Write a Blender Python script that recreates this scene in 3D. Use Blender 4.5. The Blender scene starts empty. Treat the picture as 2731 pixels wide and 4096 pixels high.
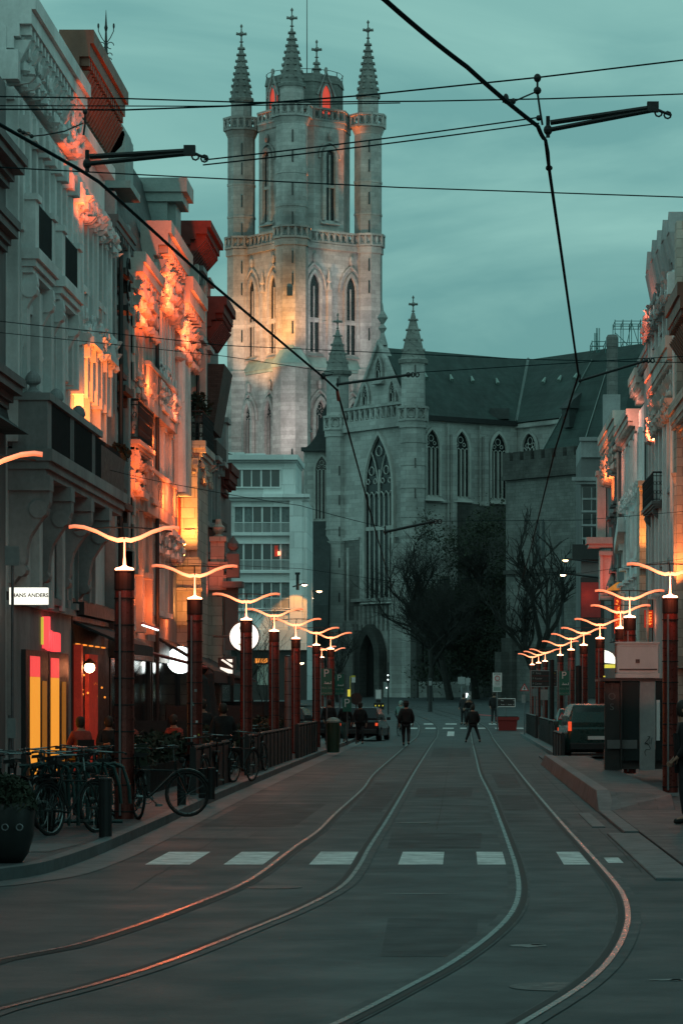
import bpy, bmesh, math, random
from mathutils import Vector, Matrix
R = math.radians
random.seed(7)
SC = bpy.context.scene
COL = SC.collection
# ------------------------------------------------------------------ camera
F, CXP, CYP, CAMH = 12300.0, 1843.0, 2790.0, 1.94       # focal length and principal point of the 2731x4096 photograph
cam = bpy.data.cameras.new('camera'); co = bpy.data.objects.new('camera', cam); COL.objects.link(co)
co.location = (0, 0, CAMH); co.rotation_euler = (R(90), 0, 0)
cam.sensor_fit = 'VERTICAL'; cam.sensor_height = 36; cam.sensor_width = 24
cam.lens = 36 * F / 4096
cam.shift_x = -(CXP - 1365.5) / 4096; cam.shift_y = (CYP - 2048) / 4096
cam.clip_start = 1; cam.clip_end = 3000
SC.camera = co
SC.render.resolution_x = 682; SC.render.resolution_y = 1024
SC.view_settings.view_transform = 'Standard'; SC.view_settings.look = 'None'
SC.view_settings.exposure = 0.0; SC.view_settings.gamma = 1
try:
    SC.cycles.use_denoising = True
    SC.cycles.max_bounces = 5; SC.cycles.diffuse_bounces = 3; SC.cycles.glossy_bounces = 3
    SC.cycles.sample_clamp_indirect = 3
    SC.cycles.caustics_reflective = False; SC.cycles.caustics_refractive = False
except Exception: pass
# ------------------------------------------------------------------ world: overcast dusk over a low NISHITA sky
SUN_EL, SUN_ROT = R(8), R(195)
W = bpy.data.worlds.new('World'); SC.world = W; W.use_nodes = True
nt = W.node_tree; N = nt.nodes; L = nt.links
for n in list(N): N.remove(n)
def nd(t, **k):
    n = N.new(t)
    for a, b in k.items(): setattr(n, a, b)
    return n
out = nd('ShaderNodeOutputWorld'); bg = nd('ShaderNodeBackground'); L.new(bg.outputs[0], out.inputs[0])
sky = nd('ShaderNodeTexSky'); sky.sky_type = 'NISHITA'; sky.sun_disc = False
sky.sun_elevation = SUN_EL; sky.sun_rotation = SUN_ROT; sky.air_density = 2; sky.dust_density = 3
tc = nd('ShaderNodeTexCoord')
mp = nd('ShaderNodeMapping'); mp.inputs['Scale'].default_value = (3.0, 3.0, 11.0); mp.inputs['Location'].default_value = (2.3, .4, 1.45)
L.new(tc.outputs['Generated'], mp.inputs['Vector'])
n1 = nd('ShaderNodeTexNoise'); n1.inputs['Scale'].default_value = 1.6; n1.inputs['Detail'].default_value = 7; n1.inputs['Roughness'].default_value = .5; n1.inputs['Distortion'].default_value = .7
L.new(mp.outputs[0], n1.inputs['Vector'])
cr = nd('ShaderNodeValToRGB')
cr.color_ramp.elements[0].position = .37; cr.color_ramp.elements[0].color = (.150, .375, .372, 1)
cr.color_ramp.elements[1].position = .60; cr.color_ramp.elements[1].color = (.285, .570, .525, 1)
L.new(n1.outputs['Fac'], cr.inputs[0])
# dusk is brighter in the west (behind the camera) and overhead
sx = nd('ShaderNodeSeparateXYZ'); L.new(tc.outputs['Generated'], sx.inputs[0])
mr = nd('ShaderNodeMapRange'); mr.inputs['From Min'].default_value = .85; mr.inputs['From Max'].default_value = -.9
mr.inputs['To Min'].default_value = 1.0; mr.inputs['To Max'].default_value = 1.55; mr.clamp = True
L.new(sx.outputs['Y'], mr.inputs['Value'])
ml = nd('ShaderNodeVectorMath', operation='SCALE'); L.new(cr.outputs[0], ml.inputs[0]); L.new(mr.outputs[0], ml.inputs['Scale'])
# slightly darker band near the horizon
hz2 = nd('ShaderNodeMapRange'); hz2.inputs['From Min'].default_value = .22; hz2.inputs['From Max'].default_value = .85
hz2.inputs['To Min'].default_value = 0; hz2.inputs['To Max'].default_value = 1; L.new(sx.outputs['Z'], hz2.inputs['Value'])
hz = nd('ShaderNodeMapRange'); hz.inputs['From Min'].default_value = 0.02; hz.inputs['From Max'].default_value = .17
hz.inputs['To Min'].default_value = .86; hz.inputs['To Max'].default_value = 1.06; L.new(sx.outputs['Z'], hz.inputs['Value'])
m2 = nd('ShaderNodeVectorMath', operation='SCALE'); L.new(ml.outputs[0], m2.inputs[0]); L.new(hz.outputs[0], m2.inputs['Scale'])
sk = nd('ShaderNodeVectorMath', operation='SCALE'); L.new(sky.outputs[0], sk.inputs[0]); sk.inputs['Scale'].default_value = .05
mz = nd('ShaderNodeMix', data_type='RGBA'); L.new(hz2.outputs[0], mz.inputs['Factor']); L.new(m2.outputs[0], mz.inputs['A']); mz.inputs['B'].default_value = (.20, .37, .36, 1)
m3 = nd('ShaderNodeMix', data_type='RGBA'); m3.inputs['Factor'].default_value = .93
L.new(sk.outputs[0], m3.inputs['A']); L.new(mz.outputs['Result'], m3.inputs['B'])
L.new(m3.outputs['Result'], bg.inputs['Color']); bg.inputs['Strength'].default_value = 1.0
sl = bpy.data.lights.new('sun', 'SUN'); so = bpy.data.objects.new('sun', sl); COL.objects.link(so)
sl.energy = .10; sl.angle = R(50); sl.color = (.72, 1.0, .97); so.rotation_euler = (R(52), 0, R(-22))

# ------------------------------------------------------------------ materials
MATS = {}
def mat(name, col, rough=.8, metal=0.0, var=.22, scale=1.5, bump=.0, bscale=30, brick=None, stain=0.0, spec=.5, emis=None, es=0, axis=(1, 1, 0), mortar=.6, streak=None):
    m = bpy.data.materials.new(name); MATS[name] = m; m.use_nodes = True
    nt = m.node_tree; N = nt.nodes; L = nt.links; b = N['Principled BSDF']
    b.inputs['Roughness'].default_value = rough; b.inputs['Metallic'].default_value = metal
    b.inputs['Specular IOR Level'].default_value = spec
    tc = N.new('ShaderNodeTexCoord')
    def noise(sc, det=5, ro=.6, vec=None):
        n = N.new('ShaderNodeTexNoise'); n.inputs['Scale'].default_value = sc; n.inputs['Detail'].default_value = det
        n.inputs['Roughness'].default_value = ro; L.new(vec if vec else tc.outputs['Object'], n.inputs['Vector']); return n.outputs['Fac']
    def rmp(f, a, va, c, vc):
        r = N.new('ShaderNodeMapRange'); r.inputs['From Min'].default_value = a; r.inputs['From Max'].default_value = c
        r.inputs['To Min'].default_value = va; r.inputs['To Max'].default_value = vc; L.new(f, r.inputs['Value']); return r.outputs[0]
    def scl(c, f):
        s = N.new('ShaderNodeVectorMath'); s.operation = 'SCALE'; L.new(c, s.inputs[0]); L.new(f, s.inputs['Scale']); return s.outputs[0]
    rgb = N.new('ShaderNodeRGB'); rgb.outputs[0].default_value = (*col, 1); c = rgb.outputs[0]
    if var: c = scl(c, rmp(noise(scale), .3, 1 - var, .7, 1 + var))
    if var: c = scl(c, rmp(noise(scale * 14, 3), .3, 1 - var * .45, .7, 1 + var * .45))
    bh = None
    if brick:
        sp = N.new('ShaderNodeSeparateXYZ'); L.new(tc.outputs['Object'], sp.inputs[0])
        dt = N.new('ShaderNodeVectorMath'); dt.operation = 'DOT_PRODUCT'; dt.inputs[1].default_value = axis; L.new(tc.outputs['Object'], dt.inputs[0])
        cb = N.new('ShaderNodeCombineXYZ'); L.new(dt.outputs['Value'], cb.inputs[0])
        if len(brick) > 2: L.new(sp.outputs['Y'], cb.inputs[1])
        else: L.new(sp.outputs['Z'], cb.inputs[1])
        bk = N.new('ShaderNodeTexBrick'); bk.inputs['Scale'].default_value = 1; bk.inputs['Brick Width'].default_value = brick[0]; bk.inputs['Row Height'].default_value = brick[1]
        bk.inputs['Mortar Size'].default_value = brick[1] * .035 + .004; bk.inputs['Mortar Smooth'].default_value = .3; bk.inputs['Bias'].default_value = 0
        bk.inputs['Color1'].default_value = (.82, .82, .82, 1); bk.inputs['Color2'].default_value = (1.12, 1.12, 1.12, 1); bk.inputs['Mortar'].default_value = (mortar, mortar, mortar, 1)
        L.new(cb.outputs[0], bk.inputs['Vector'])
        mm = N.new('ShaderNodeVectorMath'); mm.operation = 'MULTIPLY'; L.new(c, mm.inputs[0]); L.new(bk.outputs['Color'], mm.inputs[1]); c = mm.outputs[0]
        bh = bk.outputs['Fac']
    if stain:
        mp = N.new('ShaderNodeMapping'); mp.inputs['Scale'].default_value = streak or (1, 1, .35); L.new(tc.outputs['Object'], mp.inputs['Vector'])
        f = rmp(noise(scale * .45, 8, .68, mp.outputs[0]), .44, 0, .66, 1)
        mx = N.new('ShaderNodeMath'); mx.operation = 'MULTIPLY_ADD'; L.new(f, mx.inputs[0]); mx.inputs[1].default_value = -stain; mx.inputs[2].default_value = 1
        c = scl(c, mx.outputs[0])
    L.new(c, b.inputs['Base Color'])
    if rough > .25 and var:
        L.new(rmp(noise(scale * 3, 4), .3, max(rough - .09, .05), .7, min(rough + .09, 1)), b.inputs['Roughness'])
    if bump or bh is not None:
        bn = N.new('ShaderNodeBump'); bn.inputs['Distance'].default_value = .02; bn.inputs['Strength'].default_value = bump or .3
        if bh is not None:
            ad = N.new('ShaderNodeMath'); ad.operation = 'MULTIPLY_ADD'; L.new(bh, ad.inputs[0]); ad.inputs[1].default_value = -1.0; L.new(noise(bscale, 4), ad.inputs[2]); L.new(ad.outputs[0], bn.inputs['Height'])
        else: L.new(noise(bscale, 4), bn.inputs['Height'])
        L.new(bn.outputs[0], b.inputs['Normal'])
    if emis:
        b.inputs['Emission Color'].default_value = (*emis, 1); b.inputs['Emission Strength'].default_value = es
    return m
mat('rack_metal', (.03, .065, .062), .4, .3, var=.2, scale=3)
mat('scaffold_grey', (.09, .20, .19), .6, var=0)
CU = (.2, 1.4, 0)     # brick axis for the cathedral: u + w
mat('asphalt', (.034, .046, .050), .62, var=.30, scale=.30, bump=.4, bscale=26, stain=.42, streak=(1.2, .22, 1), spec=.5)
mat('rail_slab', (.038, .050, .053), .64, var=.18, scale=.9, bump=.15, bscale=12, stain=.3, streak=(1, .3, 1))
mat('paving', (.062, .068, .073), .6, var=.2, scale=.8, brick=(.6, .3, 1), axis=(1, 0, 0), stain=.35, streak=(1, 1, 1), bump=.2)
mat('kerb_stone', (.115, .135, .140), .6, var=.18, scale=1.2, stain=.35, streak=(1, .5, 1), bump=.1)
mat('paint', (.80, .81, .79), .6, var=.2, scale=6, stain=.5, streak=(1, 1, 1))
mat('paint_old', (.30, .31, .31), .6, var=.2, scale=2, stain=.5, streak=(1, 1, 1))
mat('steel', (.13, .135, .135), .30, .9, var=.15, scale=3)
mat('groove', (.012, .012, .012), .7, var=0)
mat('plaster', (.72, .75, .74), .75, var=.14, scale=.8, stain=.38, bump=.12, bscale=14)
mat('plaster_warm', (.52, .47, .43), .8, var=.16, scale=.8, stain=.4, bump=.12, bscale=14)
mat('plaster_grey', (.33, .34, .34), .8, var=.18, scale=.8, stain=.42, bump=.12, bscale=14)
mat('plaster_dark', (.16, .16, .16), .8, var=.14, scale=.8, stain=.3, bump=.12, bscale=14)
mat('sandstone', (.50, .44, .38), .82, var=.14, scale=1.1, brick=(.7, .34), axis=(1, 1, 0), stain=.3)
mat('dark_brick', (.075, .055, .05), .85, var=.2, scale=1.2, brick=(.24, .08), stain=.3)
mat('red_brick', (.20, .075, .055), .85, var=.2, scale=1.2, brick=(.24, .08), stain=.25)
mat('brown_wood', (.16, .07, .045), .6, var=.2, scale=2)
mat('slate', (.030, .040, .040), .6, var=.2, scale=1.0, brick=(.3, .22), stain=.2, mortar=.75)
mat('roof_slate', (.034, .060, .056), .75, var=.22, scale=.35, brick=(.5, .45), axis=(.8, .6, 0), stain=.3, mortar=.8)
mat('lead', (.22, .27, .26), .55, .2, var=.2, scale=1)
mat('zinc_green', (.26, .35, .32), .6, .1, var=.2, scale=1)
mat('church_stone', (.43, .44, .425), .88, var=.20, scale=.30, brick=(.95, .42), axis=CU, stain=.42, bump=.3, bscale=6, mortar=.72)
mat('tower_stone', (.50, .48, .46), .88, var=.26, scale=.25, brick=(1.1, .5), axis=CU, stain=.55, bump=.3, bscale=5, mortar=.78)
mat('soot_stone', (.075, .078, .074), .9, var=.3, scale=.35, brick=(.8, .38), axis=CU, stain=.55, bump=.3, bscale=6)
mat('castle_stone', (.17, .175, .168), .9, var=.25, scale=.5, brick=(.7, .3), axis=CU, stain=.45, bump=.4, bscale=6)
mat('castle_dark', (.085, .085, .08), .9, var=.3, scale=.6, brick=(.7, .3), axis=CU, stain=.5, bump=.4, bscale=6)
mat('spire_stone', (.24, .25, .235), .9, var=.25, scale=.5, brick=(.7, .4), axis=CU, stain=.45)
mat('tracery', (.42, .43, .41), .85, var=.15, scale=1, stain=.2)
mat('concrete_panel', (.78, .81, .80), .75, var=.07, scale=.6, brick=(1.6, 1.2), axis=(1, 0, 0), stain=.15, mortar=.82)
mat('white_frame', (.68, .70, .69), .55, var=.06, scale=2)
mat('glass_dark', (.010, .014, .015), .12, var=0, spec=.5)
mat('glass_sky', (.03, .05, .052), .10, var=0, spec=.6)
mat('curtain', (.17, .20, .20), .8, var=.3, scale=5, stain=.3, streak=(6, 1, .1))
mat('church_glass', (.012, .015, .016), .3, var=.3, scale=2)
mat('iron', (.018, .019, .02), .5, .2, var=.2, scale=3)
mat('black_paint', (.012, .013, .013), .5, var=.2, scale=2)
mat('wire_black', (.006, .022, .025), .9, var=0, spec=.1)
mat('insulator', (.016, .018, .018), .5, var=.2, scale=9)
mat('post_metal', (.20, .045, .035), .32, .35, var=.35, scale=5, stain=.4, streak=(5, 5, .3))
mat('grey_metal', (.20, .21, .22), .4, .6, var=.2, scale=2)
mat('post_band', (.02, .018, .018), .6, .3, var=0)
mat('canvas_dark', (.022, .026, .028), .85, var=.25, scale=3)
mat('canvas_red', (.12, .025, .02), .85, var=.25, scale=3)
mat('leaf', (.025, .035, .02), .8, var=.4, scale=3)
mat('bark', (.020, .020, .018), .9, var=.3, scale=3)
mat('cloth_black', (.012, .012, .013), .85, var=.3, scale=6)
mat('cloth_dark', (.022, .023, .026), .85, var=.3, scale=6)
mat('jeans', (.035, .075, .085), .85, var=.3, scale=6)
mat('cloth_teal', (.10, .17, .16), .85, var=.3, scale=6)
mat('cloth_red', (.30, .05, .035), .85, var=.3, scale=6)
mat('skin', (.38, .20, .14), .6, var=.08, scale=6)
mat('hair', (.03, .02, .015), .7, var=.2, scale=9)
mat('white_plastic', (.70, .71, .71), .5, var=.05, scale=2)
mat('rubber', (.012, .012, .012), .8, var=.2, scale=6)
mat('bike_paint', (.014, .022, .022), .35, .3, var=.3, scale=4)
mat('chrome', (.20, .24, .24), .3, .9, var=.1, scale=6)
mat('car_dark', (.02, .022, .026), .25, .3, var=.1, scale=2)
mat('car_green', (.018, .055, .050), .3, .3, var=.1, scale=2)
mat('car_glass', (.03, .055, .055), .08, var=0)
mat('sign_green', (.008, .15, .105), .5, var=.1, scale=2)
mat('sign_black', (.02, .02, .02), .5, var=.1, scale=2)
mat('sign_white', (.75, .76, .75), .5, var=.05, scale=2)
mat('sign_red', (.6, .03, .03), .5, var=.05, scale=2)
mat('sign_yellow', (.75, .62, .08), .5, var=.05, scale=2)
mat('planter_red', (.28, .02, .018), .6, var=.15, scale=2)
mat('banner_red', (.42, .13, .09), .8, var=.12, scale=2)
mat('bin_green', (.012, .045, .025), .6, var=.2, scale=3)
mat('box_white', (.62, .58, .56), .55, var=.08, scale=2, stain=.12)
ORANGE = (1.0, .23, .07)
mat('lamp_hot', (.9, .6, .5), .5, var=0, emis=(1.0, .42, .22), es=9.0)
mat('pink_glow', (.9, .5, .4), .5, var=0, emis=(1.0, .30, .14), es=4.0)
mat('bulb_hot', (.9, .7, .5), .5, var=0, emis=(1.0, .55, .28), es=14.0)
mat('bulb_white', (.9, .9, .9), .5, var=0, emis=(.85, 1.0, .98), es=3.2)
mat('lightbox', (.8, .8, .75), .5, var=0, emis=(1.0, .97, .84), es=1.05)
mat('neon_red', (.8, .1, .1), .5, var=0, emis=(1.0, .075, .085), es=1.0)
mat('window_amber', (.5, .3, .05), .6, var=.1, scale=3, emis=(1.0, .36, .035), es=.85)
mat('window_amber_dim', (.3, .15, .04), .6, var=.1, scale=3, emis=(1.0, .33, .03), es=.22)
mat('window_red', (.5, .1, .1), .6, var=.1, scale=3, emis=(1.0, .07, .07), es=.9)
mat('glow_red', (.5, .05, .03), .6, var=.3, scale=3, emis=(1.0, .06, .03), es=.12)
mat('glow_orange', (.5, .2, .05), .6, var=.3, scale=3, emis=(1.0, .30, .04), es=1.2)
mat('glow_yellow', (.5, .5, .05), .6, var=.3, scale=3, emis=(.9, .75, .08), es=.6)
mat('taillight', (.5, .02, .01), .3, var=0, emis=(1.0, .10, .03), es=.8)
# lamplight reflected by the bird-shaped wings, put in as emission fading towards the tips
m = mat('wing_reflected_glow', (.8, .5, .4), .4, var=0, emis=(1.0, .16, .05), es=1)
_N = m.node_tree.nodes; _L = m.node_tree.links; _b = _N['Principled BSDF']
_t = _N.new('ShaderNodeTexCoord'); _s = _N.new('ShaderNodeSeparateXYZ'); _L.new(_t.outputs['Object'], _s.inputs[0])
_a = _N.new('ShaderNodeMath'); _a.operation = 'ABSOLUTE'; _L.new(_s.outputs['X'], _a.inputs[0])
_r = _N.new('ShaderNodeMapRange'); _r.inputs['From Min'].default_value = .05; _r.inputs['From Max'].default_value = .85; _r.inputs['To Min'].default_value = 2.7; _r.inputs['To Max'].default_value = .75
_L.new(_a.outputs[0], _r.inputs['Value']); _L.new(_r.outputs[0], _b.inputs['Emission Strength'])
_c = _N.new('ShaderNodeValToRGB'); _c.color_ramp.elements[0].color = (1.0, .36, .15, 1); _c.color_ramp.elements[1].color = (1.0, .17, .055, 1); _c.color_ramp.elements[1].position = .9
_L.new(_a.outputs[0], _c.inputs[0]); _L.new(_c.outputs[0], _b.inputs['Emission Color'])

# ------------------------------------------------------------------ geometry helpers
def worg(o):
    v = Vector((0, 0, 0))
    while o is not None: v = v + o.location; o = o.parent
    return v
def tag(o, label=None, cat=None, group=None, kind=None):
    if label: o['label'] = label
    if cat: o['category'] = cat
    if group: o['group'] = group
    if kind: o['kind'] = kind
    return o
def empty(name, loc, label, cat, group=None):
    o = bpy.data.objects.new(name, None); COL.objects.link(o); o.location = loc; o.empty_display_size = .2
    return tag(o, label, cat, group)
def copy_tree(o, parent=None):
    c = o.copy(); COL.objects.link(c); c.parent = parent
    for ch in list(o.children): copy_tree(ch, c)
    return c
def wallT(kind, X):      # facade coordinates (a along the street, o out of the wall, z)
    return (lambda p: (X + p[1], p[0], p[2])) if kind == 'L' else (lambda p: (X - p[1], p[0], p[2]))
def frameT(O, d, n):     # a along d, o along n (outwards), z up
    return lambda p: (O[0] + p[0] * d[0] + p[1] * n[0], O[1] + p[0] * d[1] + p[1] * n[1], p[2])
SPLIT = set('pilaster column quoin giant_console pedestal bar_column balcony_pier oriel crown_merlon dormer panel shop_window slit_window roof_vent buttress string_course plinth bracket lens light_dot iron_scroll side_window grip ring_handle glass_pane roof_box corner_pier lit_bay eyes_and_mouth control_box capital arch slit entablature wall_panel curtain room_lamp chimney bar_lights bench urn_pedestal pier iron_front shade insulator pole post'.split())
class MB:
    def __init__(s, T=None): s.v = []; s.f = []; s.T = T
    def add(s, vs, fs):
        b = len(s.v)
        s.v += [s.T(p) if s.T else tuple(p) for p in vs]
        s.f += [tuple(i + b for i in f) for f in fs]; return s
    def hexa(s, p): return s.add(p, [(0, 1, 2, 3), (7, 6, 5, 4), (0, 4, 5, 1), (1, 5, 6, 2), (2, 6, 7, 3), (3, 7, 4, 0)])
    def box(s, x0, x1, y0, y1, z0, z1, t=0, ty=None):   # t: inset of the top
        ty = t if ty is None else ty
        return s.hexa([(x0, y0, z0), (x1, y0, z0), (x1, y1, z0), (x0, y1, z0), (x0 + t, y0 + ty, z1), (x1 - t, y0 + ty, z1), (x1 - t, y1 - ty, z1), (x0 + t, y1 - ty, z1)])
    def ring(s, path, rads, n=8, cap=True, phase=0):
        P = [Vector(p) for p in path]; vs = []; fs = []; m = len(P); up = None
        for i, p in enumerate(P):
            d = (P[min(i + 1, m - 1)] - P[max(i - 1, 0)]).normalized()
            if up is None: up = Vector((0, 0, 1)) if abs(d.z) < .95 else Vector((1, 0, 0))
            a = d.cross(up); a = a.normalized() if a.length > 1e-6 else Vector((1, 0, 0)); b = a.cross(d).normalized(); up = b
            r = rads[i] if isinstance(rads, (list, tuple)) else rads
            for k in range(n):
                t = 2 * math.pi * k / n + phase
                vs.append(tuple(p + (a * math.cos(t) + b * math.sin(t)) * r))
        for i in range(m - 1):
            for k in range(n):
                k2 = (k + 1) % n; fs.append((i * n + k, i * n + k2, (i + 1) * n + k2, (i + 1) * n + k))
        if cap: fs.append(tuple(range(n))[::-1]); fs.append(tuple((m - 1) * n + k for k in range(n)))
        return s.add(vs, fs)
    def tube(s, p, q, r, n=6, r2=None): return s.ring([p, q], [r, r if r2 is None else r2], n)
    def lathe(s, c, prof, n=12, phase=0, sx=1, sy=1):
        vs = []; fs = []; m = len(prof)
        for r, z in prof:
            for k in range(n):
                t = 2 * math.pi * k / n + phase; vs.append((c[0] + r * math.cos(t) * sx, c[1] + r * math.sin(t) * sy, c[2] + z))
        for i in range(m - 1):
            for k in range(n):
                k2 = (k + 1) % n; fs.append((i * n + k, i * n + k2, (i + 1) * n + k2, (i + 1) * n + k))
        fs.append(tuple(range(n))[::-1]); fs.append(tuple((m - 1) * n + k for k in range(n)))
        return s.add(vs, fs)
    def ball(s, c, r, n=10, sz=1):
        return s.lathe(c, [(r * math.sin(math.pi * i / 6) + 1e-4, -r * sz * math.cos(math.pi * i / 6)) for i in range(7)], n)
    def prism(s, poly, f, t0, t1):     # f(u, v, t) -> point
        n = len(poly)
        return s.add([f(u, v, t0) for u, v in poly] + [f(u, v, t1) for u, v in poly],
                     [tuple(range(n))[::-1], tuple(range(n, 2 * n))] + [(i, (i + 1) % n, n + (i + 1) % n, n + i) for i in range(n)])
    def clusters(s):       # separate pieces: islands whose boxes do not touch
        p = list(range(len(s.v)))
        def fd(i):
            while p[i] != i: p[i] = p[p[i]]; i = p[i]
            return i
        for f in s.f:
            a = fd(f[0])
            for i in f[1:]: p[fd(i)] = a
        bx = {}
        for i, v in enumerate(s.v):
            r = fd(i); b = bx.get(r)
            if b is None: bx[r] = [list(v), list(v)]
            else:
                for k in range(3): b[0][k] = min(b[0][k], v[k]); b[1][k] = max(b[1][k], v[k])
        ks = list(bx); g = {k: k for k in ks}
        if len(ks) > 400: return None
        def fg(i):
            while g[i] != i: i = g[i]
            return i
        for i in range(len(ks)):
            for j in range(i):
                A, B = bx[ks[i]], bx[ks[j]]
                if all(A[0][k] - .03 <= B[1][k] and B[0][k] - .03 <= A[1][k] for k in range(3)): g[fg(ks[i])] = fg(ks[j])
        out = {}
        for f in s.f: out.setdefault(fg(fd(f[0])), []).append(f)
        return list(out.values())
    def build(s, name, m, parent=None, smooth=False, bevel=0):
        if parent is not None and name in SPLIT:
            cl = s.clusters()
            if cl and 1 < len(cl) <= 40:
                first = None
                for fs in cl:
                    q = MB(); ix = {}
                    for f in fs:
                        for i in f:
                            if i not in ix: ix[i] = len(q.v); q.v.append(s.v[i])
                        q.f.append(tuple(ix[i] for i in f))
                    o = q.build1(name, m, parent, smooth, bevel); first = first or o
                return first
        return s.build1(name, m, parent, smooth, bevel)
    def build1(s, name, m, parent=None, smooth=False, bevel=0):
        me = bpy.data.meshes.new(name); o = bpy.data.objects.new(name, me)
        w = worg(parent) if parent else Vector((0, 0, 0))
        me.from_pydata([(p[0] - w.x, p[1] - w.y, p[2] - w.z) for p in s.v], [], s.f)
        bm = bmesh.new(); bm.from_mesh(me); bmesh.ops.recalc_face_normals(bm, faces=bm.faces); bm.to_mesh(me); bm.free()
        if smooth:
            for p in me.polygons: p.use_smooth = True
        me.materials.append(MATS[m] if isinstance(m, str) else m); COL.objects.link(o); o.parent = parent
        if bevel:
            md = o.modifiers.new('bevel', 'BEVEL'); md.width = bevel; md.segments = 2; md.limit_method = 'ANGLE'
        return o
def text(s, name, m, parent, loc, size, rot=(90, 0, 0), extrude=.01, align='CENTER', sx=1, shear=0, bold=0):
    cu = bpy.data.curves.new(name, 'FONT'); cu.body = s; cu.size = size; cu.extrude = extrude; cu.align_x = align; cu.align_y = 'CENTER'; cu.shear = shear; cu.offset = bold
    t = bpy.data.objects.new(name + 'c', cu); COL.objects.link(t)
    bpy.context.view_layer.update()
    me = bpy.data.meshes.new_from_object(t.evaluated_get(bpy.context.evaluated_depsgraph_get())); bpy.data.objects.remove(t); me.name = name
    M = Matrix.Translation(Vector(loc) - (worg(parent) if parent else Vector((0, 0, 0)))) @ Matrix.Rotation(R(rot[2]), 4, 'Z') @ Matrix.Rotation(R(rot[0]), 4, 'X') @ Matrix.Rotation(R(rot[1]), 4, 'Z') @ Matrix.Scale(sx, 4, (1, 0, 0))
    me.transform(M); me.materials.clear(); me.materials.append(MATS[m]); o = bpy.data.objects.new(name, me); COL.objects.link(o); o.parent = parent
    return o
def G(y):                 # the street rises towards the cathedral square
    return 0.0 if y < 150 else min((y - 150) * .0146, 1.95)
def gp(px, py):           # a point of the flat street seen at a pixel of the photograph
    Z = F * CAMH / (py - CYP); return ((px - CXP) * Z / F, Z)
def X_(px, Z): return (px - CXP) * Z / F
def H_(py, Z): return CAMH + (CYP - py) * Z / F
def curve(pts, step=.6):  # Catmull-Rom through plan points
    out = []; P = [pts[0]] + list(pts) + [pts[-1]]
    for i in range(1, len(P) - 2):
        a, b, c, d = [Vector(q) for q in P[i - 1:i + 3]]; n = max(2, int((c - b).length / step))
        for k in range(n):
            t = k / n; out.append(tuple(.5 * ((2 * b) + (c - a) * t + (2 * a - 5 * b + 4 * c - d) * t * t + (-a + 3 * b - 3 * c + d) * t ** 3)))
    out.append(tuple(pts[-1])); return out
def ribbon(mb, path, o0, o1, z0, z1=None, thick=None):   # strip between offsets o0 and o1 of a plan path
    P = [Vector((p[0], p[1])) for p in path]; vs = []; fs = []
    for i, p in enumerate(P):
        d = (P[min(i + 1, len(P) - 1)] - P[max(i - 1, 0)]).normalized(); n = Vector((d.y, -d.x))
        for o in (o0, o1):
            q = p + n * o; vs.append((q.x, q.y, G(q.y) + z0)); 
            if thick: vs.append((q.x, q.y, G(q.y) + z0 - thick))
    k = 4 if thick else 2
    for i in range(len(P) - 1):
        a = i * k; b = a + k
        if thick: fs += [(a, a + 2, b + 2, b), (a + 1, b + 1, b + 3, a + 3), (a, b, b + 1, a + 1), (a + 2, a + 3, b + 3, b + 2)]
        else: fs += [(a, a + 1, b + 1, b)]
    mb.add(vs, fs)
def spot(name, loc, aim, power, size=60, blend=.6, col=ORANGE, r=.08, parent=None):
    l = bpy.data.lights.new(name, 'SPOT'); l.energy = power; l.color = col; l.spot_size = R(size); l.spot_blend = blend; l.shadow_soft_size = r
    o = bpy.data.objects.new(name, l); COL.objects.link(o); o.location = Vector(loc) - (worg(parent) if parent else Vector((0, 0, 0))); o.parent = parent
    o.rotation_euler = (Vector(aim) - Vector(loc)).to_track_quat('-Z', 'Y').to_euler(); return o
def point(name, loc, power, col=ORANGE, r=.1, parent=None):
    l = bpy.data.lights.new(name, 'POINT'); l.energy = power; l.color = col; l.shadow_soft_size = r
    o = bpy.data.objects.new(name, l); COL.objects.link(o); o.location = Vector(loc) - (worg(parent) if parent else Vector((0, 0, 0))); o.parent = parent; return o
# ------------------------------------------------------------------ the street
ys = [-80, 0, 150] + [150 + 8 * i for i in range(1, 18)] + [300, 420, 900, 2500]
mb = MB(); xs = [-900, -60, -20, 20, 60, 900]
mb.add([(x, y, G(y)) for y in ys for x in xs], [(j * 6 + i, j * 6 + i + 1, (j + 1) * 6 + i + 1, (j + 1) * 6 + i) for j in range(len(ys) - 1) for i in range(5)])
tag(mb.build('road', 'asphalt'), kind='structure')
KL = curve([(-30, 31.0), (-12, 31.0), (-6.2, 31.3), (-4.95, 32.6), (-4.62, 36), (-4.62, 45), (-4.75, 60), (-4.8, 90), (-4.8, 150)])
def slab_left():
    mb = MB(); P = KL + [(-4.8, 158)]; vs = []
    for p in P: vs += [(p[0], p[1], G(p[1]) + .12), (-30, max(p[1], 31.0) if p[0] > -29 else 31.0, G(p[1]) + .12)]
    mb.add(vs, [(2 * i, 2 * i + 1, 2 * i + 3, 2 * i + 2) for i in range(len(P) - 1)]); return mb
tag(slab_left().build('pavement', 'paving'), kind='structure')
mb = MB(); ribbon(mb, KL, -.02, .14, .135, thick=.2); tag(mb.build('kerb', 'kerb_stone'), kind='structure')
mb = MB(); ribbon(mb, KL, .145, .60, .006); tag(mb.build('gutter', 'kerb_stone'), kind='structure')
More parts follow.
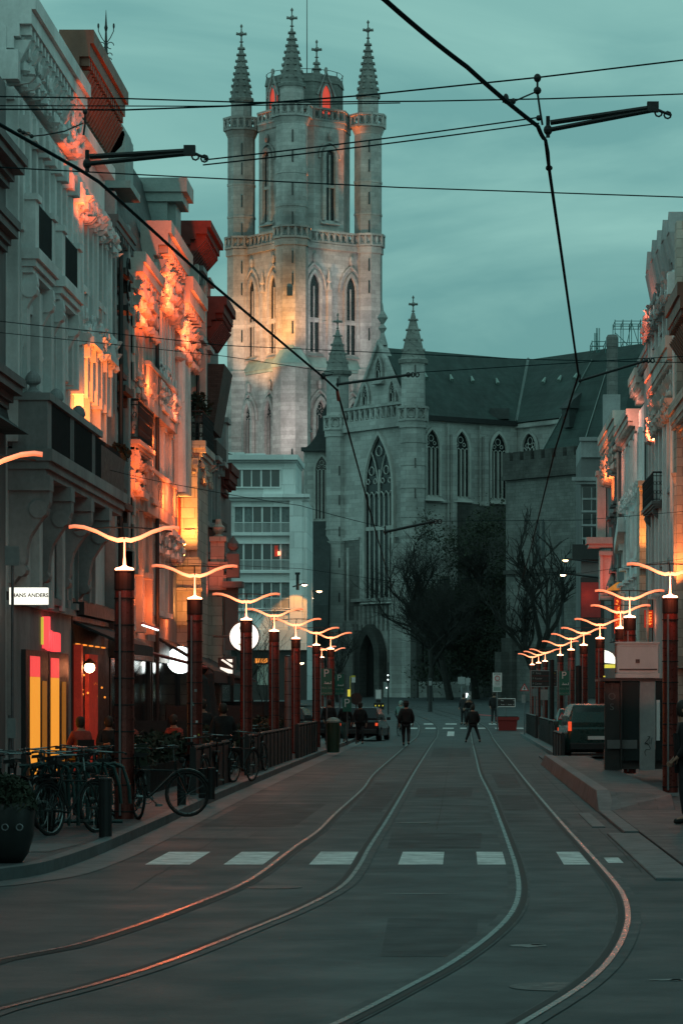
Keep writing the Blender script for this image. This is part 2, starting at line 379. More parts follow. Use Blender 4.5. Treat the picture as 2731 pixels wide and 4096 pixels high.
# right pavement with the raised tram stop
mb = MB(); mb.box(2.52, 30, 32.6, 100, -.05, .05); mb.box(3.32, 30, 100, 158, -.05, .13); tag(mb.build('pavement', 'paving'), kind='structure')
mb = MB(); mb.box(2.06, 2.515, 32.6, 43.4, -.05, .03); mb.box(2.30, 2.515, 43.45, 51.4, -.05, .055); mb.box(3.0, 3.315, 90, 158, -.05, .14)
mb.box(1.95, 2.15, 45.8, 51.2, -.05, .02); mb.box(2.52, 30, 32.3, 32.595, -.05, .04)
tag(mb.build('kerb', 'kerb_stone', bevel=.015), kind='structure')
mb = MB(); mb.hexa([(2.33, 51.45, 0), (3.6, 51.45, 0), (3.6, 89, 0), (2.33, 89, 0), (2.40, 54.2, .30), (3.6, 52.6, .28), (3.6, 87, .28), (2.40, 87, .30)])
tag(mb.build('tram_platform', 'paving', bevel=.01), kind='structure')
mb = MB(); mb.hexa([(2.30, 51.3, 0), (2.60, 51.3, 0), (2.60, 89.2, 0), (2.30, 89.2, 0), (2.37, 54.0, .315), (2.60, 54.0, .315), (2.60, 87.2, .315), (2.37, 87.2, .315)])
tag(mb.build('platform_kerb', 'kerb_stone', bevel=.015), kind='structure')
# pale paving stripe across the corner, worn old markings
mb = MB(); mb.add([(-6.4, 36.2, .126), (-4.85, 36.2, .126), (-4.70, 38.2, .126), (-6.2, 38.2, .126)], [(0, 1, 2, 3)]); tag(mb.build('crossing_paving', 'kerb_stone'), kind='structure')
# crossing blocks
for x in (-3.66, -2.75, -1.76, -.73, .19, 1.19):
    mb = MB(); w = .52 if x != 1.19 else .34
    mb.add([(x, 35.65, .0042), (x + w, 35.65, .0042), (x + w, 38.6, .0042), (x, 38.6, .0042)], [(0, 1, 2, 3)]); tag(mb.build('crossing_stripe', 'paint'), kind='structure')
mb = MB()
mb.add([(x_, y_, .0040) for x_, y_ in ((-4.0, 42.2), (-2.95, 42.2), (-2.95, 44.6), (-4.0, 44.6))], [(0, 1, 2, 3)]); tag(mb.build('worn_marking', 'asphalt_faded' if 'asphalt_faded' in MATS else mat('asphalt_faded', (.06, .075, .078), .65, var=.2, scale=2, stain=.3)), kind='structure'); mb = MB()
for (x0, x1, y0, y1) in [(1.72, 1.9, 36, 37.2)] + [(-3.4 + i * 1.25, -2.75 + i * 1.25, 176.5, 179) for i in range(5)] + [(-2.9 + i * .95, -2.3 + i * .95, 166.5, 169) for i in range(7)] + [(-.7, -.35, 152, 161)]:
    mb.add([(x0, y0, G(y0) + .0042), (x1, y0, G(y0) + .0042), (x1, y1, G(y1) + .0042), (x0, y1, G(y1) + .0042)], [(0, 1, 2, 3)])
tag(mb.build('far_markings', 'paint'), kind='structure')
mb = MB(); rnd = random.Random(5)
for cx, cy, sx, sy in [(.52, 24.0, .16, .16), (.60, 24.1, .07, .1), (1.42, 21.1, .14, .08), (1.5, 21.1, .1, .05), (-.42, 30.4, .5, .05)]:
    mb.add([(cx + math.cos(t * .5236) * sx * rnd.uniform(.6, 1.1), cy + math.sin(t * .5236) * sy * rnd.uniform(.5, 1.2), .0042) for t in range(12)], [tuple(range(12))])
tag(mb.build('worn_marking', 'paint_old'), kind='structure')
mb = MB(); rnd = random.Random(9)     # repair patches and a drain
for (x0, x1, y0, y1) in [(-3.9, -2.5, 46, 56), (.75, 1.35, 53, 61), (-.9, .2, 60, 66), (-.95, .25, 39.5, 44), (-.6, .1, 23, 27), (.8, 1.3, 66, 78), (-1.9, -1.35, 52, 70), (-1.0, .3, 100, 118)]:
    mb.add([(x0, y0, .0021), (x1, y0, .0021), (x1 + .05, y1, .0021), (x0 - .04, y1, .0021)], [(0, 1, 2, 3)])
patch = mat('asphalt_patch', (.027, .037, .041), .7, var=.2, scale=.6, bump=.2, bscale=18, stain=.3, streak=(1, .3, 1))
tag(mb.build('asphalt_patch', patch), kind='structure')
# rails
def rpath(px, tail):
    return curve([gp(*q) for q in px] + tail, .5)
zb = lambda l: [(x / 1.0453 + 1231, y / 1.0453 + 2900) for x, y in l]
za = lambda l: [(x / 1.0453, y / 1.0453 + 3000) for x, y in l]
def far(x): return [(x, 78), (x, 100), (x, 130), (x, 160), (x - .4, 180), (x - 1.9, 205), (x - 4.6, 235), (x - 9.0, 262), (x - 16, 280)]
R2 = rpath(zb([(640, 1400), (780, 1325), (900, 1250), (1080, 1140), (1190, 1060), (1270, 975), (1322, 880), (1338, 790), (1310, 700), (1240, 610), (1150, 510), (1060, 410), (940, 270)]), far(1.5))
R1 = rpath(zb([(-80, 1340), (150, 1240), (400, 1110), (600, 1000), (760, 885), (850, 790), (881, 700), (870, 600), (838, 500), (802, 400), (760, 290)]), far(.48))
L2 = rpath(za([(-200, 1165), (0, 1090), (400, 985), (720, 883), (1050, 752), (1270, 660), (1430, 572), (1500, 490)]) + zb([(260, 510), (330, 400), (400, 280)]), far(-1.2))
L1 = rpath(za([(-200, 945), (0, 880), (280, 828), (430, 785), (560, 742), (700, 692), (880, 622), (1000, 570), (1100, 510), (1230, 410), (1330, 340)]) + zb([(120, 368), (230, 268)]), far(-2.2))
for nm, P, lab, sd in (('tram_rail', R2, 'outermost rail at the right with the long orange reflection', 1), ('tram_rail', R1, 'left rail of the right track, bending sharply left in front of the crossing', -1),
                   ('tram_rail', L2, 'right rail of the left track, crossing the third white block', 1), ('tram_rail', L1, 'outermost rail at the left, running beside the parked bicycles', -1)):
    mb = MB(); ribbon(mb, P, -.11, .11, .0063); s_ = mb.build('track_bed', 'rail_slab'); tag(s_, kind='structure')
    root = empty(nm, (P[40][0], P[40][1], 0), lab, 'tram rail', 'tram rails in the road')
    mb = MB(); ribbon(mb, P, -.026, .022, .012); mb.build('rail_head', 'steel', root)
    mb = MB(); ribbon(mb, P, -.092 if sd > 0 else .033, -.039 if sd > 0 else .088, .0092); mb.build('flange_groove', 'groove', root)
# seams between the asphalt lanes, cross joints, manhole covers
seam = mat('seam', (.022, .024, .024), .8, var=.2, scale=3)
mb = MB(); rnd = random.Random(17)
def crack(pts, w):
    P = curve(pts, .4); P = [(x + rnd.gauss(0, .006), y + rnd.gauss(0, .01)) for x, y in P]; ribbon(mb, P, -w, w, .0032)
for i, y in enumerate((24.6, 46.2, 63, 84)): crack([(-1.9, y), (-.4, y + .05)], .005 + y * .00008)
crack([(-.36, 45), (-.35, 60), (-.36, 100), (-.36, 150)], .004); crack([(2.0, 34), (2.02, 45), (2.05, 60), (2.05, 90)], .006); crack([(-3.3, 31), (-3.35, 45), (-3.4, 70), (-3.4, 120)], .005)
tag(mb.build('asphalt_joints', seam), kind='structure')
for (x, y, r_, lab) in ((.62, 20.6, .30, 'round iron manhole cover near the bottom of the road'), (-1.9, 31.4, .28, 'round iron manhole cover between the left rails'), (-.75, 47.5, .28, 'round iron manhole cover between the tracks beyond the crossing')):
    mb = MB(); mb.lathe((x, y, 0), [(r_, .0), (r_, .005), (r_ - .03, .0055), (.01, .0055)], 24); o = mb.build('manhole_cover', 'iron'); tag(o, lab, 'manhole cover')
# island and lawn edge on the square far off
mb = MB(); mb.box(-2.0, 1.6, 238, 240.4, 1.0, 1.42); tag(mb.build('square_kerb', 'kerb_stone'), kind='structure')
mb = MB(); mb.add([(.4, 206, G(206) + .01), (1.9, 200, G(200) + .01), (2.3, 201, G(201) + .01), (.7, 207, G(207) + .01)], [(0, 1, 2, 3)]); tag(mb.build('red_marking', 'sign_red'), kind='structure')
# ------------------------------------------------------------------ cathedral
CT = (-4.43, 285.0)                  # foot of the right stair turret of the transept front
U = (.8, .6); V = (.6, -.8)          # U runs back along the choir, V along the transept front (left to right)
cath = empty('cathedral', (CT[0] - 6, CT[1] + 10, G(285)), 'gothic cathedral of pale stone with a tall pinnacled tower above its slate roofs', 'cathedral')
def arch_pts(w, z0, zs, za, n=8):    # pointed arch outline: half width w, sill z0, spring zs, apex za
    l = []
    h = za - zs; r = (w * w + h * h) / (2 * w)
    a1 = math.asin(min(1, h / r))
    for i in range(n + 1):
        t = a1 * i / n; l.append((-w + r - r * math.cos(t), zs + r * math.sin(t)))
    return [(-w, z0)] + l + [(-x, z) for x, z in l[::-1][1:]] + [(w, z0)]
def gothic(T, a, z0, zs, za, w, parent, mull=3, frame='tracery', glass='church_glass', depth=.35, transom=None, trac=True, fr=.22, name='window', blind=False, hood=0):
    A = arch_pts(w, z0, zs, za)
    mb = MB(T); o0 = .05
    mb.prism(A, lambda u, v, t: (a + u, t, v), .0, o0)
    g = mb.build(name, glass, parent)
    mb = MB(T)
    mb.ring([(a + u, o0 + depth * .5, v) for u, v in A], fr * .75, 4, phase=.785)
    if hood:
        B = arch_pts(w + hood, zs - .3, zs, za + hood * 1.3); mb.ring([(a + u, .2, v) for u, v in B], .16, 4, phase=.785)
        mb.ball((a, .3, za + hood * 1.3 + .7), .28, 6, 2.2)
    mb.hexa([(a - w - fr, 0, z0 - .5), (a + w + fr, 0, z0 - .5), (a + w + fr, depth + .35, z0 - .5), (a - w - fr, depth + .35, z0 - .5), (a - w - fr, 0, z0 + .15), (a + w + fr, 0, z0 + .15), (a + w + fr, depth * .5, z0 - .15), (a - w - fr, depth * .5, z0 - .15)])
    mw = min(.075, max(.05, w * .05))
    zt = zs - (za - zs) * .15 if trac else zs
    if mull:
        sp = 2 * w / (mull + 1)
        for i in range(1, mull + 1):
            x = -w + sp * i; big = (i == (mull + 1) / 2)
            mb.box(a + x - mw * (1.5 if big else 1), a + x + mw * (1.5 if big else 1), o0, o0 + depth * .45, z0, zt + (.5 * (za - zs) if big and trac and mull > 3 else .15))
        if trac:
            def arc(cx, cz, hw, h2):
                mb.ring([(a + cx + u, o0 + .12, v) for u, v in arch_pts(hw, cz, cz, cz + h2, 4)], mw * .9, 4)
            for i in range(mull + 1): arc(-w + sp * (i + .5), zt, sp * .5, sp * .75)
            def circ(cx, cz, r):
                mb.ring([(a + cx + r * math.cos(t * .6283), o0 + .12, cz + r * math.sin(t * .6283)) for t in range(11)], mw * .8, 4, cap=False)
            hh = za - zt
            if mull >= 5:
                arc(-w / 2, zt, w / 2 * .98, hh * .72); arc(w / 2, zt, w / 2 * .98, hh * .72)
                for sgn in (-1, 1): circ(sgn * w * .5, zt + hh * .42, w * .17); circ(sgn * w * .26, zt + hh * .26, w * .1); circ(sgn * w * .74, zt + hh * .26, w * .1)
                circ(0, zt + hh * .72, w * .2)
            else:
                circ(0, zt + hh * .55, w * .30); circ(-w * .42, zt + hh * .33, w * .17); circ(w * .42, zt + hh * .33, w * .17)
    if transom:
        for tz in transom: mb.box(a - w, a + w, o0, o0 + depth * .6, tz - .18, tz + .18)
    mb.build('tracery', frame, g); return g
def cross(mb, c, s):                 # finial with leafy cross
    x, y, z = c
    mb.lathe((x, y, z), [(.16 * s, 0), (.10 * s, .3 * s), (.34 * s, .45 * s), (.12 * s, .6 * s), (.11 * s, 1.4 * s), (.09 * s, 2.5 * s), (.22 * s, 2.75 * s), (.02, 3.1 * s)], 6)
    for k in range(4):
        t = k * math.pi / 2 + .2
        mb.tube((x, y, z + 1.55 * s), (x + .75 * s * math.cos(t), y + .75 * s * math.sin(t), z + 1.65 * s), .16 * s, 5, .24 * s)
    mb.ball((x, y, z + 1.6 * s), .3 * s, 6, 1.3)
def spire(c, r, z0, z1, parent, m='spire_stone', croc=8, fs=1.0, knobs=True, mname='spire'):
    mb = MB(); mb.lathe((c[0], c[1], 0), [(r * 1.14, z0 - .35), (r * 1.18, z0), (r * .97, z0 + .12), (r * .62, z0 + (z1 - z0) * .45), (.14, z1)], 8, .39)
    if knobs:
        for i in range(1, croc + 1):
            t = i / (croc + .7); zz = z0 + (z1 - z0) * t; q = (r * .97 + (r * .62 - r * .97) * t / .45) if t < .45 else (r * .62 + (.14 - r * .62) * (t - .45) / .55)
            for k in range(8):
                an = .39 + k * math.pi / 4; s_ = .20 * fs
                mb.box(c[0] + (q + .08) * math.cos(an) - s_, c[0] + (q + .08) * math.cos(an) + s_, c[1] + (q + .08) * math.sin(an) - s_, c[1] + (q + .08) * math.sin(an) + s_, zz - .12 * fs, zz + .16 * fs, .05)
    cross(mb, (c[0], c[1], z1 - .1), fs); return mb.build(mname, m, parent)
def balus(mb, T, a0, a1, z0, z1, o, n, th=.3):
    m_ = MB(T); h = z1 - z0
    m_.box(a0, a1, o - th, o, z0, z0 + h * .16); m_.box(a0, a1, o - th - .06, o + .06, z1 - h * .16, z1)
    for i in range(n + 1):
        a = a0 + (a1 - a0) * i / n; m_.box(a - .12, a + .12, o - th * .8, o - .04, z0, z1 - .05)
    for i in range(n):
        a = a0 + (a1 - a0) * (i + .5) / n; w = (a1 - a0) / n * .36
        m_.ring([(a + w * math.cos(t * .785), o - th * .5, z0 + h * .5 + h * .3 * math.sin(t * .785)) for t in range(9)], .07, 4, cap=False)
    mb.v_off = len(mb.v); b = len(mb.v); mb.v += m_.v; mb.f += [tuple(i + b for i in f) for f in m_.f]
# --- tower
TC = (X_(1218, 380), 380.0); TR = 7.95; AP = 5.62; zz = lambda py: H_(py, 380)
TW = 'tower_stone'
tower = MB()
def octa(mb, c, r, z0, z1, n=8, ph=.3926 + .6435, r2=None): mb.lathe((c[0], c[1], 0), [(r, z0), (r if r2 is None else r2, z1)], n, ph)
def sq(mb, half, z0, z1, ap=0):
    mb.hexa([(TC[0] + U[0] * i * half + V[0] * j * half, TC[1] + U[1] * i * half + V[1] * j * half, z) for z in (z0, z1) for i, j in ((-1, -1), (1, -1), (1, 1), (-1, 1))])
sq(tower, AP, 0, 57.2); sq(tower, AP + .35, 56.6, 57.25); sq(tower, AP + .7, 1, 41.6)
tower.build('tower_shaft', TW, cath)
mb = MB(); sq(mb, AP + .75, 41.65, 42.0)
mb.hexa([(TC[0] + U[0] * i * h + V[0] * j * h, TC[1] + U[1] * i * h + V[1] * j * h, z) for z, h in ((42.0, AP + .9), (43.4, AP + .02)) for i, j in ((-1, -1), (1, -1), (1, 1), (-1, 1))])
mb.build('set_off', 'zinc_green', cath)
mb = MB(); octa(mb, TC, 5.72, 57.2, 72.2, 8, .3926 + .6435 + 0); octa(mb, TC, 5.9, 57.25, 58.1, 8, .3926 + .6435); octa(mb, TC, 5.85, 71.6, 72.3, 8, .3926 + .6435)
mb.build('belfry', TW, cath)
mb = MB(); octa(mb, TC, 6.1, 57.26, 57.9, 8, .3926 + .6435, 5.5); mb.build('belfry_sill', 'zinc_green', cath)
mb = MB(); octa(mb, TC, 4.85, 72.2, 77.2, 8, .3926 + .6435); octa(mb, TC, 5.0, 77.2, 78.2, 8, .3926 + .6435, 4.8)
mb.build('lantern', 'spire_stone', cath)
mb = MB(); rr = 4.75
for k in range(16):
    an = k * math.pi / 8 + .64; mb.tube((TC[0] + rr * math.cos(an), TC[1] + rr * math.sin(an), 78.2), (TC[0] + rr * math.cos(an), TC[1] + rr * math.sin(an), 78.7), .05, 4)
mb.ring([(TC[0] + rr * math.cos(k * math.pi / 8), TC[1] + rr * math.sin(k * math.pi / 8), 78.7) for k in range(17)], .04, 4, cap=False)
mb.tube((TC[0] + .3, TC[1], 77), (TC[0] + .3, TC[1], 90), .07, 5, .04); mb.build('roof_rail', 'iron', cath)
dirs = [(-V[0] - U[0], -V[1] - U[1], 'left'), (V[0] - U[0], V[1] - U[1], 'front'), (V[0] + U[0], V[1] + U[1], 'right'), (U[0] - V[0], U[1] - V[1], 'rear')]
for dx, dy, nm in dirs:
    s_ = TR / math.hypot(dx, dy); c = (TC[0] + dx * s_, TC[1] + dy * s_); big = 1.12 if nm == 'front' else 1
    mb = MB(); octa(mb, c if nm != 'front' else (c[0], c[1] - .9), 2.15 * big if nm != 'front' else 2.3, 1, 42.2); octa(mb, c, 1.78 * big, 42.2, 57.3); octa(mb, c, 1.95 * big, 56.5, 57.3)
    octa(mb, c, 1.72 * big, 57.3, 72.0)
    for z in (27, 34, 48.3, 61.2, 65.2): octa(mb, c, 1.80 * big if z > 43 else 2.25 * big, z, z + .28)
    octa(mb, c, 1.75 * big, 71.2, 72.0, r2=2.1 * big); octa(mb, c, 1.30 * big, 72.0, 76.1); octa(mb, c, 1.30 * big, 75.5, 76.1, r2=1.5 * big)
    tu = mb.build('corner_turret', TW if nm != 'rear' else 'church_stone', cath)
    if nm == 'front':
        mb = MB(); c2_ = (c[0], c[1] - .9); octa(mb, c2_, 2.5, 41.7, 42.1, 8); octa(mb, c2_, 2.6, 42.1, 45.8, 8, r2=.1); mb.build('turret_cap', 'zinc_green', tu)
    if nm != 'rear':       # slits
        mb = MB()
        for z in (24.5, 31, 46.5, 52.3, 55.0, 59.7, 63.2, 67.2, 69.6):
            r_ = (2.15 if z < 42.2 else 1.78 if z < 57.3 else 1.72) * big
            an = math.atan2(-c[1], -c[0]); 
            mb.box(c[0] + .1, c[0] + .26, (c[1] - r_ - .06) if not (nm == 'front' and z < 42) else c[1] - 3.3, c[1] - r_ + .5, z - .75, z + .75)
        if nm == 'front': mb.box(c[0] - .5, c[0] + .15, c[1] - 2.1, c[1] - 1.5, 50.3, 51.4)
        mb.build('slit', 'glass_dark', tu)
    # pierced galleries
    mb = MB()
    for (z0, z1, r_) in ((57.35, 58.9, 2.0 * big), (72.02, 73.65, 2.15 * big)):
        for k in range(8):
            a0 = .3926 + .6435 + k * math.pi / 4; p = (c[0] + r_ * math.cos(a0), c[1] + r_ * math.sin(a0)); q = (c[0] + r_ * math.cos(a0 + math.pi / 4), c[1] + r_ * math.sin(a0 + math.pi / 4))
            Ln = math.dist(p, q); d = ((q[0] - p[0]) / Ln, (q[1] - p[1]) / Ln); balus(mb, frameT(p, d, (d[1], -d[0])), 0, Ln, z0, z1, .12, 2)
    mb.build('gallery', TW, tu)
    spire(c, 1.38 * big, 76.1, 82.9 if nm != 'rear' else 82.4, tu, 'spire_stone', 8, .85)
    if nm == 'rear': pass
# galleries of the tower faces
mb = MB()
for s1, s2 in ((U, V), (V, U)):
    for sg in (-1, 1):
        n_ = (s1[0] * sg, s1[1] * sg); O = (TC[0] + n_[0] * (AP + .35), TC[1] + n_[1] * (AP + .35))
        T = frameT(O, s2, n_); balus(mb, T, -4.0, 4.0, 57.3, 58.85, .05, 9)
mb.build('balustrade', TW, cath)
mb = MB()
for k in range(8):
    r_ = 5.8; a0 = .3926 + .6435 + k * math.pi / 4; p = (TC[0] + r_ * math.cos(a0), TC[1] + r_ * math.sin(a0)); q = (TC[0] + r_ * math.cos(a0 + math.pi / 4), TC[1] + r_ * math.sin(a0 + math.pi / 4))
    Ln = math.dist(p, q); d = ((q[0] - p[0]) / Ln, (q[1] - p[1]) / Ln); balus(mb, frameT(p, d, (d[1], -d[0])), 0, Ln, 72.3, 73.9, .12, 5)
mb.build('balustrade', 'church_stone', cath)
# windows of the two visible faces: normals -U (left face) and V (right face)
nL = (-U[0], -U[1]); nR = V
for nn, al, side in ((nL, V, 'L'), (nR, U, 'R')):
    O = (TC[0] + nn[0] * AP, TC[1] + nn[1] * AP); T = frameT(O, al, nn)
    for a in ((-2.9, 1.9) if side == 'L' else (-2.5, 2.9)):
        gothic(T, a, zz(1450) + .6, zz(1175), zz(1112), .88, cath, 1, 'tower_stone', 'church_glass', .28, trac=False, transom=[zz(1300)], fr=.34, hood=.75)
    O = (TC[0] + nn[0] * (AP + .7), TC[1] + nn[1] * (AP + .7)); T = frameT(O, al, nn)
    for a in ((-2.5, 2.2) if side == 'L' else (-2.2, 2.6)):
        gothic(T, a, 24, zz(1680), zz(1610), .95, cath, 2, 'tower_stone', 'church_glass', .6, trac=True, fr=.4, hood=.7)
    mb = MB(frameT((TC[0] + nn[0] * AP, TC[1] + nn[1] * AP), al, nn))
    for a in (-.4,):     # pinnacled buttress strips between the windows
        mb.box(a - .28, a + .28, 0, .5, 43, 51.6); mb.lathe((a, .35, 51.6), [(.42, 0), (.16, .9), (.35, 1.1), (.05, 2.6)], 6)
    for z in (47.6,): mb.box(-5, 5, 0, .18, z, z + .22)
    mb.build('buttress', TW, cath)
    O = (TC[0] + nn[0] * 5.285, TC[1] + nn[1] * 5.285); T = frameT(O, al, nn)
    gothic(T, 0, zz(905), zz(650), zz(618), .92, cath, 1, 'tower_stone', 'church_glass', .35, trac=False, transom=[zz(770)], fr=.45, hood=.55)
    O = (TC[0] + nn[0] * 4.48, TC[1] + nn[1] * 4.48); T = frameT(O, al, nn)
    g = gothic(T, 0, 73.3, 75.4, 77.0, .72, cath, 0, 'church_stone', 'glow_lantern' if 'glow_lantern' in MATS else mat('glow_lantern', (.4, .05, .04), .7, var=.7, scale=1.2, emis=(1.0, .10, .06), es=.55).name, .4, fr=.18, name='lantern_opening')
    mb = MB(T); mb.ring([(-1.3, .25, 75.6), (0, .25, 78.5), (1.3, .25, 75.6)], .16, 4, phase=.785); mb.ball((0, .2, 78.7), .25, 6, 1.6); mb.build('gable', 'church_stone', cath)
# --- transept front and choir
TT = frameT(CT, (-V[0], -V[1]), nL)      # a: 0 at the right turret .. 12.3 at the left turret, o towards the viewer's left
EAVE, RIDGE, HW = 28.0, 35.0, 6.15
mb = MB(TT)
mb.box(-.2, 12.5, -1.5, 0, 1, EAVE)
mb.prism([(1.2, EAVE), (11.1, EAVE), (6.15, 35.3)], lambda u, v, t: (u, t, v), -1.4, -.6)
mb.build('transept_wall', 'church_stone', cath)
mb = MB(TT); mb.box(1.0, 11.3, -.5, .35, 27.2, 27.9); balus(mb, TT, 1.4, 10.9, 27.9, 29.5, .3, 11)
for a in (1.3, 11.0):
    pass
mb.ring([(1.2, -.5, 28), (6.15, -.5, 35.5), (11.1, -.5, 28)], .28, 4, phase=.785)
cross(mb, TT((6.15, -.9, 35.4)), .8) if False else None
mb.build('parapet', 'church_stone', cath)
mb = MB(); q = TT((6.15, -.9, 0)); mb.lathe((q[0], q[1], 35.2), [(.5, 0), (.15, 1.2), (.4, 1.6), (.12, 2.0), (.5, 2.6), (.1, 3.3), (.02, 4)], 6); mb.build('finial', 'church_stone', cath)
gw = gothic(TT, 5.25, H_(2395, 290), H_(1960, 290), H_(1735, 290), 2.35, cath, 5, 'tracery', 'church_glass', .22, transom=[H_(2115, 290)], fr=.30, name='great_window')
for a, z in ((3.9, 30.3), (8.3, 30.3), (6.1, 32.6)):
    T2 = lambda p: TT((p[0], p[1] - .6, p[2])); gothic(T2, a, z - .6, z + .1, z + 1.5, .55, cath, 1, 'church_stone', 'church_glass', .3, fr=.18, name='gable_light')
mb = MB(TT)    # reveal around the great window, portal, string courses
for z, o in ((8.9, .25), (16.9, .2)): mb.box(.8, 3.4, 0, o, z, z + .3); mb.box(8.6, 11.6, 0, o, z, z + .3)
mb.box(2.6, 9.4, 0, .5, 11.0, 11.3)
mb.box(1.9, 2.5, 0, .9, 1, 9); mb.box(9.6, 10.2, 0, .9, 1, 9)
for i in range(9): mb.box(3.2 + i * .72, 3.45 + i * .72, 0, .25, 8.3, 10.6)
mb.build('string_course', 'church_stone', cath)
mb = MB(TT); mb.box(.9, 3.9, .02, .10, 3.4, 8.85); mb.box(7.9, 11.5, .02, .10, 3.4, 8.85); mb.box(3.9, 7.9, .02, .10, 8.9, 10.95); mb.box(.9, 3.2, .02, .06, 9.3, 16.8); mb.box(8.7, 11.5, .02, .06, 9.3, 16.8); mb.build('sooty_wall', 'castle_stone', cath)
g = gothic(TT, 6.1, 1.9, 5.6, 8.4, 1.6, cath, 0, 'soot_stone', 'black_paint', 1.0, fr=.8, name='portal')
mb = MB(TT); mb.box(.2, 5.0, .02, .5, 1, 3.4); mb.box(7.6, 12, .02, .5, 1, 3.4); mb.build('plinth', 'church_stone', cath)
for c0, r, lb, zt in ((CT, 1.17, 'R', 0), ((CT[0] - V[0] * 12.3, CT[1] - V[1] * 12.3), 1.12, 'L', 0)):
    mb = MB(); O = (c0[0], c0[1]); oc = lambda r_, z0, z1, r2=None: mb.lathe((O[0], O[1], 0), [(r_, z0), (r if False else (r_ if r2 is None else r2), z1)], 8, .3926 + .6435)
    oc(r * 1.12, 1, 16.6); oc(r * 1.02, 16.6, 27.4); oc(r * 1.14, 26.9, 27.5); oc(r * .97, 27.5, 33.2)
    for z in (18.6, 21.3, 23.4, 25.5) if lb == 'R' else (9, 18): oc(r * 1.08, z, z + .14)
    oc(r * 1.1, 16.5, 16.9, r * 1.25); oc(r * 1.0, 32.7, 33.3, r * 1.15)
    if lb == 'L':
        mb.box(O[0] - 1.3, O[0] - .3, O[1] - 1.2, O[1] + .5, 1, 16.4); mb.box(O[0] + .9, O[0] + 2.1, O[1] - 1.6, O[1], 1, 16.2)
    else:
        mb.box(O[0] - 2.0, O[0] - 1.0, O[1] - .6, O[1] + 1.4, 1, 16.2)
    tu = mb.build('stair_turret', 'church_stone', cath)
    mb = MB()
    for k in range(8):
        r_ = r * 1.16; a0 = .3926 + .6435 + k * math.pi / 4; p = (O[0] + r_ * math.cos(a0), O[1] + r_ * math.sin(a0)); q = (O[0] + r_ * math.cos(a0 + math.pi / 4), O[1] + r_ * math.sin(a0 + math.pi / 4))
        Ln = math.dist(p, q); d = ((q[0] - p[0]) / Ln, (q[1] - p[1]) / Ln); balus(mb, frameT(p, d, (d[1], -d[0])), 0, Ln, 27.5, 28.9, .08, 1, .2)
    mb.build('gallery', 'church_stone', tu)
    mb = MB()
    for i, z in enumerate((4.5, 8, 11.5, 14.8, 17.8, 20.8, 23.6, 28.5, 32.2)):
        mb.box(O[0] + .15, O[0] + .27, O[1] - r * 1.16, O[1] - r * .5, z - .45, z + .45)
    mb.build('slit', 'glass_dark', tu)
    spire(O, r * 1.08, 33.2, 37.6 if lb == 'R' else 37.2, tu, 'spire_stone', 4, .55)
# choir arm to the right of the turret: wall along U
TU = frameT(CT, U, V)                     # a along U from the turret, o towards V
LA = 12.2
mb = MB(TU); mb.box(0, LA, -1.2, 0, 1, EAVE - .2)
for a in (4.3, 8.05): mb.box(a - .28, a + .28, 0, .75, 9, 26.5, .05); mb.tube((a - .5, .35, 14), (a - .5, .35, 27.5), .09, 6)
for z in (20.1,): mb.box(0, LA, 0, .35, z, z + .3)
mb.build('aisle_wall', 'church_stone', cath)
mb = MB(TU); mb.box(-.0, LA + 1, -.4, .55, EAVE - .3, EAVE + .15); mb.build('eave', 'iron', cath)
for a, s_ in ((1.92, 1), (5.35, 1), (9.75, 1.05)):
    gothic(TU, a, 20.7, 25.2, 27.0, .95 * s_, cath, 3, 'tracery', 'church_glass', .5, fr=.22, hood=0)
mb = MB(TU)   # lower chapels blackened by soot
mb.box(-.9, 14.5, .0, 1.6, 1, 11.9); mb.box(5.4, 14.6, 1.5, 3.2, 1, 15.3); mb.box(4.6, 14.6, -.1, 1.45, 1, 19.9)
for a in (-.9, 2.4, 5.4, 9.5): mb.box(a - .35, a + .35, 1.55, 2.3 if a < 5 else 4.0, 1, 13.2, .05, .3)
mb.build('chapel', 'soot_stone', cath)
for a, b in ((.7, 0), (4.0, 0)): gothic(lambda p: TU((p[0], p[1] + 1.6, p[2])), a, 5.0, 10.0, 12.0, .8, cath, 2, 'soot_stone', 'church_glass', .3, fr=.2, name='chapel_window')
mb = MB(lambda p: TU((p[0], p[1] + 2.35, p[2]))); mb.box(-1.0, 5, -.7, 0, 1, 3.4); mb.build('plinth', 'church_stone', cath)
def gable_roof(name, O, d, n, a0, a1, hw, ze, zr, m, parent, over=.3):
    mb = MB(frameT(O, d, n)); 
    mb.add([(a0, hw + over, ze), (a1, hw + over, ze), (a1, 0, zr), (a0, 0, zr), (a1, -hw - over, ze), (a0, -hw - over, ze)], [(0, 1, 2, 3), (3, 2, 4, 5), (0, 3, 5), (1, 4, 2), (0, 5, 4, 1)])
    return mb.build(name, m, parent)
Om = TT((6.15, 0, 0)); gable_roof('transept_roof', Om, U, V, .8, 20, HW, EAVE, 35.0, 'roof_slate', cath)
Oc = (Om[0] + U[0] * 18.35, Om[1] + U[1] * 18.35)
gable_roof('nave_roof', Oc, V, (-U[0], -U[1]), -7, 34, HW + .2, EAVE, 35.0, 'roof_slate', cath)
mb = MB(frameT(Oc, V, nL)); mb.box(-6.5, 34, -6, 6.1, 1, EAVE - .1); mb.box(0, 34, 5.6, 6.5, EAVE - .5, EAVE - .1); mb.build('nave_wall', 'church_stone', cath)
Tn = frameT((Oc[0] + nL[0] * 6.12, Oc[1] + nL[1] * 6.12), V, nL)
gothic(Tn, 8.3, 16, 25.4, 27.0, 1.15, cath, 3, 'tracery', 'church_glass', .4, fr=.2)
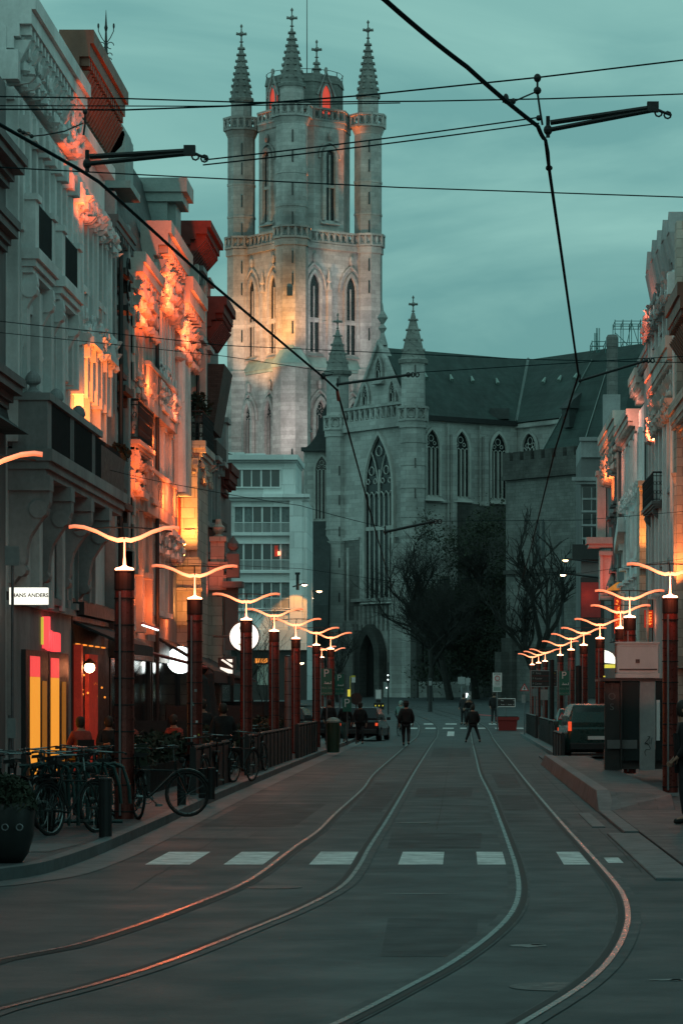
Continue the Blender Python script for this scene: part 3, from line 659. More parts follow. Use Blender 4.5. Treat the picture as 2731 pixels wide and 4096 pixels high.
gothic(Tn, 12.6, 16, 24.7, 26.6, 1.5, cath, 0, 'church_stone', 'church_glass', .4, fr=.2)
# valley, lightning strip, vents, hatch
mb = MB(); p0 = Vector((Oc[0], Oc[1], 35.1)); p1 = Vector(TU((LA - .3, .3, 28.2))); mb.ring([p0, p0.lerp(p1, .5) + Vector((0, 0, -.05)), p1], .16, 4); mb.build('valley', 'lead', cath)
mb = MB(); 
for a in (2.7, 5.7, 8.2, 11.2): 
    f_ = .30; q = frameT(Om, U, V)((a + 1.4, HW * (1 - .60), 35 - 7 * .40 + .1)); mb.tube((q[0] + .1, q[1] - .5, q[2] - .25), (q[0] - .05, q[1] - .1, q[2] + .3), .22, 6, .08)
for a in (4.6, 7.0, 9.4, 12.2):
    q = frameT(Oc, V, nL)((a + 1.2, HW * .42, 35 - 7 * .40 + .1)); mb.tube((q[0] - .15, q[1] - .5, q[2] - .25), (q[0] + .08, q[1] - .1, q[2] + .3), .22, 6, .08)
mb.build('roof_vent', 'zinc_green', cath)
mb = MB(); q = TU((10.4, -.4, 28.9)); mb.box(q[0] - .9, q[0] + .9, q[1] - .7, q[1] + .6, 28.3, 29.3); mb.build('roof_hatch', 'slate', cath)
# chapel between tower and transept, with its sweeping roof and big window
q = (X_(1212, 297), 297.0)
mb = MB(); mb.box(X_(1215, 297), X_(1330, 297), 297, 305, 1, H_(1800, 297)); mb.build('side_chapel', 'church_stone', cath)
mb = MB(); Zc = 296.6; pr = [(1208, 1800), (1238, 1778), (1262, 1745), (1276, 1700), (1292, 1640), (1318, 1590), (1345, 1580), (1345, 1800)]
mb.prism(pr, lambda u, v, t: (X_(u, Zc), Zc + t, H_(v, Zc)), 0, 9); mb.box(X_(1205, Zc), X_(1330, Zc), Zc - .4, Zc + .2, H_(1805, Zc), H_(1790, Zc)); mb.build('side_roof', 'slate', cath)
gothic(frameT((0, 296.98), (1, 0), (0, -1)), X_(1287, 297), H_(2078, 297), H_(1880, 297), H_(1822, 297), .69, cath, 3, 'tracery', 'church_glass', .4, fr=.2)
mb = MB(); mb.hexa([(X_(1226, 288), 288, 1), (X_(1312, 288), 288, 1), (X_(1312, 296), 296, 1), (X_(1226, 296), 296, 1), (X_(1226, 288), 288.2, H_(2420, 288)), (X_(1312, 288), 288.2, H_(2420, 288)), (X_(1312, 288), 295.9, H_(2085, 296)), (X_(1228, 288), 295.9, H_(2085, 296))])
mb.build('sacristy', 'slate', cath)
# floodlights of the tower
FW = (1.0, .60, .42); FO = (1.0, .36, .10)
tw = Vector((TC[0], TC[1], 0))
def flood(loc, aim, p, sz, col, nm='flood'): spot('floodlight', loc, aim, p, sz, 1.0, col, .5, cath)
fx = TC[0]
flood((fx + 5.5, 352, 34), (fx + 4.4, 377, 50), 21000, 36, (1.0, .82, .80))
flood((fx + .6, 352, 28), (fx + .6, 374, 40), 7000, 46, (1.0, .80, .78))
flood((fx - 9.5, 362, 37), (fx - 3.8, 377, 47.5), 30000, 50, (1.0, .45, .18))
flood((fx - 2.8, 364.5, 43.6), (fx - 1.3, 372.3, 49.6), 9000, 74, (1.0, .40, .09))
flood((fx - 6, 352, 24), (fx - 3, 374, 36), 12000, 46, (1.0, .84, .80))
for dx, y_, pw in ((-5.95, 375.4, 20000), (1.28, 372.5, 11000), (5.62, 375.9, 32000)): flood((fx + dx, y_, 58.3), (fx + dx - .05, y_ + .35, 68), pw, 20, (1.0, .20, .04))
# ------------------------------------------------------------------ street fronts
LX, RX = -9.3, 8.0
def house(side, a0, a1, h, m, label, X=None, depth=10, z0=0.0, name='town_house'):
    X = X if X is not None else (LX if side == 'L' else RX)
    T = wallT(side, X); root = empty(name, (X + (-1 if side == 'L' else 1), (a0 + a1) / 2, G((a0 + a1) / 2)), label, 'building')
    mb = MB(T); mb.box(a0 + .01, a1 - .01, -depth, 0, z0, h); mb.build('wall', m, root); return root, T
def cornice(root, T, a0, a1, z, proj, m, h=.7, dent=.55, name='cornice', brack=False):
    mb = MB(T)
    for f, g0, g1 in ((.25, 0, .22), (.45, .22, .45), (.86, .45, .72), (1.0, .72, 1.0)):
        mb.box(a0 - proj * f * .0 - .02, a1 + .02, -.2, proj * f, z - h + h * g0, z - h + h * g1)
    if dent:
        n = max(1, int((a1 - a0) / dent))
        for i in range(n):
            a = a0 + (i + .5) * (a1 - a0) / n
            mb.box(a - dent * .2, a + dent * .2, 0, proj * .8, z - h * .58 - .16, z - h * .58 + .05)
            if brack: mb.hexa([(a - .11, 0, z - h - .5), (a + .11, 0, z - h - .5), (a + .11, .12, z - h - .5), (a - .11, .12, z - h - .5), (a - .11, 0, z - h + .2), (a + .11, 0, z - h + .2), (a + .11, proj * .8, z - h + .2), (a - .11, proj * .8, z - h + .2)])
    return mb.build(name, m, root)
def win(root, T, a, z0, w, h, m='plaster', ped=0, proj=.16, glass='glass_dark', arch=False, cross=True):
    mb = MB(T); w2 = w / 2
    mb.box(a - w2 - .16, a - w2, 0, proj, z0 - .05, z0 + h); mb.box(a + w2, a + w2 + .16, 0, proj, z0 - .05, z0 + h)
    mb.box(a - w2 - .16, a + w2 + .16, 0, proj, z0 + h, z0 + h + .2); mb.box(a - w2 - .25, a + w2 + .25, 0, proj + .12, z0 - .2, z0 - .05)
    if ped:
        mb.box(a - w2 - .35, a + w2 + .35, 0, proj + .28, z0 + h + .35, z0 + h + .52); mb.box(a - w2 - .12, a - w2 + .05, 0, proj + .16, z0 + h + .05, z0 + h + .35); mb.box(a + w2 - .05, a + w2 + .12, 0, proj + .16, z0 + h + .05, z0 + h + .35)
        if ped > 1: mb.prism([(a - w2 - .35, z0 + h + .52), (a + w2 + .35, z0 + h + .52), (a, z0 + h + .52 + w * .42)], lambda u, v, t: (u, t, v), 0, proj + .24)
    f = mb.build('window', m, root)
    mb = MB(T); mb.box(a - w2, a + w2, 0, .02, z0, z0 + h); mb.build('pane', glass, f)
    mb = MB(T); mb.box(a - .03, a + .03, .02, .06, z0, z0 + h); 
    if cross: mb.box(a - w2, a + w2, .02, .06, z0 + h * .68, z0 + h * .68 + .06)
    for s_ in (-1, 1): mb.box(a + s_ * w2 - (.05 if s_ > 0 else 0), a + s_ * w2 + (.05 if s_ < 0 else 0), .02, .07, z0, z0 + h)
    mb.build('sash', 'white_frame', f); return f
def rail(parent, T, a0, a1, z0, z1, o, m='iron', dense=.13, ends=True, inner=0.0, orn=True):
    mb = MB(T)
    def run(p, q):
        L_ = math.dist(p, q); n = max(2, int(L_ / dense)); mb.tube((*p, z1), (*q, z1), .035, 4); mb.tube((*p, z0 + .05), (*q, z0 + .05), .02, 4); mb.tube((*p, z1 - .14), (*q, z1 - .14), .015, 4)
        for i in range(n + 1):
            t = i / n; x = (p[0] + (q[0] - p[0]) * t, p[1] + (q[1] - p[1]) * t); mb.tube((*x, z0), (*x, z1), .014, 3)
            if orn and i < n:
                t2 = (i + .5) / n; x2 = (p[0] + (q[0] - p[0]) * t2, p[1] + (q[1] - p[1]) * t2); d = ((q[0] - p[0]) / L_, (q[1] - p[1]) / L_); rr = dense * .42
                for zc in (z0 + (z1 - z0) * .3, z0 + (z1 - z0) * .62): mb.ring([(x2[0] + d[0] * rr * math.cos(k * 1.0472), x2[1] + d[1] * rr * math.cos(k * 1.0472), zc + rr * 1.4 * math.sin(k * 1.0472)) for k in range(7)], .013, 3, cap=False)
    run((a0, o), (a1, o))
    if ends: run((a0, inner), (a0, o)); run((a1, inner), (a1, o))
    return mb.build('railing', m, parent)
def console(mb, a, z, o, h, w=.3):    # scroll bracket under a slab: top at z, reaching out o, height h
    P = []
    for i in range(9):
        t = i / 8; P.append((.06 + (o - .06) * (1 - t) ** .8 * (1 if t < .9 else .8) + .08 * math.sin(t * 9), z - h * t))
    poly = [(0, z)] + P + [(0, z - h)]
    mb.prism(poly, lambda u, v, t: (a + t, u, v), -w / 2, w / 2)
    mb.ring([(a - w / 2 - .04, o * .72, z - h * .2), (a + w / 2 + .04, o * .72, z - h * .2)], h * .10, 10); mb.ring([(a - w / 2 - .04, o * .28, z - h * .86), (a + w / 2 + .04, o * .28, z - h * .86)], h * .07, 10)
def balcony(root, T, a0, a1, z, proj, m='plaster', railm='iron', rh=1.0, cons=None, ch=.8, orn=True, th=.28, dense=.13):
    mb = MB(T); mb.box(a0, a1, 0, proj, z - th * .45, z); mb.box(a0 + .05, a1 - .05, 0, proj - .07, z - th * .75, z - th * .45); mb.box(a0 + .1, a1 - .1, 0, proj - .14, z - th, z - th * .75)
    for a in (cons if cons is not None else (a0 + .3, a1 - .3)): console(mb, a, z - th, proj * .85, ch)
    b = mb.build('balcony', m, root)
    if railm: rail(b, T, a0 + .04, a1 - .04, z, z + rh, proj - .06, railm, orn=orn, dense=dense)
    return b
def pil(mb, a, w, z0, z1, o=.14): 
    mb.box(a - w / 2, a + w / 2, 0, o, z0, z1); mb.box(a - w / 2 - .06, a + w / 2 + .06, 0, o + .06, z1 - .3, z1); mb.box(a - w / 2 - .06, a + w / 2 + .06, 0, o + .06, z0, z0 + .3)
# --- left, first: sliver of the neighbour
r, T = house('L', 46, 62.9, 14.5, 'plaster_dark', 'dark house front at the left edge of the photo, before the white house', depth=8)
for z, p in ((11.6, .35), (8.4, .45), (12.9, .5)): cornice(r, T, 52, 62.6, z, p, 'plaster_dark', .6, 0)
mb = MB(T); mb.hexa([(54, 0, 7.3), (62.7, 0, 7.3), (62.7, .5, 7.3), (54, .5, 7.3), (54, 0, 8.1), (62.7, 0, 8.1), (62.7, .1, 7.6), (54, .1, 7.6)]); mb.build('canopy', 'slate', r)
for a in (56, 59.5): win(r, T, a, 9, 1.3, 2.2, 'plaster_dark')
# --- left white house with the three globes on its balcony
r, T = house('L', 62.95, 80.4, 15.7, 'plaster', 'tall white house with heavy balconies, fluted pilasters and stone globes')
Bz = r
mb = MB(T); mb.box(72.7, 80.35, -4, -.02, 15.7, 17.2); mb.build('attic_wall', 'plaster', r)
cornice(r, T, 63.0, 72.4, 16.35, .60, 'plaster', 1.1, .5, brack=True)
mb = MB(T); mb.box(62.9, 72.5, -.2, .25, 14.6, 15.2); mb.box(62.95, 80.3, 0, .16, 14.2, 14.45); mb.box(72.6, 80.35, 0, .28, 15.45, 15.75); mb.build('entablature', 'plaster', r)
cornice(r, T, 72.8, 80.38, 17.75, .62, 'brown_wood', 1.15, .42, 'eaves', True)
mb = MB(T)      # attic panels and their small windows
for a in (64.6, 68, 71): mb.box(a - .7, a + .7, 0, .1, 14.55, 15.3)
for a in (63.25, 63.75): mb.box(a - .14, a + .14, 0, .22, 7.2, 14.3)
for a in [63.6 + i * 1.0 for i in range(17)]:
    mb.box(a - .16, a + .16, 0, .36 if i % 2 else .28, 11.6 if a < 70.5 else 9.2, 14.25, .01)
    mb.box(a - .22, a + .22, 0, .42, 13.6, 13.95)
for a in [64.1 + i * 1.9 for i in range(4)]: mb.box(a - .25, a + .25, 0, .3, 3.9, 10.6)
mb.build('pilaster', 'plaster', r)
for a in (65.2, 68.9, 74.2, 77.6): win(r, T, a, 11.9, 1.0, 2.1, 'plaster', 0)
for a in (65.2, 68.9): win(r, T, a, 7.6, 1.2, 2.5, 'plaster', 0)
for a in (74.8, 78.3): win(r, T, a, 8.1, 1.1, 2.0, 'plaster', 2, proj=.22)
# upper stone balconies with iron fronts
for a0, a1 in ((63.62, 66.9), (67.9, 71.3)):
    b = balcony(r, T, a0, a1, 11.25, .58, 'plaster', None, ch=1.7, cons=(a0 + .35, a1 - .35), th=.5)
    mb = MB(T)
    for a in (a0 + .06, a1 - .6): mb.box(a, a + .52, .0, .50, 11.25, 12.25); mb.box(a - .05, a + .57, -.02, .56, 12.25, 12.38)
    mb.build('pedestal', 'plaster', b)
    mb = MB(T); mb.box(a0 + .6, a1 - .62, .36, .44, 11.3, 12.2); 
    for i in range(14): mb.tube((a0 + .6 + i * (a1 - a0 - 1.2) / 13, .46, 11.3), (a0 + .6 + i * (a1 - a0 - 1.2) / 13, .46, 12.25), .03, 4)
    mb.build('iron_front', 'iron', b)
# great lower balcony
b = balcony(r, T, 63.1, 77.4, 7.05, .92, 'plaster_grey', None, cons=(), th=.55)
mb = MB(T)
for a in (63.15, 66.9, 70.8): mb.box(a, a + .62, .1, .82, 7.05, 8.05)
mb.box(63.1, 72.4, .05, .88, 8.05, 8.2); mb.box(63.2, 63.8, 0, .8, 7.1, 8.0); mb.build('balcony_pier', 'plaster_grey', b)
mb = MB(T); mb.box(63.8, 72.3, .66, .76, 7.05, 8.03); mb.box(72.4, 77.3, .74, .84, 7.1, 7.9)
for i in range(60): a = 63.9 + i * .22; mb.tube((a, .80, 7.05), (a, .80, 8.03), .03, 4)
mb.build('balustrade', 'iron', b)
for a in (63.6, 67.25, 71.15):
    mb = MB(T); mb.lathe((a, .46, 8.2), [(.20, 0), (.19, .05), (.12, .09), (.07, .16), (.08, .20), (.145, .235), (.150, .24), (.165, .27), (.162, .33), (.145, .39), (.11, .445), (.06, .485), (.01, .50)], 16); mb.build('globe_finial', 'plaster_grey', b)
mb = MB(T)
for a in (63.5, 67.0, 70.6, 74.2): console(mb, a, 6.2, .85, 1.9, .42); mb.box(a - .3, a + .3, 0, .86, 6.2, 6.5)
mb.build('giant_console', 'plaster_grey', r)
mb = MB(T)
for a in (64.6, 66.2, 68.2, 69.6, 71.6): mb.box(a - .18, a + .18, 0, .16, 4.0, 6.4); mb.box(a - .24, a + .24, 0, .2, 4.0, 4.2)
mb.build('pilaster', 'plaster_grey', r)
for a in (65.4, 68.9, 73, 76.4): win(r, T, a, 4.2, 1.0, 1.9, 'plaster_grey')
mb = MB(T); mb.box(62.96, 72.7, 0, .10, .12, 3.9); mb.box(63, 72.8, 0, .22, 3.86, 4.0); mb.build('shop_wall', 'plaster_grey', r)
mb = MB(T); mb.box(64.4, 67.9, .1, .2, .3, 2.95); mb.box(68.0, 71.4, .1, .2, .3, 2.95); mb.build('shop_window', 'iron', r)
for a0, a1 in ((65.02, 66.45), (68.3, 69.6)):
    mb = MB(T); mb.box(a0, a1, .2, .22, .3, 2.38); mb.build('lit_panel', 'window_amber', r)
    mb = MB(T); mb.box(a0, a1, .2, .22, 2.385, 2.82); mb.build('lit_panel', 'window_red', r)
for a0, a1 in ((66.9, 67.55), (70.2, 70.8)): mb = MB(T); mb.box(a0, a1, .2, .22, .3, 2.3); mb.build('lit_panel', 'window_amber_dim', r)
# the bar in the same row
mb = MB(T); mb.box(72.75, 80.3, 0, .12, .12, 4.3); mb.box(72.75, 80.3, .0, .4, 3.9, 4.2); mb.build('bar_front', 'black_paint', r)
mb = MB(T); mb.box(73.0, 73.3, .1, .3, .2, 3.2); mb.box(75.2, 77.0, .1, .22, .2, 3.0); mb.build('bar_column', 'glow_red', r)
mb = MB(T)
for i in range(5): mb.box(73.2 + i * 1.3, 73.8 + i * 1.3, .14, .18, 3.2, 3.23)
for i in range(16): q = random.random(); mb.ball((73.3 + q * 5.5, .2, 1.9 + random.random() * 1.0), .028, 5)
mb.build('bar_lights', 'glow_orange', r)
al = empty('wall_lantern', (-8.95, 74.2, 2.66), 'small blazing lantern on the front of the dark bar', 'lamp')
mb = MB(); mb.ball((-8.95, 74.2, 2.66), .13, 10); mb.build('bulb', 'bulb_hot', al); mb = MB(); mb.tube((-9.2, 74.2, 2.8), (-8.95, 74.2, 2.8), .02, 5); mb.lathe((-8.95, 74.2, 2.76), [(.16, 0), (.03, .12)], 10); mb.build('bracket', 'iron', al)
point('lantern_light', (-8.72, 73.9, 2.66), 28, (1, .30, .12), .08, al)
# bar awning
aw = empty('awning', (-9.2, 76.5, 3.2), 'black awning over the bar beside the amber shop windows', 'awning')
mb = MB(T); mb.hexa([(72.9, 0, 3.75), (80.2, 0, 3.75), (80.2, 1.25, 3.2), (72.9, 1.25, 3.2), (72.9, 0, 3.82), (80.2, 0, 3.82), (80.2, 1.27, 3.26), (72.9, 1.27, 3.26)]); mb.build('canopy', 'canvas_dark', aw)
mb = MB(T); mb.box(72.9, 80.2, 1.25, 1.28, 3.0, 3.24); mb.build('valance', 'canvas_dark', aw)
# light of the bar balcony on the pedimented window
spot('facade_light', (-8.85, 72.9, 7.7), (-9.1, 76.5, 10.8), 1710, 74, .9, (1.0, .18, .035), .06, r); point('facade_light', (-8.75, 76.3, 7.8), 87, (1.0, .18, .035), .08, r); spot('facade_light', (-8.6, 72.0, 13.0), (-8.9, 75.0, 15.6), 345, 80, .9, (1.0, .12, .03), .06, r)
spot('facade_light', (-8.2, 69.6, 12.6), (-8.8, 71.6, 15.8), 467, 50, .7, (1.0, .11, .03), .06, r)
spot('facade_light', (-7.9, 74.2, 13.2), (-8.8, 77.6, 16.8), 279, 80, .8, (1.0, .12, .03), .06, r)
# chimney pinnacle with wrought iron ornament on the roof ridge of that house
rf = empty('roof_finial', (X_(425, 82), 82, 17.6), 'wrought iron finial with curled branches on the roof at the left', 'finial')
mb = MB(); c = (X_(425, 82), 82.0); zt = H_(40, 82)
mb.lathe((c[0], c[1], 16.5), [(.13, 0), (.07, 1.0), (.06, 2.4), (.025, 3.2), (.05, 3.3), (.03, zt - 16.9), (.005, zt - 16.5)], 6); mb.build('spike', 'iron', rf)
mb = MB()
for s_ in (-1, 1):
    mb.ring([(c[0] + s_ * x, c[1], H_(y, 82)) for x, y in ((.02, 172), (.12, 150), (.20, 125), (.205, 110))], .012, 4); mb.ball((c[0] + s_ * .205, c[1], H_(104, 82)), .03, 5, 2.6)
    for zc, rr in ((182, .09), (222, .07), (240, .06)): mb.ring([(c[0] + s_ * (.03 + rr + rr * math.cos(k * .7)), c[1], H_(zc, 82) + rr * math.sin(k * .7)) for k in range(8)], .012, 4)
mb.build('scrollwork', 'iron', rf)
# --- narrow dark house
r, T = house('L', 80.45, 85.1, 14.2, 'dark_brick', 'narrow soot-dark house with iron scrolls, squeezed beside the tall white house')
mb = MB(T); mb.box(80.5, 81.0, 0, .25, 3, 15.2); mb.box(83.6, 84.1, 0, .28, 6, 14.8); mb.build('pilaster', 'plaster_grey', r)
for z in (4.5, 7.6, 10.7): win(r, T, 82.3, z, 1.2, 2.1, 'dark_brick', 1)
cornice(r, T, 80.5, 85.0, 14.6, .35, 'plaster_dark', .6, .4)
mb = MB(T); 
for k in range(3): mb.ring([(82.0 + .3 * math.cos(t * .7), .45, 13.4 - k * .6 + .26 * math.sin(t * .7)) for t in range(9)], .03, 4)
mb.box(81.5, 82.6, 0, .5, 12.2, 12.35); mb.build('iron_scroll', 'iron', r)
# --- orange corniced house with the black balcony
r, T = house('L', 85.15, 91.25, 14.0, 'plaster_warm', 'house with a glowing orange bracketed cornice and a black iron balcony')
cornice(r, T, 85.9, 91.2, 14.4, .5, 'plaster_warm', 1.0, .8, brack=True)
for a in (86.8, 89.6):
    for z, p in ((11.2, 2), (9.2, 0), (5.6, 1)): win(r, T, a, z if z != 9.2 else 9.3, 1.0, 1.6, 'plaster_warm', p)
balcony(r, T, 85.2, 89.5, 9.1, .42, 'plaster_warm', 'iron', 1.1, (85.6, 89.0), 1.5)
mb = MB(T)
for a in (85.5, 88.2, 91.0): pil(mb, a, .4, 9.3, 13.6, .2); pil(mb, a, .4, 3.8, 8.0, .2)
for i in range(12): mb.box(85.3, 85.75, 0, .25, 4 + i * .75, 4.5 + i * .75)
mb.build('quoin', 'plaster_warm', r)
mb = MB(T); mb.hexa([(84.9, -.6, 14.45), (91.3, -.6, 14.45), (91.3, 0, 14.45), (84.9, 0, 14.45), (84.9, -4, 18.3), (91.3, -4, 18.3), (91.3, -.7, 18.0), (84.9, -.7, 18.0)]); mb.build('mansard_roof', 'slate', r)
for dz, da, px0, px1 in ((0, 0, 460, 590),):
    mb = MB(T); mb.box(85.0, 87.2, -1.5, .02, 16.2, 17.6); mb.ring([(85.0, -.6, 17.5), (87.3, -.6, 17.5)], .62, 12); mb.box(84.8, 87.4, -1.4, .2, 16.0, 16.2); mb.build('dormer', 'lead', r)
spot('facade_light', (-8.05, 84.9, 12.0), (-8.85, 88.2, 14.1), 2021, 66, .9, (1.0, .12, .03), .06, r)
spot('facade_light', (-8.0, 90.6, 13.2), (-8.7, 94.6, 15.7), 2310, 62, .9, (1.0, .12, .03), .06, r)
spot('facade_light', (-8.2, 83.9, 7.2), (-9.1, 86.4, 8.9), 627, 60, .9, (1.0, .14, .03), .06, r)
point('facade_light', (-8.6, 87.5, 5.0), 60, (1, .18, .05), .1, r)
# --- house with the orange loggia and white columns
r, T = house('L', 91.3, 100.7, 15.6, 'plaster_grey', 'white columned house with an orange lit coffered cornice and balcony rails')
cornice(r, T, 91.3, 98.6, 16.1, .72, 'plaster_warm', 1.3, .7, brack=True)
cornice(r, T, 97.9, 103.4, 15.35, .80, 'plaster_warm', 1.5, .8, 'bay_cornice', True)
mb = MB(T)
for a in [91.8 + i * .95 for i in range(7)]: pil(mb, a, .42, 11.7, 14.9, .22)
for a in (92, 94.5, 97): pil(mb, a, .4, 7.8, 10.4, .2)
for a in (98.3, 99.2, 100.2): mb.lathe((a, .3, 8.5), [(.24, 0), (.2, 5.2), (.26, 5.5)], 10)
mb.build('column', 'plaster', r)
for a in (93, 95.6):
    for z in (4.6, 8.2, 12.1): win(r, T, a, z, 1.1, 2.0, 'plaster', 1)
for z, zz_ in ((10.6, 11.6), (7.6, 8.6)):
    mb = MB(T); mb.box(88, 97.2, 0, .35, z - .35, z); b = mb.build('balcony', 'plaster_warm', r)
    mb = MB(T); mb.box(88.1, 97, .26, .4, zz_ - .12, zz_)
    for i in range(20): mb.box(88.2 + i * .45, 88.32 + i * .45, .28, .36, z, zz_ - .1)
    mb.build('balustrade', 'plaster_warm', b)
mb = MB(T); mb.box(99.6, 101.6, -2.2, -.2, 15.6, 18.3); mb.box(99.9, 101.7, -.6, .05, 15.6, 18.2); mb.box(99.4, 101.9, -2.2, .45, 18.3, 18.75); mb.box(99.5, 101.8, -2.2, .3, 18.0, 18.3); mb.build('lucarne', 'lead', r)
mb = MB(T); mb.hexa([(91.2, -.9, 15.7), (100.6, -.9, 15.7), (100.6, -.3, 15.7), (91.2, -.3, 15.7), (91.2, -4, 19.0), (100.6, -4, 19.0), (100.6, -1.0, 18.6), (91.2, -1.0, 18.6)]); mb.build('mansard_roof', 'slate', r)
spot('facade_light', (-8.1, 91.2, 12.2), (-8.7, 95.6, 15.6), 332, 60, .9, (1.0, .12, .03), .06, r)
spot('facade_light', (-8.0, 96.6, 12.9), (-8.6, 100.4, 14.8), 1580, 70, .9, (1.0, .15, .045), .06, r)
point('facade_light', (-8.55, 93.5, 8.1), 76, (1, .16, .05), .1, r); point('facade_light', (-8.55, 95.5, 10.9), 45, (1, .16, .05), .1, r)
for x_, y_, z_, p_ in ((-8.75, 89.2, 9.4, 60), (-8.7, 92.4, 7.9, 50), (-8.8, 90.2, 4.6, 34), (-8.7, 96.0, 8.0, 40), (-8.8, 97.4, 4.4, 30), (-8.75, 88.0, 10.9, 34)): point('facade_light', (x_, y_, z_), p_ * 1.9, (1, .15, .03), .08, r)
# --- house with the brightly lit bay
r, T = house('L', 100.75, 105.3, 13.4, 'sandstone', 'stone house whose projecting bay is flooded with yellow light under a black balcony')
mb = MB(T); mb.box(100.9, 105.1, -.3, .66, .12, 9.7); mb.build('bay', 'sandstone', r)
mb = MB(T); fx_ = lambda px: -9.3 - 0  # frontal relief of the bay side that faces the viewer
Zb = 100.9
def bb(px0, px1, py0, py1, d): return (X_(px0, Zb), X_(px1, Zb), Zb - d, Zb, H_(py1, Zb), H_(py0, Zb))
mb = MB(); mb.box(*bb(726, 792, 1890, 2200, .16)); mb.box(*bb(722, 796, 1835, 1862, .26)); mb.box(*bb(724, 794, 1862, 1890, .20)); mb.box(*bb(683, 826, 1795, 1812, .22)); mb.box(*bb(683, 826, 1765, 1795, .34))
mb.box(*bb(722, 800, 2230, 2262, .3)); mb.box(*bb(740, 784, 2120, 2140, .2)); mb.box(*bb(690, 806, 2240, 2350, .12)); mb.box(*bb(686, 812, 2352, 2368, .26)); mb.box(*bb(690, 806, 2368, 2500, .1)); mb.box(*bb(750, 774, 1800, 1830, .3))
for px in (734, 784): mb.ring([(X_(px, Zb), Zb - .3, H_(1868, Zb)), (X_(px, Zb), Zb - .05, H_(1868, Zb))], .085, 10)
for px in (738, 758, 778): mb.ball((X_(px, Zb), Zb - .2, H_(1888, Zb)), .07, 6)
mb.ring([(X_(765, Zb) + .13 * math.cos(t * .5236), Zb - .2, H_(2252, Zb) + .16 * math.sin(t * .5236)) for t in range(7)], .04, 5)
mb.build('pilaster', 'sandstone', r)
mb = MB(); mb.box(*bb(713, 727, 1886, 1970, .02)); mb.box(*bb(713, 727, 1992, 2220, .02)); mb.build('slit_window', 'glow_red', r)
b = balcony(r, T, 100.78, 105.2, 10.25, .90, 'plaster_warm', 'iron', 1.08, (), th=.5, dense=.11)
cornice(r, T, 100.8, 105.2, 13.8, .5, 'plaster_dark', .6, .5); win(r, T, 103, 10.6, 1.3, 2.2, 'plaster_grey', 1)
spot('facade_light', (X_(755, 99.9), 99.75, H_(2260, 99.9)), (X_(757, 101), 100.9, H_(1900, 101)), 1152, 75, .9, (1.0, .34, .07), .06, r)
spot('facade_light', (X_(745, 99.5), 99.3, H_(2480, 99.9)), (X_(745, 101), 100.9, H_(2330, 101)), 216, 100, .9, (1.0, .34, .07), .06, r)
# plants on the balconies
for (px, py, Z, s_, lab) in ((795, 1620, 103, .45, 'dark leafy plant above the black balcony over the yellow lit bay'), (478, 1815, 79, .26, 'small potted shrub beside the glowing bracketed balcony')):
    root = empty('balcony_plant', (X_(px, Z), Z, H_(py, Z) - s_), lab, 'plant'); mb = MB(); rnd = random.Random(px)
    for i in range(260):
        d = Vector((rnd.gauss(0, 1), rnd.gauss(0, 1), rnd.gauss(0, 1))); d = d.normalized() * s_ * rnd.random() ** .5; c = Vector((X_(px, Z), Z, H_(py, Z))) + d; u_ = Vector((rnd.uniform(-1, 1), rnd.uniform(-1, 1), rnd.uniform(-1, 1))) * .09; v_ = Vector((rnd.uniform(-1, 1), rnd.uniform(-1, 1), rnd.uniform(-1, 1))) * .09
        mb.add([tuple(c - u_), tuple(c + v_), tuple(c + u_), tuple(c - v_)], [(0, 1, 2, 3)])
    mb.build('foliage', 'leaf', root); mb = MB(); mb.lathe((X_(px, Z), Z, H_(py, Z) - s_ - .15), [(.12, 0), (.17, .28)], 8); mb.build('pot', 'plaster_dark', root)
# --- dark red roofed houses towards the square
r, T = house('L', 105.35, 112.2, 17.2, 'plaster_dark', 'dark house with a wide overhanging dark red eaves board')
cornice(r, T, 103.2, 108.6, 17.95, .92, 'canvas_red', .8, .5, 'eaves', True)
for a in (106.8, 109.8):
    for z in (4.6, 8.3, 12, 14.4): win(r, T, a, z, 1.1, 1.9, 'plaster_grey', 1)
mb = MB(T); mb.box(105.4, 105.9, 0, .3, 3, 16.8); mb.box(108.6, 109, 0, .3, 3, 16.8); mb.build('pilaster', 'plaster_warm', r)
r, T = house('L', 112.25, 118, 15.9, 'plaster_dark', 'dark house with a shadowy stepped cornice before the white apartment block')
cornice(r, T, 112.3, 116.8, 16.6, .76, 'canvas_red', 1.1, .5, 'eaves', True)
mb = MB(T); mb.hexa([(113.2, 0, 11.8), (116.8, 0, 11.8), (116.8, .2, 11.8), (113.2, .2, 11.8), (113.0, 0, 14.2), (117, 0, 14.2), (117, .62, 14.2), (113.0, .62, 14.2)]); mb.box(113, 117.6, 0, .34, 10.9, 11.4); mb.box(113.4, 116.6, 0, .45, 8.2, 8.5); mb.build('oriel', 'dark_brick', r)
for a in (113.6, 116.4):
    for z in (5, 8.4): win(r, T, a, z, 1.1, 1.9, 'plaster_grey', 1)
r, T = house('L', 118.05, 124.6, 9.9, 'plaster_dark', 'lowest house of the left row with a red lit side bay')
cornice(r, T, 117.5, 121.5, 10.9, .55, 'canvas_red', 1.1, .5)
mb = MB(T); mb.box(119.2, 120.4, -1.3, .2, 9.9, 12.6); mb.box(119.1, 120.5, -1.4, .3, 12.6, 12.8); mb.tube((119.8, -.2, 12.8), (119.8, -.2, 13.4), .14, 6); mb.build('chimney', 'plaster_grey', r)
Zb2 = 105.45
for (p0, p1, y0, y1, mm) in ((843, 905, 2160, 2280, 'planter_red'), (845, 912, 2285, 2330, 'planter_red'), (905, 950, 2200, 2340, 'plaster_dark'), (830, 930, 2140, 2150, 'plaster_dark')):
    pass
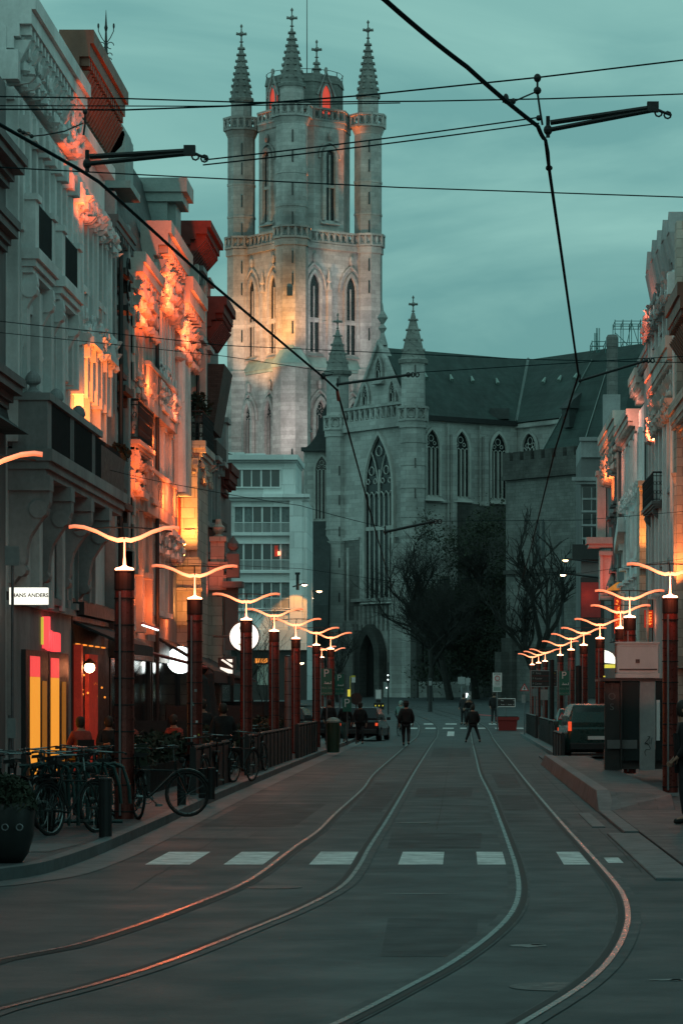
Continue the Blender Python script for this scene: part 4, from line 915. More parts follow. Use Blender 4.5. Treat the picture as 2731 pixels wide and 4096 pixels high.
root = empty('stone_pier', (X_(870, 106), 106, 0), 'red lit stone pier stack with an urn beside the yellow lit bay', 'pier')
mb = MB(); q = lambda p0, p1, y0, y1, Z, d=.5: (X_(p0, Z), X_(p1, Z), Z, Z + d, H_(y1, Z), H_(y0, Z))
mb.box(*q(842, 898, 2165, 2250, 106)); mb.box(*q(838, 905, 2145, 2165, 105.9, .8)); mb.box(*q(836, 895, 2260, 2300, 106)); mb.box(*q(832, 912, 2247, 2262, 105.9, .8)); mb.box(*q(836, 905, 2300, 2360, 106)); mb.box(*q(830, 890, 2360, 2640, 106.2)); mb.box(*q(838, 880, 2640, 3010, 106.2))
mb.lathe((X_(872, 106), 106.25, H_(2145, 106)), [(.2, 0), (.09, .08), (.2, .2), (.23, .32), (.12, .42), (.1, .6)], 8); mb.build('pier', 'sandstone', root)
mb = MB(); mb.lathe((X_(931, 106), 106.25, H_(2215, 106)), [(.24, 0), (.1, .1), (.2, .24), (.2, .36), (.1, .5), (.02, .62)], 8); mb.box(*q(906, 956, 2215, 2310, 106)); mb.box(*q(890, 970, 2325, 2350, 105.8, .9)); mb.box(*q(900, 950, 2350, 2600, 106.1)); mb.build('urn_pedestal', 'plaster_dark', root)
spot('facade_light', (X_(862, 104.5), 104.3, H_(2420, 105)), (X_(872, 106), 106, H_(2200, 106)), 144, 70, .8, (1, .13, .06), .06, root)
# --- white apartment building across the street end
ZM = 232.0; gM = G(ZM)
root = empty('apartment_building', (X_(1050, ZM), ZM, gM), 'modern white apartment building with ribbon windows facing the street', 'building')
def mbx(mb, p0, p1, y0, y1, d0, d1): mb.box(X_(p0, ZM), X_(p1, ZM), ZM - d1, ZM - d0, H_(y1, ZM), H_(y0, ZM))
mb = MB(); mbx(mb, 760, 1228, 2005, 2800, -9, 0); mbx(mb, 800, 1182, 1842, 2005, -9, .0); mb.build('wall', 'concrete_panel', root)
mb = MB(); mbx(mb, 800, 1194, 1822, 1842, -9, .9); mbx(mb, 800, 1186, 1842, 1850, -9, .4); mbx(mb, 860, 1240, 1978, 1992, -.5, .9); mbx(mb, 860, 1234, 1992, 2004, -.5, .5); mb.build('roof_edge', 'concrete_panel', root)
mb = MB(); mbx(mb, 1160, 1210, 2000, 2560, 0, .55); mbx(mb, 893, 918, 2000, 2560, 0, .35); mbx(mb, 1209, 1229, 2005, 2560, 0, .3); mb.build('corner_pier', 'concrete_panel', root)
for k, (y0, y1, p0, p1, n) in enumerate(((1880, 1948, 930, 1122, 5), (2028, 2130, 938, 1160, 6), (2176, 2280, 938, 1160, 6), (2330, 2432, 938, 1160, 6))):
    mb = MB(); mbx(mb, p0, p1, y0, y1, 0, .04); wd = mb.build('window', 'glass_sky', root)
    mb = MB(); mbx(mb, p0 - 4, p1 + 4, y0 - 6, y0, 0, .3); mbx(mb, p0 - 4, p1 + 4, y1, y1 + 5, 0, .35)
    for i in range(n + 1): x = p0 + (p1 - p0) * i / n; w_ = 3.6 if i % 2 else 2.2; mbx(mb, x - w_, x + w_, y0, y1, .04, .14)
    mb.build('frame', 'white_frame', wd)
    for i in ((0, 2, 3, 4)) if k == 0 else ((0, 1, 4, 5) if k == 1 else ((5,) if k == 2 else (0, 1, 2, 4, 5))):
        mb = MB(); x = p0 + (p1 - p0) * i / n; mbx(mb, x + 4, x + (p1 - p0) / n - 4, y0 + 3, y1 - 2, .041, .06); mb.build('curtain', 'curtain' if k else 'glass_sky', wd)
    if k:
        mb = MB(); ry = y0 + (y1 - y0) * .62; mbx(mb, p0, p1, ry - 1.5, ry + 1.5, .3, .38)
        for i in range(48): x = p0 + (p1 - p0) * (i + .5) / 48; mbx(mb, x - .7, x + .7, ry, y1, .3, .34)
        mb.build('railing', 'white_frame', wd)
        mb = MB(); mbx(mb, 920, 1160, y1 + 4, y1 + 13, -.2, .45); mb.build('sill_band', 'concrete_panel', root)
mb = MB(); mbx(mb, 1112, 1117, 2206, 2222, .2, .3); mbx(mb, 1119, 1122, 2207, 2220, .2, .3); mb.build('room_lamp', 'pink_glow', root)
mb = MB(); mbx(mb, 1098, 1112, 2182, 2226, .05, .08); mb.build('red_curtain', 'glow_red', root)
mb = MB(); mbx(mb, 880, 1228, 2520, 2600, -.2, .5); mb.build('base_band', 'concrete_panel', root)
mb = MB(); mbx(mb, 890, 1228, 2602, 2800, .0, .05); mb.build('shopfront', 'black_paint', root)
mb = MB(); mbx(mb, 1018, 1070, 2634, 2652, .06, .1); mb.build('lit_fascia', 'glow_orange', root)
mb = MB(); mbx(mb, 1030, 1072, 2658, 2740, .06, .1); mb.build('shop_display', 'zinc_green', root)
mb = MB(); mbx(mb, 890, 960, 1790, 1822, -6, -4.5); mbx(mb, 968, 1048, 1797, 1822, -6, -4); mb.build('roof_box', 'concrete_panel', root)
mb = MB(); mb.add([(X_(860, ZM), ZM + 3, H_(1822, ZM)), (X_(970, ZM), ZM + 3, H_(1822, ZM)), (X_(890, ZM), ZM + 3, H_(1795, ZM)), (X_(860, ZM), ZM + 6, H_(1822, ZM)), (X_(970, ZM), ZM + 6, H_(1822, ZM)), (X_(890, ZM), ZM + 6, H_(1795, ZM))], [(0, 1, 2), (3, 5, 4), (0, 3, 4, 1), (1, 4, 5, 2), (2, 5, 3, 0)]); mb.build('roof_wedge', 'slate', root)
# --- stone house of the bishop, right of the cathedral
A0 = (X_(2022, 262), 262.0); cr_ = empty('castle_house', (A0[0] + 4, A0[1] - 5, G(260)), 'grey rubble stone palace with a battlemented parapet right of the cathedral', 'building')
TC2 = frameT(A0, V, nL)
mb = MB(TC2); mb.box(0, 13, -9, 0, 1, 20.7); mb.build('wall', 'castle_stone', cr_)
mb = MB(TC2); mb.box(-.1, 13, -.6, .3, 20.6, 22.0); mb.box(-.1, 13, -.6, .42, 20.4, 20.75)
for i in range(9): mb.box(-.1 + i * 1.45, .85 + i * 1.45, -.6, .3, 22.0, 22.75)
mb.build('battlement', 'castle_dark', cr_)
mb = MB(TC2); mb.box(0, 13, 0, .3, 12.4, 12.75); mb.box(0, 13, 0, .25, 5.9, 6.2); mb.box(0, .9, 0, 1.2, 1, 5.8); mb.box(0, 1.5, 0, .5, 1.8, 7); mb.build('string_course', 'castle_dark', cr_)
mb = MB(TC2)
for a, z, h in ((4.4, 13.0, 3.6), (5.15, 13.0, 3.6), (2.3, 6.6, 3.6), (3.0, 6.6, 3.6), (7.0, 6.6, 3.8), (7.7, 6.6, 3.8)): mb.box(a - .17, a + .17, 0, .03, z, z + h); mb.lathe((a, .0, z + h - .05), [(.16, 0), (.01, .4)], 6)
mb.build('slit_window', 'glass_dark', cr_)
mb = MB(TC2); mb.hexa([(2.8, -1.2, 22.0), (13, -1.2, 22.0), (13, -9, 22), (2.8, -9, 22), (6.95, -3.8, 30.3), (13, -3.8, 30.3), (13, -4.4, 30.3), (6.95, -4.4, 30.3)]); mb.build('hip_roof', 'roof_slate', cr_)
mb = MB(TC2); 
for p_, q_ in (((2.8, -1.15, 22), (6.95, -3.75, 30.35)), ((8.6, -1.15, 22.1), (9.4, -3.78, 30.35))): mb.tube(p_, q_, .05, 4)
mb.build('roof_ridge', 'lead', cr_)
mb = MB(TC2); mb.box(5.6, 6.6, -2.6, -1.6, 24.6, 26.2); mb.hexa([(5.4, -3.4, 26.2), (6.8, -3.4, 26.2), (6.8, -1.4, 26.2), (5.4, -1.4, 26.2), (5.6, -3.4, 27.9), (6.6, -3.4, 27.9), (6.6, -2.0, 26.9), (5.6, -2.0, 26.9)]); mb.build('dormer', 'slate', cr_)
# house at the corner facing the viewer
ZC = 205.0; rc = empty('corner_house', (X_(2360, ZC), ZC, G(ZC)), 'narrow grey house with stacked pale window frames before the battlemented palace', 'building')
mb = MB(); mb.box(X_(2322, ZC), X_(2600, ZC), ZC, ZC + 9, 0, H_(1830, ZC)); mb.build('wall', 'plaster_dark', rc)
mb = MB(); mb.box(X_(2285, ZC), X_(2420, ZC), ZC - .5, ZC + .1, H_(1925, ZC), H_(1910, ZC)); mb.box(X_(2300, ZC), X_(2420, ZC), ZC - .3, ZC + .1, H_(1938, ZC), H_(1925, ZC)); mb.box(X_(2315, ZC), X_(2420, ZC), ZC - .4, ZC + .1, H_(1765, ZC), H_(1750, ZC)); mb.box(X_(2322, ZC), X_(2420, ZC), ZC - .2, ZC + 9, H_(1830, ZC), H_(1760, ZC)); mb.build('cornice', 'plaster_grey', rc)
for i, y in enumerate((1950, 2000, 2055, 2108, 2160)):
    mb = MB()
    for x in (2325, 2362): mb.box(X_(x, ZC), X_(x + 4, ZC), ZC - .12, ZC, H_(y + 46, ZC), H_(y, ZC))
    mb.box(X_(2324, ZC), X_(2392, ZC), ZC - .16, ZC, H_(y + 50, ZC), H_(y + 42, ZC)); f = mb.build('window', 'plaster_grey', rc)
    mb = MB(); mb.box(X_(2329, ZC), X_(2362, ZC), ZC - .03, ZC - .005, H_(y + 42, ZC), H_(y + 2, ZC)); mb.box(X_(2368, ZC), X_(2392, ZC), ZC - .03, ZC - .005, H_(y + 42, ZC), H_(y + 2, ZC)); mb.build('pane', 'glass_dark', f)
mb = MB(); mb.box(X_(2285, ZC), X_(2400, ZC), ZC - .9, ZC, H_(2240, ZC), H_(2180, ZC)); mb.box(X_(2320, ZC), X_(2420, ZC), ZC - .2, ZC, H_(2790, ZC), H_(2310, ZC)); mb.build('shop_bay', 'black_paint', rc)
mb = MB(); mb.box(X_(2322, ZC), X_(2400, ZC), ZC - .25, ZC - .2, H_(2470, ZC), H_(2330, ZC)); mb.build('lit_wall', 'planter_red', rc)
point('house_light', (X_(2345, ZC), ZC - 1.2, H_(2380, ZC)), 16, (1, .2, .1), .2, rc)
# chimney and scaffold on the roofs
ch = empty('chimney', (X_(2447, 200), 200, 18), 'tall round grey chimney standing over the right hand roofs', 'chimney'); c = (X_(2447, 200), 200.0)
mb = MB(); mb.lathe((c[0], c[1], 0), [(.36, 15), (.36, H_(1390, 200)), (.40, H_(1388, 200)), (.40, H_(1350, 200)), (.3, H_(1340, 200))], 12); mb.build('stack', 'castle_stone', ch); mb = MB(); mb.box(c[0] - .6, c[0] + .5, 199.6, 200.6, 12, H_(1580, 200)); mb.build('base', 'plaster_grey', ch)
sc_ = empty('scaffold', (X_(2500, 290), 290, 34.5), 'open scaffold cage standing on the cathedral roof ridge at the right', 'scaffold')
mb = MB(); S = lambda px, py, dy=0: (X_(px, 290), 290 + dy, H_(py, 290))
def cage(xs, yt, yb, rows):
    for dy in (0, 4):
        for x in xs: mb.tube(S(x, yt, dy), S(x, yb, dy), .045, 3)
        for y in rows: mb.tube(S(xs[0], y, dy), S(xs[-1], y, dy), .04, 3)
    for x in xs:
        for y in rows: mb.tube(S(x, y), S(x, y, 4), .04, 3)
cage((2458, 2490, 2524, 2560, 2594), 1278, 1400, (1284, 1296, 1370)); cage((2366, 2390, 2420), 1362, 1410, (1366, 1384)); cage((2384, 2389, 2396), 1312, 1410, ())
mb.tube(S(2524, 1290), S(2500, 1400), .04, 3); mb.tube(S(2458, 1330), S(2530, 1400), .04, 3); mb.tube(S(2524, 1290), S(2560, 1400), .04, 3); mb.build('tubes', 'scaffold_grey', sc_)
# --- right street front
r, T = house('R', 96, 110.6, 17, 'plaster_grey', 'grey house at the right edge of the photo with an orange lit column')
mb = MB(T); mb.box(110.0, 111.0, 0, .3, 3, 19); mb.build('pilaster', 'sandstone', r)
cornice(r, T, 104, 110.4, 16.0, .7, 'brown_wood', 1.6, .6, 'eaves', True); cornice(r, T, 100, 110.9, 12.4, .55, 'sandstone', 1.2, .5); mb = MB(T); mb.box(110.62, 111.3, 0, .33, .1, 12.6); mb.lathe((110.4, .2, 5), [(.2, 0), (.17, 4.6), (.28, 5.0)], 10); mb.build('lit_column', 'sandstone', r)
spot('facade_light', (7.4, 109.2, 5.4), (7.75, 110.8, 9.5), 1152, 70, .8, (1, .22, .05), .06, r)
r, T = house('R', 111.0, 127.2, 17.7, 'plaster_grey', 'tall narrow-windowed grey building with a jagged crown at the right edge', X=8.0)
mb = MB(T)
for i, a in enumerate((112.0, 113.6, 115.6, 117.8, 120.0, 122.4, 124.8, 126.8)): mb.box(a - .18, a + .18, 0, .30, 6.0, 17.5); mb.box(a - .34, a + .34, 0, .5, 16.6, 17.4)
mb.build('pilaster', 'plaster', r)
for a, h in ((113.0, 18.9), (116.2, 19.1), (119.4, 19.2), (122.6, 19.3), (125.8, 19.3)):
    mb = MB(T); mb.hexa([(a - .7, -.6, 17.6), (a + .7, -.6, 17.6), (a + .7, .1, 17.6), (a - .7, .1, 17.6), (a - 1.0, -.6, h), (a + 1.0, -.6, h), (a + 1.0, .42, h), (a - 1.0, .42, h)]); mb.prism([(a - 1.0, h), (a + .2, h), (a - .9, h + .75)], lambda u, v, t: (u, t, v), -.5, .45); mb.build('crown_merlon', 'plaster_grey', r)
for a in (114.6, 118.9, 123.6):
    for z in (7.2, 9.8, 13.6, 16.2): win(r, T, a, z, 1.3, 2.0, 'plaster_grey')
cornice(r, T, 112.5, 125.5, 15.2, .55, 'plaster_warm', 1.6, .42, 'mid_cornice', True)
balcony(r, T, 119.5, 126.5, 9.6, .6, 'plaster_dark', 'iron', 1.1, (120.4, 125.6), .9)
spot('facade_light', (7.3, 122.6, 11.4), (7.6, 124.2, 15.2), 2304, 80, .8, (1, .13, .05), .06, r)
point('facade_light', (7.1, 124.2, 17.6), 70, (1, .18, .10), .1, r)
r, T = house('R', 127.3, 134.6, 16.0, 'plaster_grey', 'house with an arched bay niche glowing orange inside', X=8.0)
mb = MB(T); mb.box(130.8, 134.0, -.2, .0, 3, 14); Zn = 130.9; bn = lambda p0, p1, y0, y1, d0, d1: (X_(p0, Zn), X_(p1, Zn), Zn - d1, Zn - d0, H_(y1, Zn), H_(y0, Zn)); mb.build('bay', 'plaster', r)
mb = MB(); mb.box(X_(2556, Zn), 8.2, Zn, Zn + 2.2, .1, H_(1925, Zn)); mb.build('niche_wall', 'sandstone', r)
mb = MB(); mb.box(*bn(2548, 2600, 1925, 1948, 0, .5)); mb.box(*bn(2552, 2596, 1948, 1962, 0, .35)); mb.box(*bn(2556, 2596, 2262, 2275, 0, .3)); mb.build('capital', 'sandstone', r)
mb = MB(); mb.box(X_(2622, 127.4), X_(2650, 127.4), 126.2, 127.3, 3, H_(1960, 127.3)); mb.box(X_(2612, 127.4), X_(2656, 127.4), 126.0, 127.3, H_(1960, 127.3), H_(1925, 127.3)); mb.ring([(X_(2590 + 34 * math.sin(t * .26), 126.5), 126.4, H_(2030 - 52 * math.cos(t * .26), 126.5)) for t in range(0, 7)], .2, 6); mb.build('arch', 'plaster', r)
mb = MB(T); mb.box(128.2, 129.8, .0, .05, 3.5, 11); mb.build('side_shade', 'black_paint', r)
spot('facade_light', (X_(2574, 129.9), 129.7, H_(2265, 130)), (X_(2575, 131), 130.9, H_(2020, 131)), 806, 66, .9, (1, .28, .05), .05, r)
point('facade_light', (X_(2572, 129.8), 129.6, H_(2100, 129.8)), 14, (1, .30, .05), .05, r); point('facade_light', (X_(2572, 129.8), 129.7, H_(2200, 129.8)), 18, (1, .34, .06), .05, r)
cornice(r, T, 127.4, 134.5, 16.6, .35, 'plaster_grey', .8, .5)
r, T = house('R', 134.7, 151.2, 14.8, 'plaster', 'pale green-white house with plain tall windows and two small lit cornices', X=8.0)
cornice(r, T, 134.7, 140, 16.4, .42, 'plaster_warm', 1.2, .5, 'upper_cornice'); cornice(r, T, 139, 150.8, 15.0, .55, 'plaster_warm', 1.0, .5)
for a in (136.6, 140, 143.6, 147.2, 150):
    for z in (4.8, 8.3, 11.6): win(r, T, a, z, 1.1, 2.1, 'plaster', 1 if z < 6 else 0)
mb = MB(T); mb.box(149.4, 150.6, -.1, .34, 9.1, 10.2); mb.hexa([(147.5, 0, 9.9), (151, 0, 9.0), (151, .5, 9.0), (147.5, .5, 9.9), (147.5, 0, 10.6), (151, 0, 9.6), (151, .5, 9.6), (147.5, .5, 10.6)]); mb.build('gable_band', 'plaster', r)
point('facade_light', (7.2, 138.0, 14.6), 80, (1, .3, .2), .1, r); point('facade_light', (7.2, 149.2, 13.0), 58, (1, .22, .12), .1, r)
r, T = house('R', 151.3, 160.7, 15.2, 'plaster_dark', 'dark house with an orange lit dentil cornice and a hanging black plant basket', X=8.0)
cornice(r, T, 151.5, 168, 16.1, .55, 'plaster_warm', 1.4, .55, 'cornice', True)
for a in (153.5, 157, 160):
    for z in (5, 8.6, 12): win(r, T, a, z, 1.1, 2.2, 'plaster_dark', 1)
spot('facade_light', (7.1, 158.5, 11.8), (7.6, 161.5, 15.6), 1996, 90, .8, (1, .17, .04), .08, r)
r, T = house('R', 160.8, 172.0, 14.6, 'plaster_dark', 'furthest right hand house with a deep red lit pilaster and bay', X=8.0)
Zr = 160.7; bq = lambda p0, p1, y0, y1, d0, d1, Z=Zr: (X_(p0, Z), X_(p1, Z), Z - d1, Z - d0, H_(y1, Z), H_(y0, Z))
mb = MB(); mb.box(*bq(2398, 2470, 2200, 2400, -1.5, 0)); mb.box(*bq(2343, 2450, 2150, 2176, -1.2, .4)); mb.box(*bq(2352, 2450, 2176, 2190, -1.2, .2)); mb.box(*bq(2394, 2450, 2206, 2222, 0, .25)); mb.box(*bq(2398, 2410, 2222, 2390, 0, .12)); mb.box(*bq(2440, 2452, 2222, 2390, 0, .12)); mb.box(*bq(2396, 2456, 2385, 2400, 0, .3)); mb.build('lit_bay', 'plaster_warm', r)
mb = MB(); mb.box(*bq(2383, 2418, 1905, 2165, 0, 1.2, 170)); mb.box(*bq(2378, 2422, 1890, 1908, 0, 1.4, 170)); mb.build('red_pilaster', 'plaster_warm', r)
spot('facade_light', (X_(2400, 159), 158.6, H_(2420, 159)), (X_(2420, 161), 160.9, H_(2180, 161)), 300, 90, .9, (1, .12, .07), .06, r)
spot('facade_light', (X_(2396, 167), 166.6, H_(2180, 167)), (X_(2398, 169), 168.8, H_(1960, 169)), 180, 70, .9, (1, .12, .06), .06, r)
mb = MB(T); mb.box(136, 160, 0, .3, 3.7, 4.3); mb.box(128, 172, .0, .06, .1, 3.7); mb.build('shopfront', 'black_paint', r)
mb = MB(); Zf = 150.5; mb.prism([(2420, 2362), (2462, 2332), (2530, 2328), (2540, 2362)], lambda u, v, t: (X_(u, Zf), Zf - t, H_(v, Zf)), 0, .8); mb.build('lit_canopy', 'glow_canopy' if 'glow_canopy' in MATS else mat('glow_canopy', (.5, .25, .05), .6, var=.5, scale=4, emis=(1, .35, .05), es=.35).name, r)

# the street goes on towards and behind the viewer
for sd, a0, a1, h, lab in (('R', 34, 62, 15.5, 'plain grey house row on the near right, outside the photo'), ('R', 62.1, 95.9, 16.5, 'plain pale house row on the right between the corner and the photo edge'), ('R', -60, 20, 16, 'plain house row behind the viewer on the right'), ('L', -60, 20, 16, 'plain house row behind the viewer on the left'), ('L', 33.5, 45.9, 13.5, 'plain corner house on the near left, outside the photo')):
    r, T = house(sd, a0, a1, h, 'plaster_grey', lab, X=(9.0 if sd == 'R' else -11.0) if a1 < 30 else None)
    cornice(r, T, a0, a1, h + .4, .5, 'plaster_grey', .8, 1.2)
    for i in range(int((a1 - a0) / 6)):
        for z in (1.0, 5.2, 9): win(r, T, a0 + 3 + i * 6, z, 1.4, 2.3, 'plaster_grey')

SHL = ['dark glazed shopfront right of the bar awning', 'dark glazed shopfront under the black balcony with orange cornice', 'dark glazed shopfront under the white columned house', 'dark glazed shopfront under the dark red eaves', 'dark glazed shopfront below the stepped cornice near the banner', 'last dark glazed shopfront of the left row']
for a, X0, sd in ((80.42, LX, 'L'), (91.28, LX, 'L'), (105.32, LX, 'L'), (127.25, RX, 'R'), (151.25, RX, 'R')):
    o = empty('downpipe', (X0, a, .2), 'thin %s downpipe %s' % ('dark', {80.42: 'at the right end of the tall white house', 91.28: 'between the glowing corniced house and the columned house', 105.32: 'right of the yellow lit bay', 127.25: 'right end of the tall jagged-crowned building', 151.25: 'beside the dark house with the hanging basket'}[a]), 'downpipe', 'downpipes on the house fronts')
    T = wallT(sd, X0); mb = MB(T); mb.tube((a, .42 if a < 81 else .3, .2), (a, .42 if a < 81 else .3, 14), .06, 7); mb.build('pipe', 'lead' if a > 120 else 'iron', o)
# dark glazed shopfronts along the ground floors
for a0, a1, ow in ((80.6, 85, .1), (85.3, 91.1, .1), (91.5, 100.6, .1), (105.5, 112, .12), (112.4, 117.8, .1), (118.2, 124.4, .1)):
    r = empty('shopfront', (LX, (a0 + a1) / 2, .12), SHL.pop(0), 'shopfront', 'shopfronts of the left row')
    T = wallT('L', LX); mb = MB(T); mb.box(a0, a1, 0.005, ow, .12, .7); mb.box(a0, a1, .005, ow + .12, 3.0, 3.6); mb.box(a0, a0 + .2, .005, ow + .03, .7, 3.0); mb.box(a1 - .2, a1, .005, ow + .03, .7, 3.0); mb.build('surround', 'black_paint', r)
    mb = MB(T); mb.box(a0 + .2, a1 - .2, .01, ow * .5, .7, 3.0); mb.build('glass_pane', 'glass_dark', r)

# carved ornament under cornices and around windows
def carving(root, T, a0, a1, z0, z1, n, m, seed, o=.2, sz=.09):
    rnd = random.Random(seed); mb = MB(T); rows = 3
    for i in range(n):
        a = a0 + (a1 - a0) * (i + .5) / n
        for k in range(rows):
            z = z0 + (z1 - z0) * (k + .5) / rows; r_ = sz * rnd.uniform(.7, 1.4); q = rnd.random()
            if q < .45: mb.lathe((a, o * rnd.uniform(.5, 1), z), [(.01, -r_), (r_, -r_ * .4), (r_ * .8, r_ * .5), (.01, r_ * 1.3)], 6)
            elif q < .75: mb.ring([(a + r_ * math.cos(t * .9) * (1 - t * .08), o, z + r_ * 1.3 * math.sin(t * .9) * (1 - t * .08)) for t in range(9)], r_ * .28, 4)
            else: mb.hexa([(a - r_, 0, z - r_), (a + r_, 0, z - r_), (a + r_ * .5, o, z - r_ * .4), (a - r_ * .5, o, z - r_ * .4), (a - r_, 0, z + r_), (a + r_, 0, z + r_), (a + r_, o * 1.3, z + r_), (a - r_, o * 1.3, z + r_)])
    return mb.build('carving', m, root)
def byl(t): return [o for o in COL.objects if o.name.startswith('town_house') and t in o.get('label', '')][0]
TL = wallT('L', LX); TR_ = wallT('R', RX)
h_ = byl('fluted pilasters'); carving(h_, TL, 63.2, 72.4, 14.5, 15.3, 26, 'plaster', 1, .42, .11); carving(h_, TL, 73.2, 80.2, 10.3, 11.2, 18, 'plaster', 2, .38, .12); carving(h_, TL, 73.2, 80.0, 13.3, 13.9, 22, 'plaster', 4, .42, .075)
h_ = byl('glowing orange bracketed'); carving(h_, TL, 85.4, 91, 12.3, 13.6, 20, 'plaster_warm', 5, .34, .13); carving(h_, TL, 85.4, 91, 7.6, 8.6, 16, 'plaster_warm', 6, .3, .12); carving(h_, TL, 86, 91, 10.4, 11.1, 12, 'plaster_warm', 7, .3, .12)
h_ = byl('white columned house'); carving(h_, TL, 91.5, 98.4, 13.5, 14.9, 22, 'plaster_warm', 8, .5, .15); carving(h_, TL, 97.6, 103, 12.6, 13.9, 16, 'plaster_warm', 9, .55, .15); carving(h_, TL, 91.5, 100, 10.6, 11.4, 22, 'plaster', 10, .38, .1); carving(h_, TL, 91.5, 100, 6.2, 7.1, 20, 'plaster', 11, .32, .12)
h_ = byl('projecting bay is flooded'); carving(h_, TL, 101.2, 105, 9.0, 9.7, 10, 'sandstone', 12, .85, .12)
h_ = byl('jagged crown'); carving(h_, TR_, 112, 127, 16.4, 17.6, 32, 'plaster_grey', 13, .5, .15); carving(h_, TR_, 112, 126, 12.2, 13.2, 30, 'plaster_warm', 14, .45, .14)
h_ = byl('pale green-white house'); carving(h_, TR_, 135, 151, 10.9, 11.5, 30, 'plaster', 15, .3, .1)
h_ = byl('orange lit dentil cornice'); carving(h_, TR_, 152, 167, 13.2, 14.5, 30, 'plaster_warm', 16, .45, .14)
# ------------------------------------------------------------------ gull-wing street lamps
def gull_lamp(x, y, label, h=3.85, rot=0.0, power=30):
    g = G(y) + (.12 if abs(x) > 3.9 or True else 0)
    root = empty('street_lamp', (x, y, g), label, 'street lamp', 'gull-winged lamp columns along both kerbs'); b = h - g
    def P(X, Y, Z): return (x + X, y + Y, g + Z)
    mb = MB(); n = 15
    mb.lathe(P(0, 0, 0), [(.150, 0), (.146, b)], n); mb.build('column', 'post_metal', root)
    mb = MB()
    k = 0; z = b - .02
    while z > .1: mb.lathe(P(0, 0, z), [(.152, -.012), (.158, -.008), (.158, .008), (.152, .012)], 16); z -= .40
    mb.lathe(P(0, 0, b - .30), [(.150, 0), (.153, .02), (.151, .30)], 16); mb.build('band', 'post_band', root)
    mb = MB(); mb.tube(P(-.05, -.148, .05), P(-.05, -.148, b - .32), .022, 5); mb.build('sheen_strip', 'grey_metal', root)  # grey tube stands in for the reflected sheen down the column
    hd = bpy.data.objects.new('lamp_head', bpy.data.meshes.new('lamp_head')); bpy.data.objects.remove(hd)
    mb = MB(); mb.lathe(P(0, 0, b), [(.13, 0), (.145, .015), (.13, .035), (.05, .055), (.02, .08)], 14); hd = mb.build('lamp_head', 'lamp_hot', root)
    mb = MB(); mb.lathe(P(0, 0, b + .1), [(.026, -.03), (.014, .12), (.011, .36)], 8); mb.build('stem', 'pink_glow', root)  # stem is lit by the head; that light is put in as emission
    c, s = math.cos(rot), math.sin(rot)
    def W(u, v, z): return (x + u * c - v * s, y + u * s + v * c, g + b + z)
    pr = [(0, .445), (.10, .43), (.24, .475), (.42, .565), (.60, .625), (.74, .640), (.83, .628)]
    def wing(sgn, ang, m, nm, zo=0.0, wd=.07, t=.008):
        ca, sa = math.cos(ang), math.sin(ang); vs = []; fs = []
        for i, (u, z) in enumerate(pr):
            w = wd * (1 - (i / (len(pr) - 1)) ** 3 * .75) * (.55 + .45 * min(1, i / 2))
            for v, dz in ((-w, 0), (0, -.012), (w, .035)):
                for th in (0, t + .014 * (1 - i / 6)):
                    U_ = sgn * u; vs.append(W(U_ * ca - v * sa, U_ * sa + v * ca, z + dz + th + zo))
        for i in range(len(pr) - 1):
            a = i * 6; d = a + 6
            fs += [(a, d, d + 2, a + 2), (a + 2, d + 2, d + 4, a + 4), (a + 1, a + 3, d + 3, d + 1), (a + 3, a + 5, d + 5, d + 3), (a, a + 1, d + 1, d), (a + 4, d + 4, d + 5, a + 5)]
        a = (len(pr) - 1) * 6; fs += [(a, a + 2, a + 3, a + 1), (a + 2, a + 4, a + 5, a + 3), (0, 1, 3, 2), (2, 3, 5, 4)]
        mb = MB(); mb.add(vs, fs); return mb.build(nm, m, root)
    wing(1, 0, 'wing_reflected_glow', 'wing'); wing(-1, 0, 'wing_reflected_glow', 'wing')
    mb = MB(); mb.ring([W(u * .9, .16 + .05 * math.cos(u * 2), .66 - .09 * (u ** 2)) for u in (-.82, -.55, -.25, 0, .25, .55, .82)], .012, 4); mb.tube(W(0, 0, .45), W(0, .18, .66), .012, 4); mb.build('stay', 'iron', root)
    point('lamp_light', P(0, -.34, b + .22), power, (1.0, .15, .055), .10, root)
    return root
LAMPL = [(-5.22, 32.3, .0), (-5.05, 46.2, .22), (-5.17, 59.8, .12), (-5.3, 76.0, .0), (-5.4, 89.0, 0), (-5.38, 100.3, -.1), (-5.3, 112.8, .05), (-5.15, 121.7, 0), (-8.05, 178, .1), (-7.75, 184, 0)]
LBL = ['tall dark red lamp column cut off by the left edge of the photo', 'lamp column between the two rows of bicycles and the amber shop windows', 'red lamp column with stickers, beside the two bollards and the walker in jeans', 'lamp column in front of the round white sign',
       'first lamp column beyond the round white sign', 'lamp column overlapping the glowing yellow corner pier of the white apartments', 'lamp column directly left of the nearest green parking sign', 'last large lamp column of the left row, behind the green parking signs', 'small lamp glimpsed behind the left green parking sign', 'smallest lamp of the left row, behind the green parking signs']
for (x, y, r_), lb in zip(LAMPL, LBL): gull_lamp(x, y, lb, h=3.85 if y < 150 else 4.25, rot=r_, power=30 if y < 130 else 14)
LAMPR = [(4.0, 58.9, 0), (4.03, 73.6, 0), (4.42, 85.4, -.12), (4.52, 100.2, 0), (4.5, 113, .0), (4.43, 124, .25), (4.5, 139.7, 0), (4.45, 163, .08), (4.3, 171, .0), (4.16, 180, .0)]
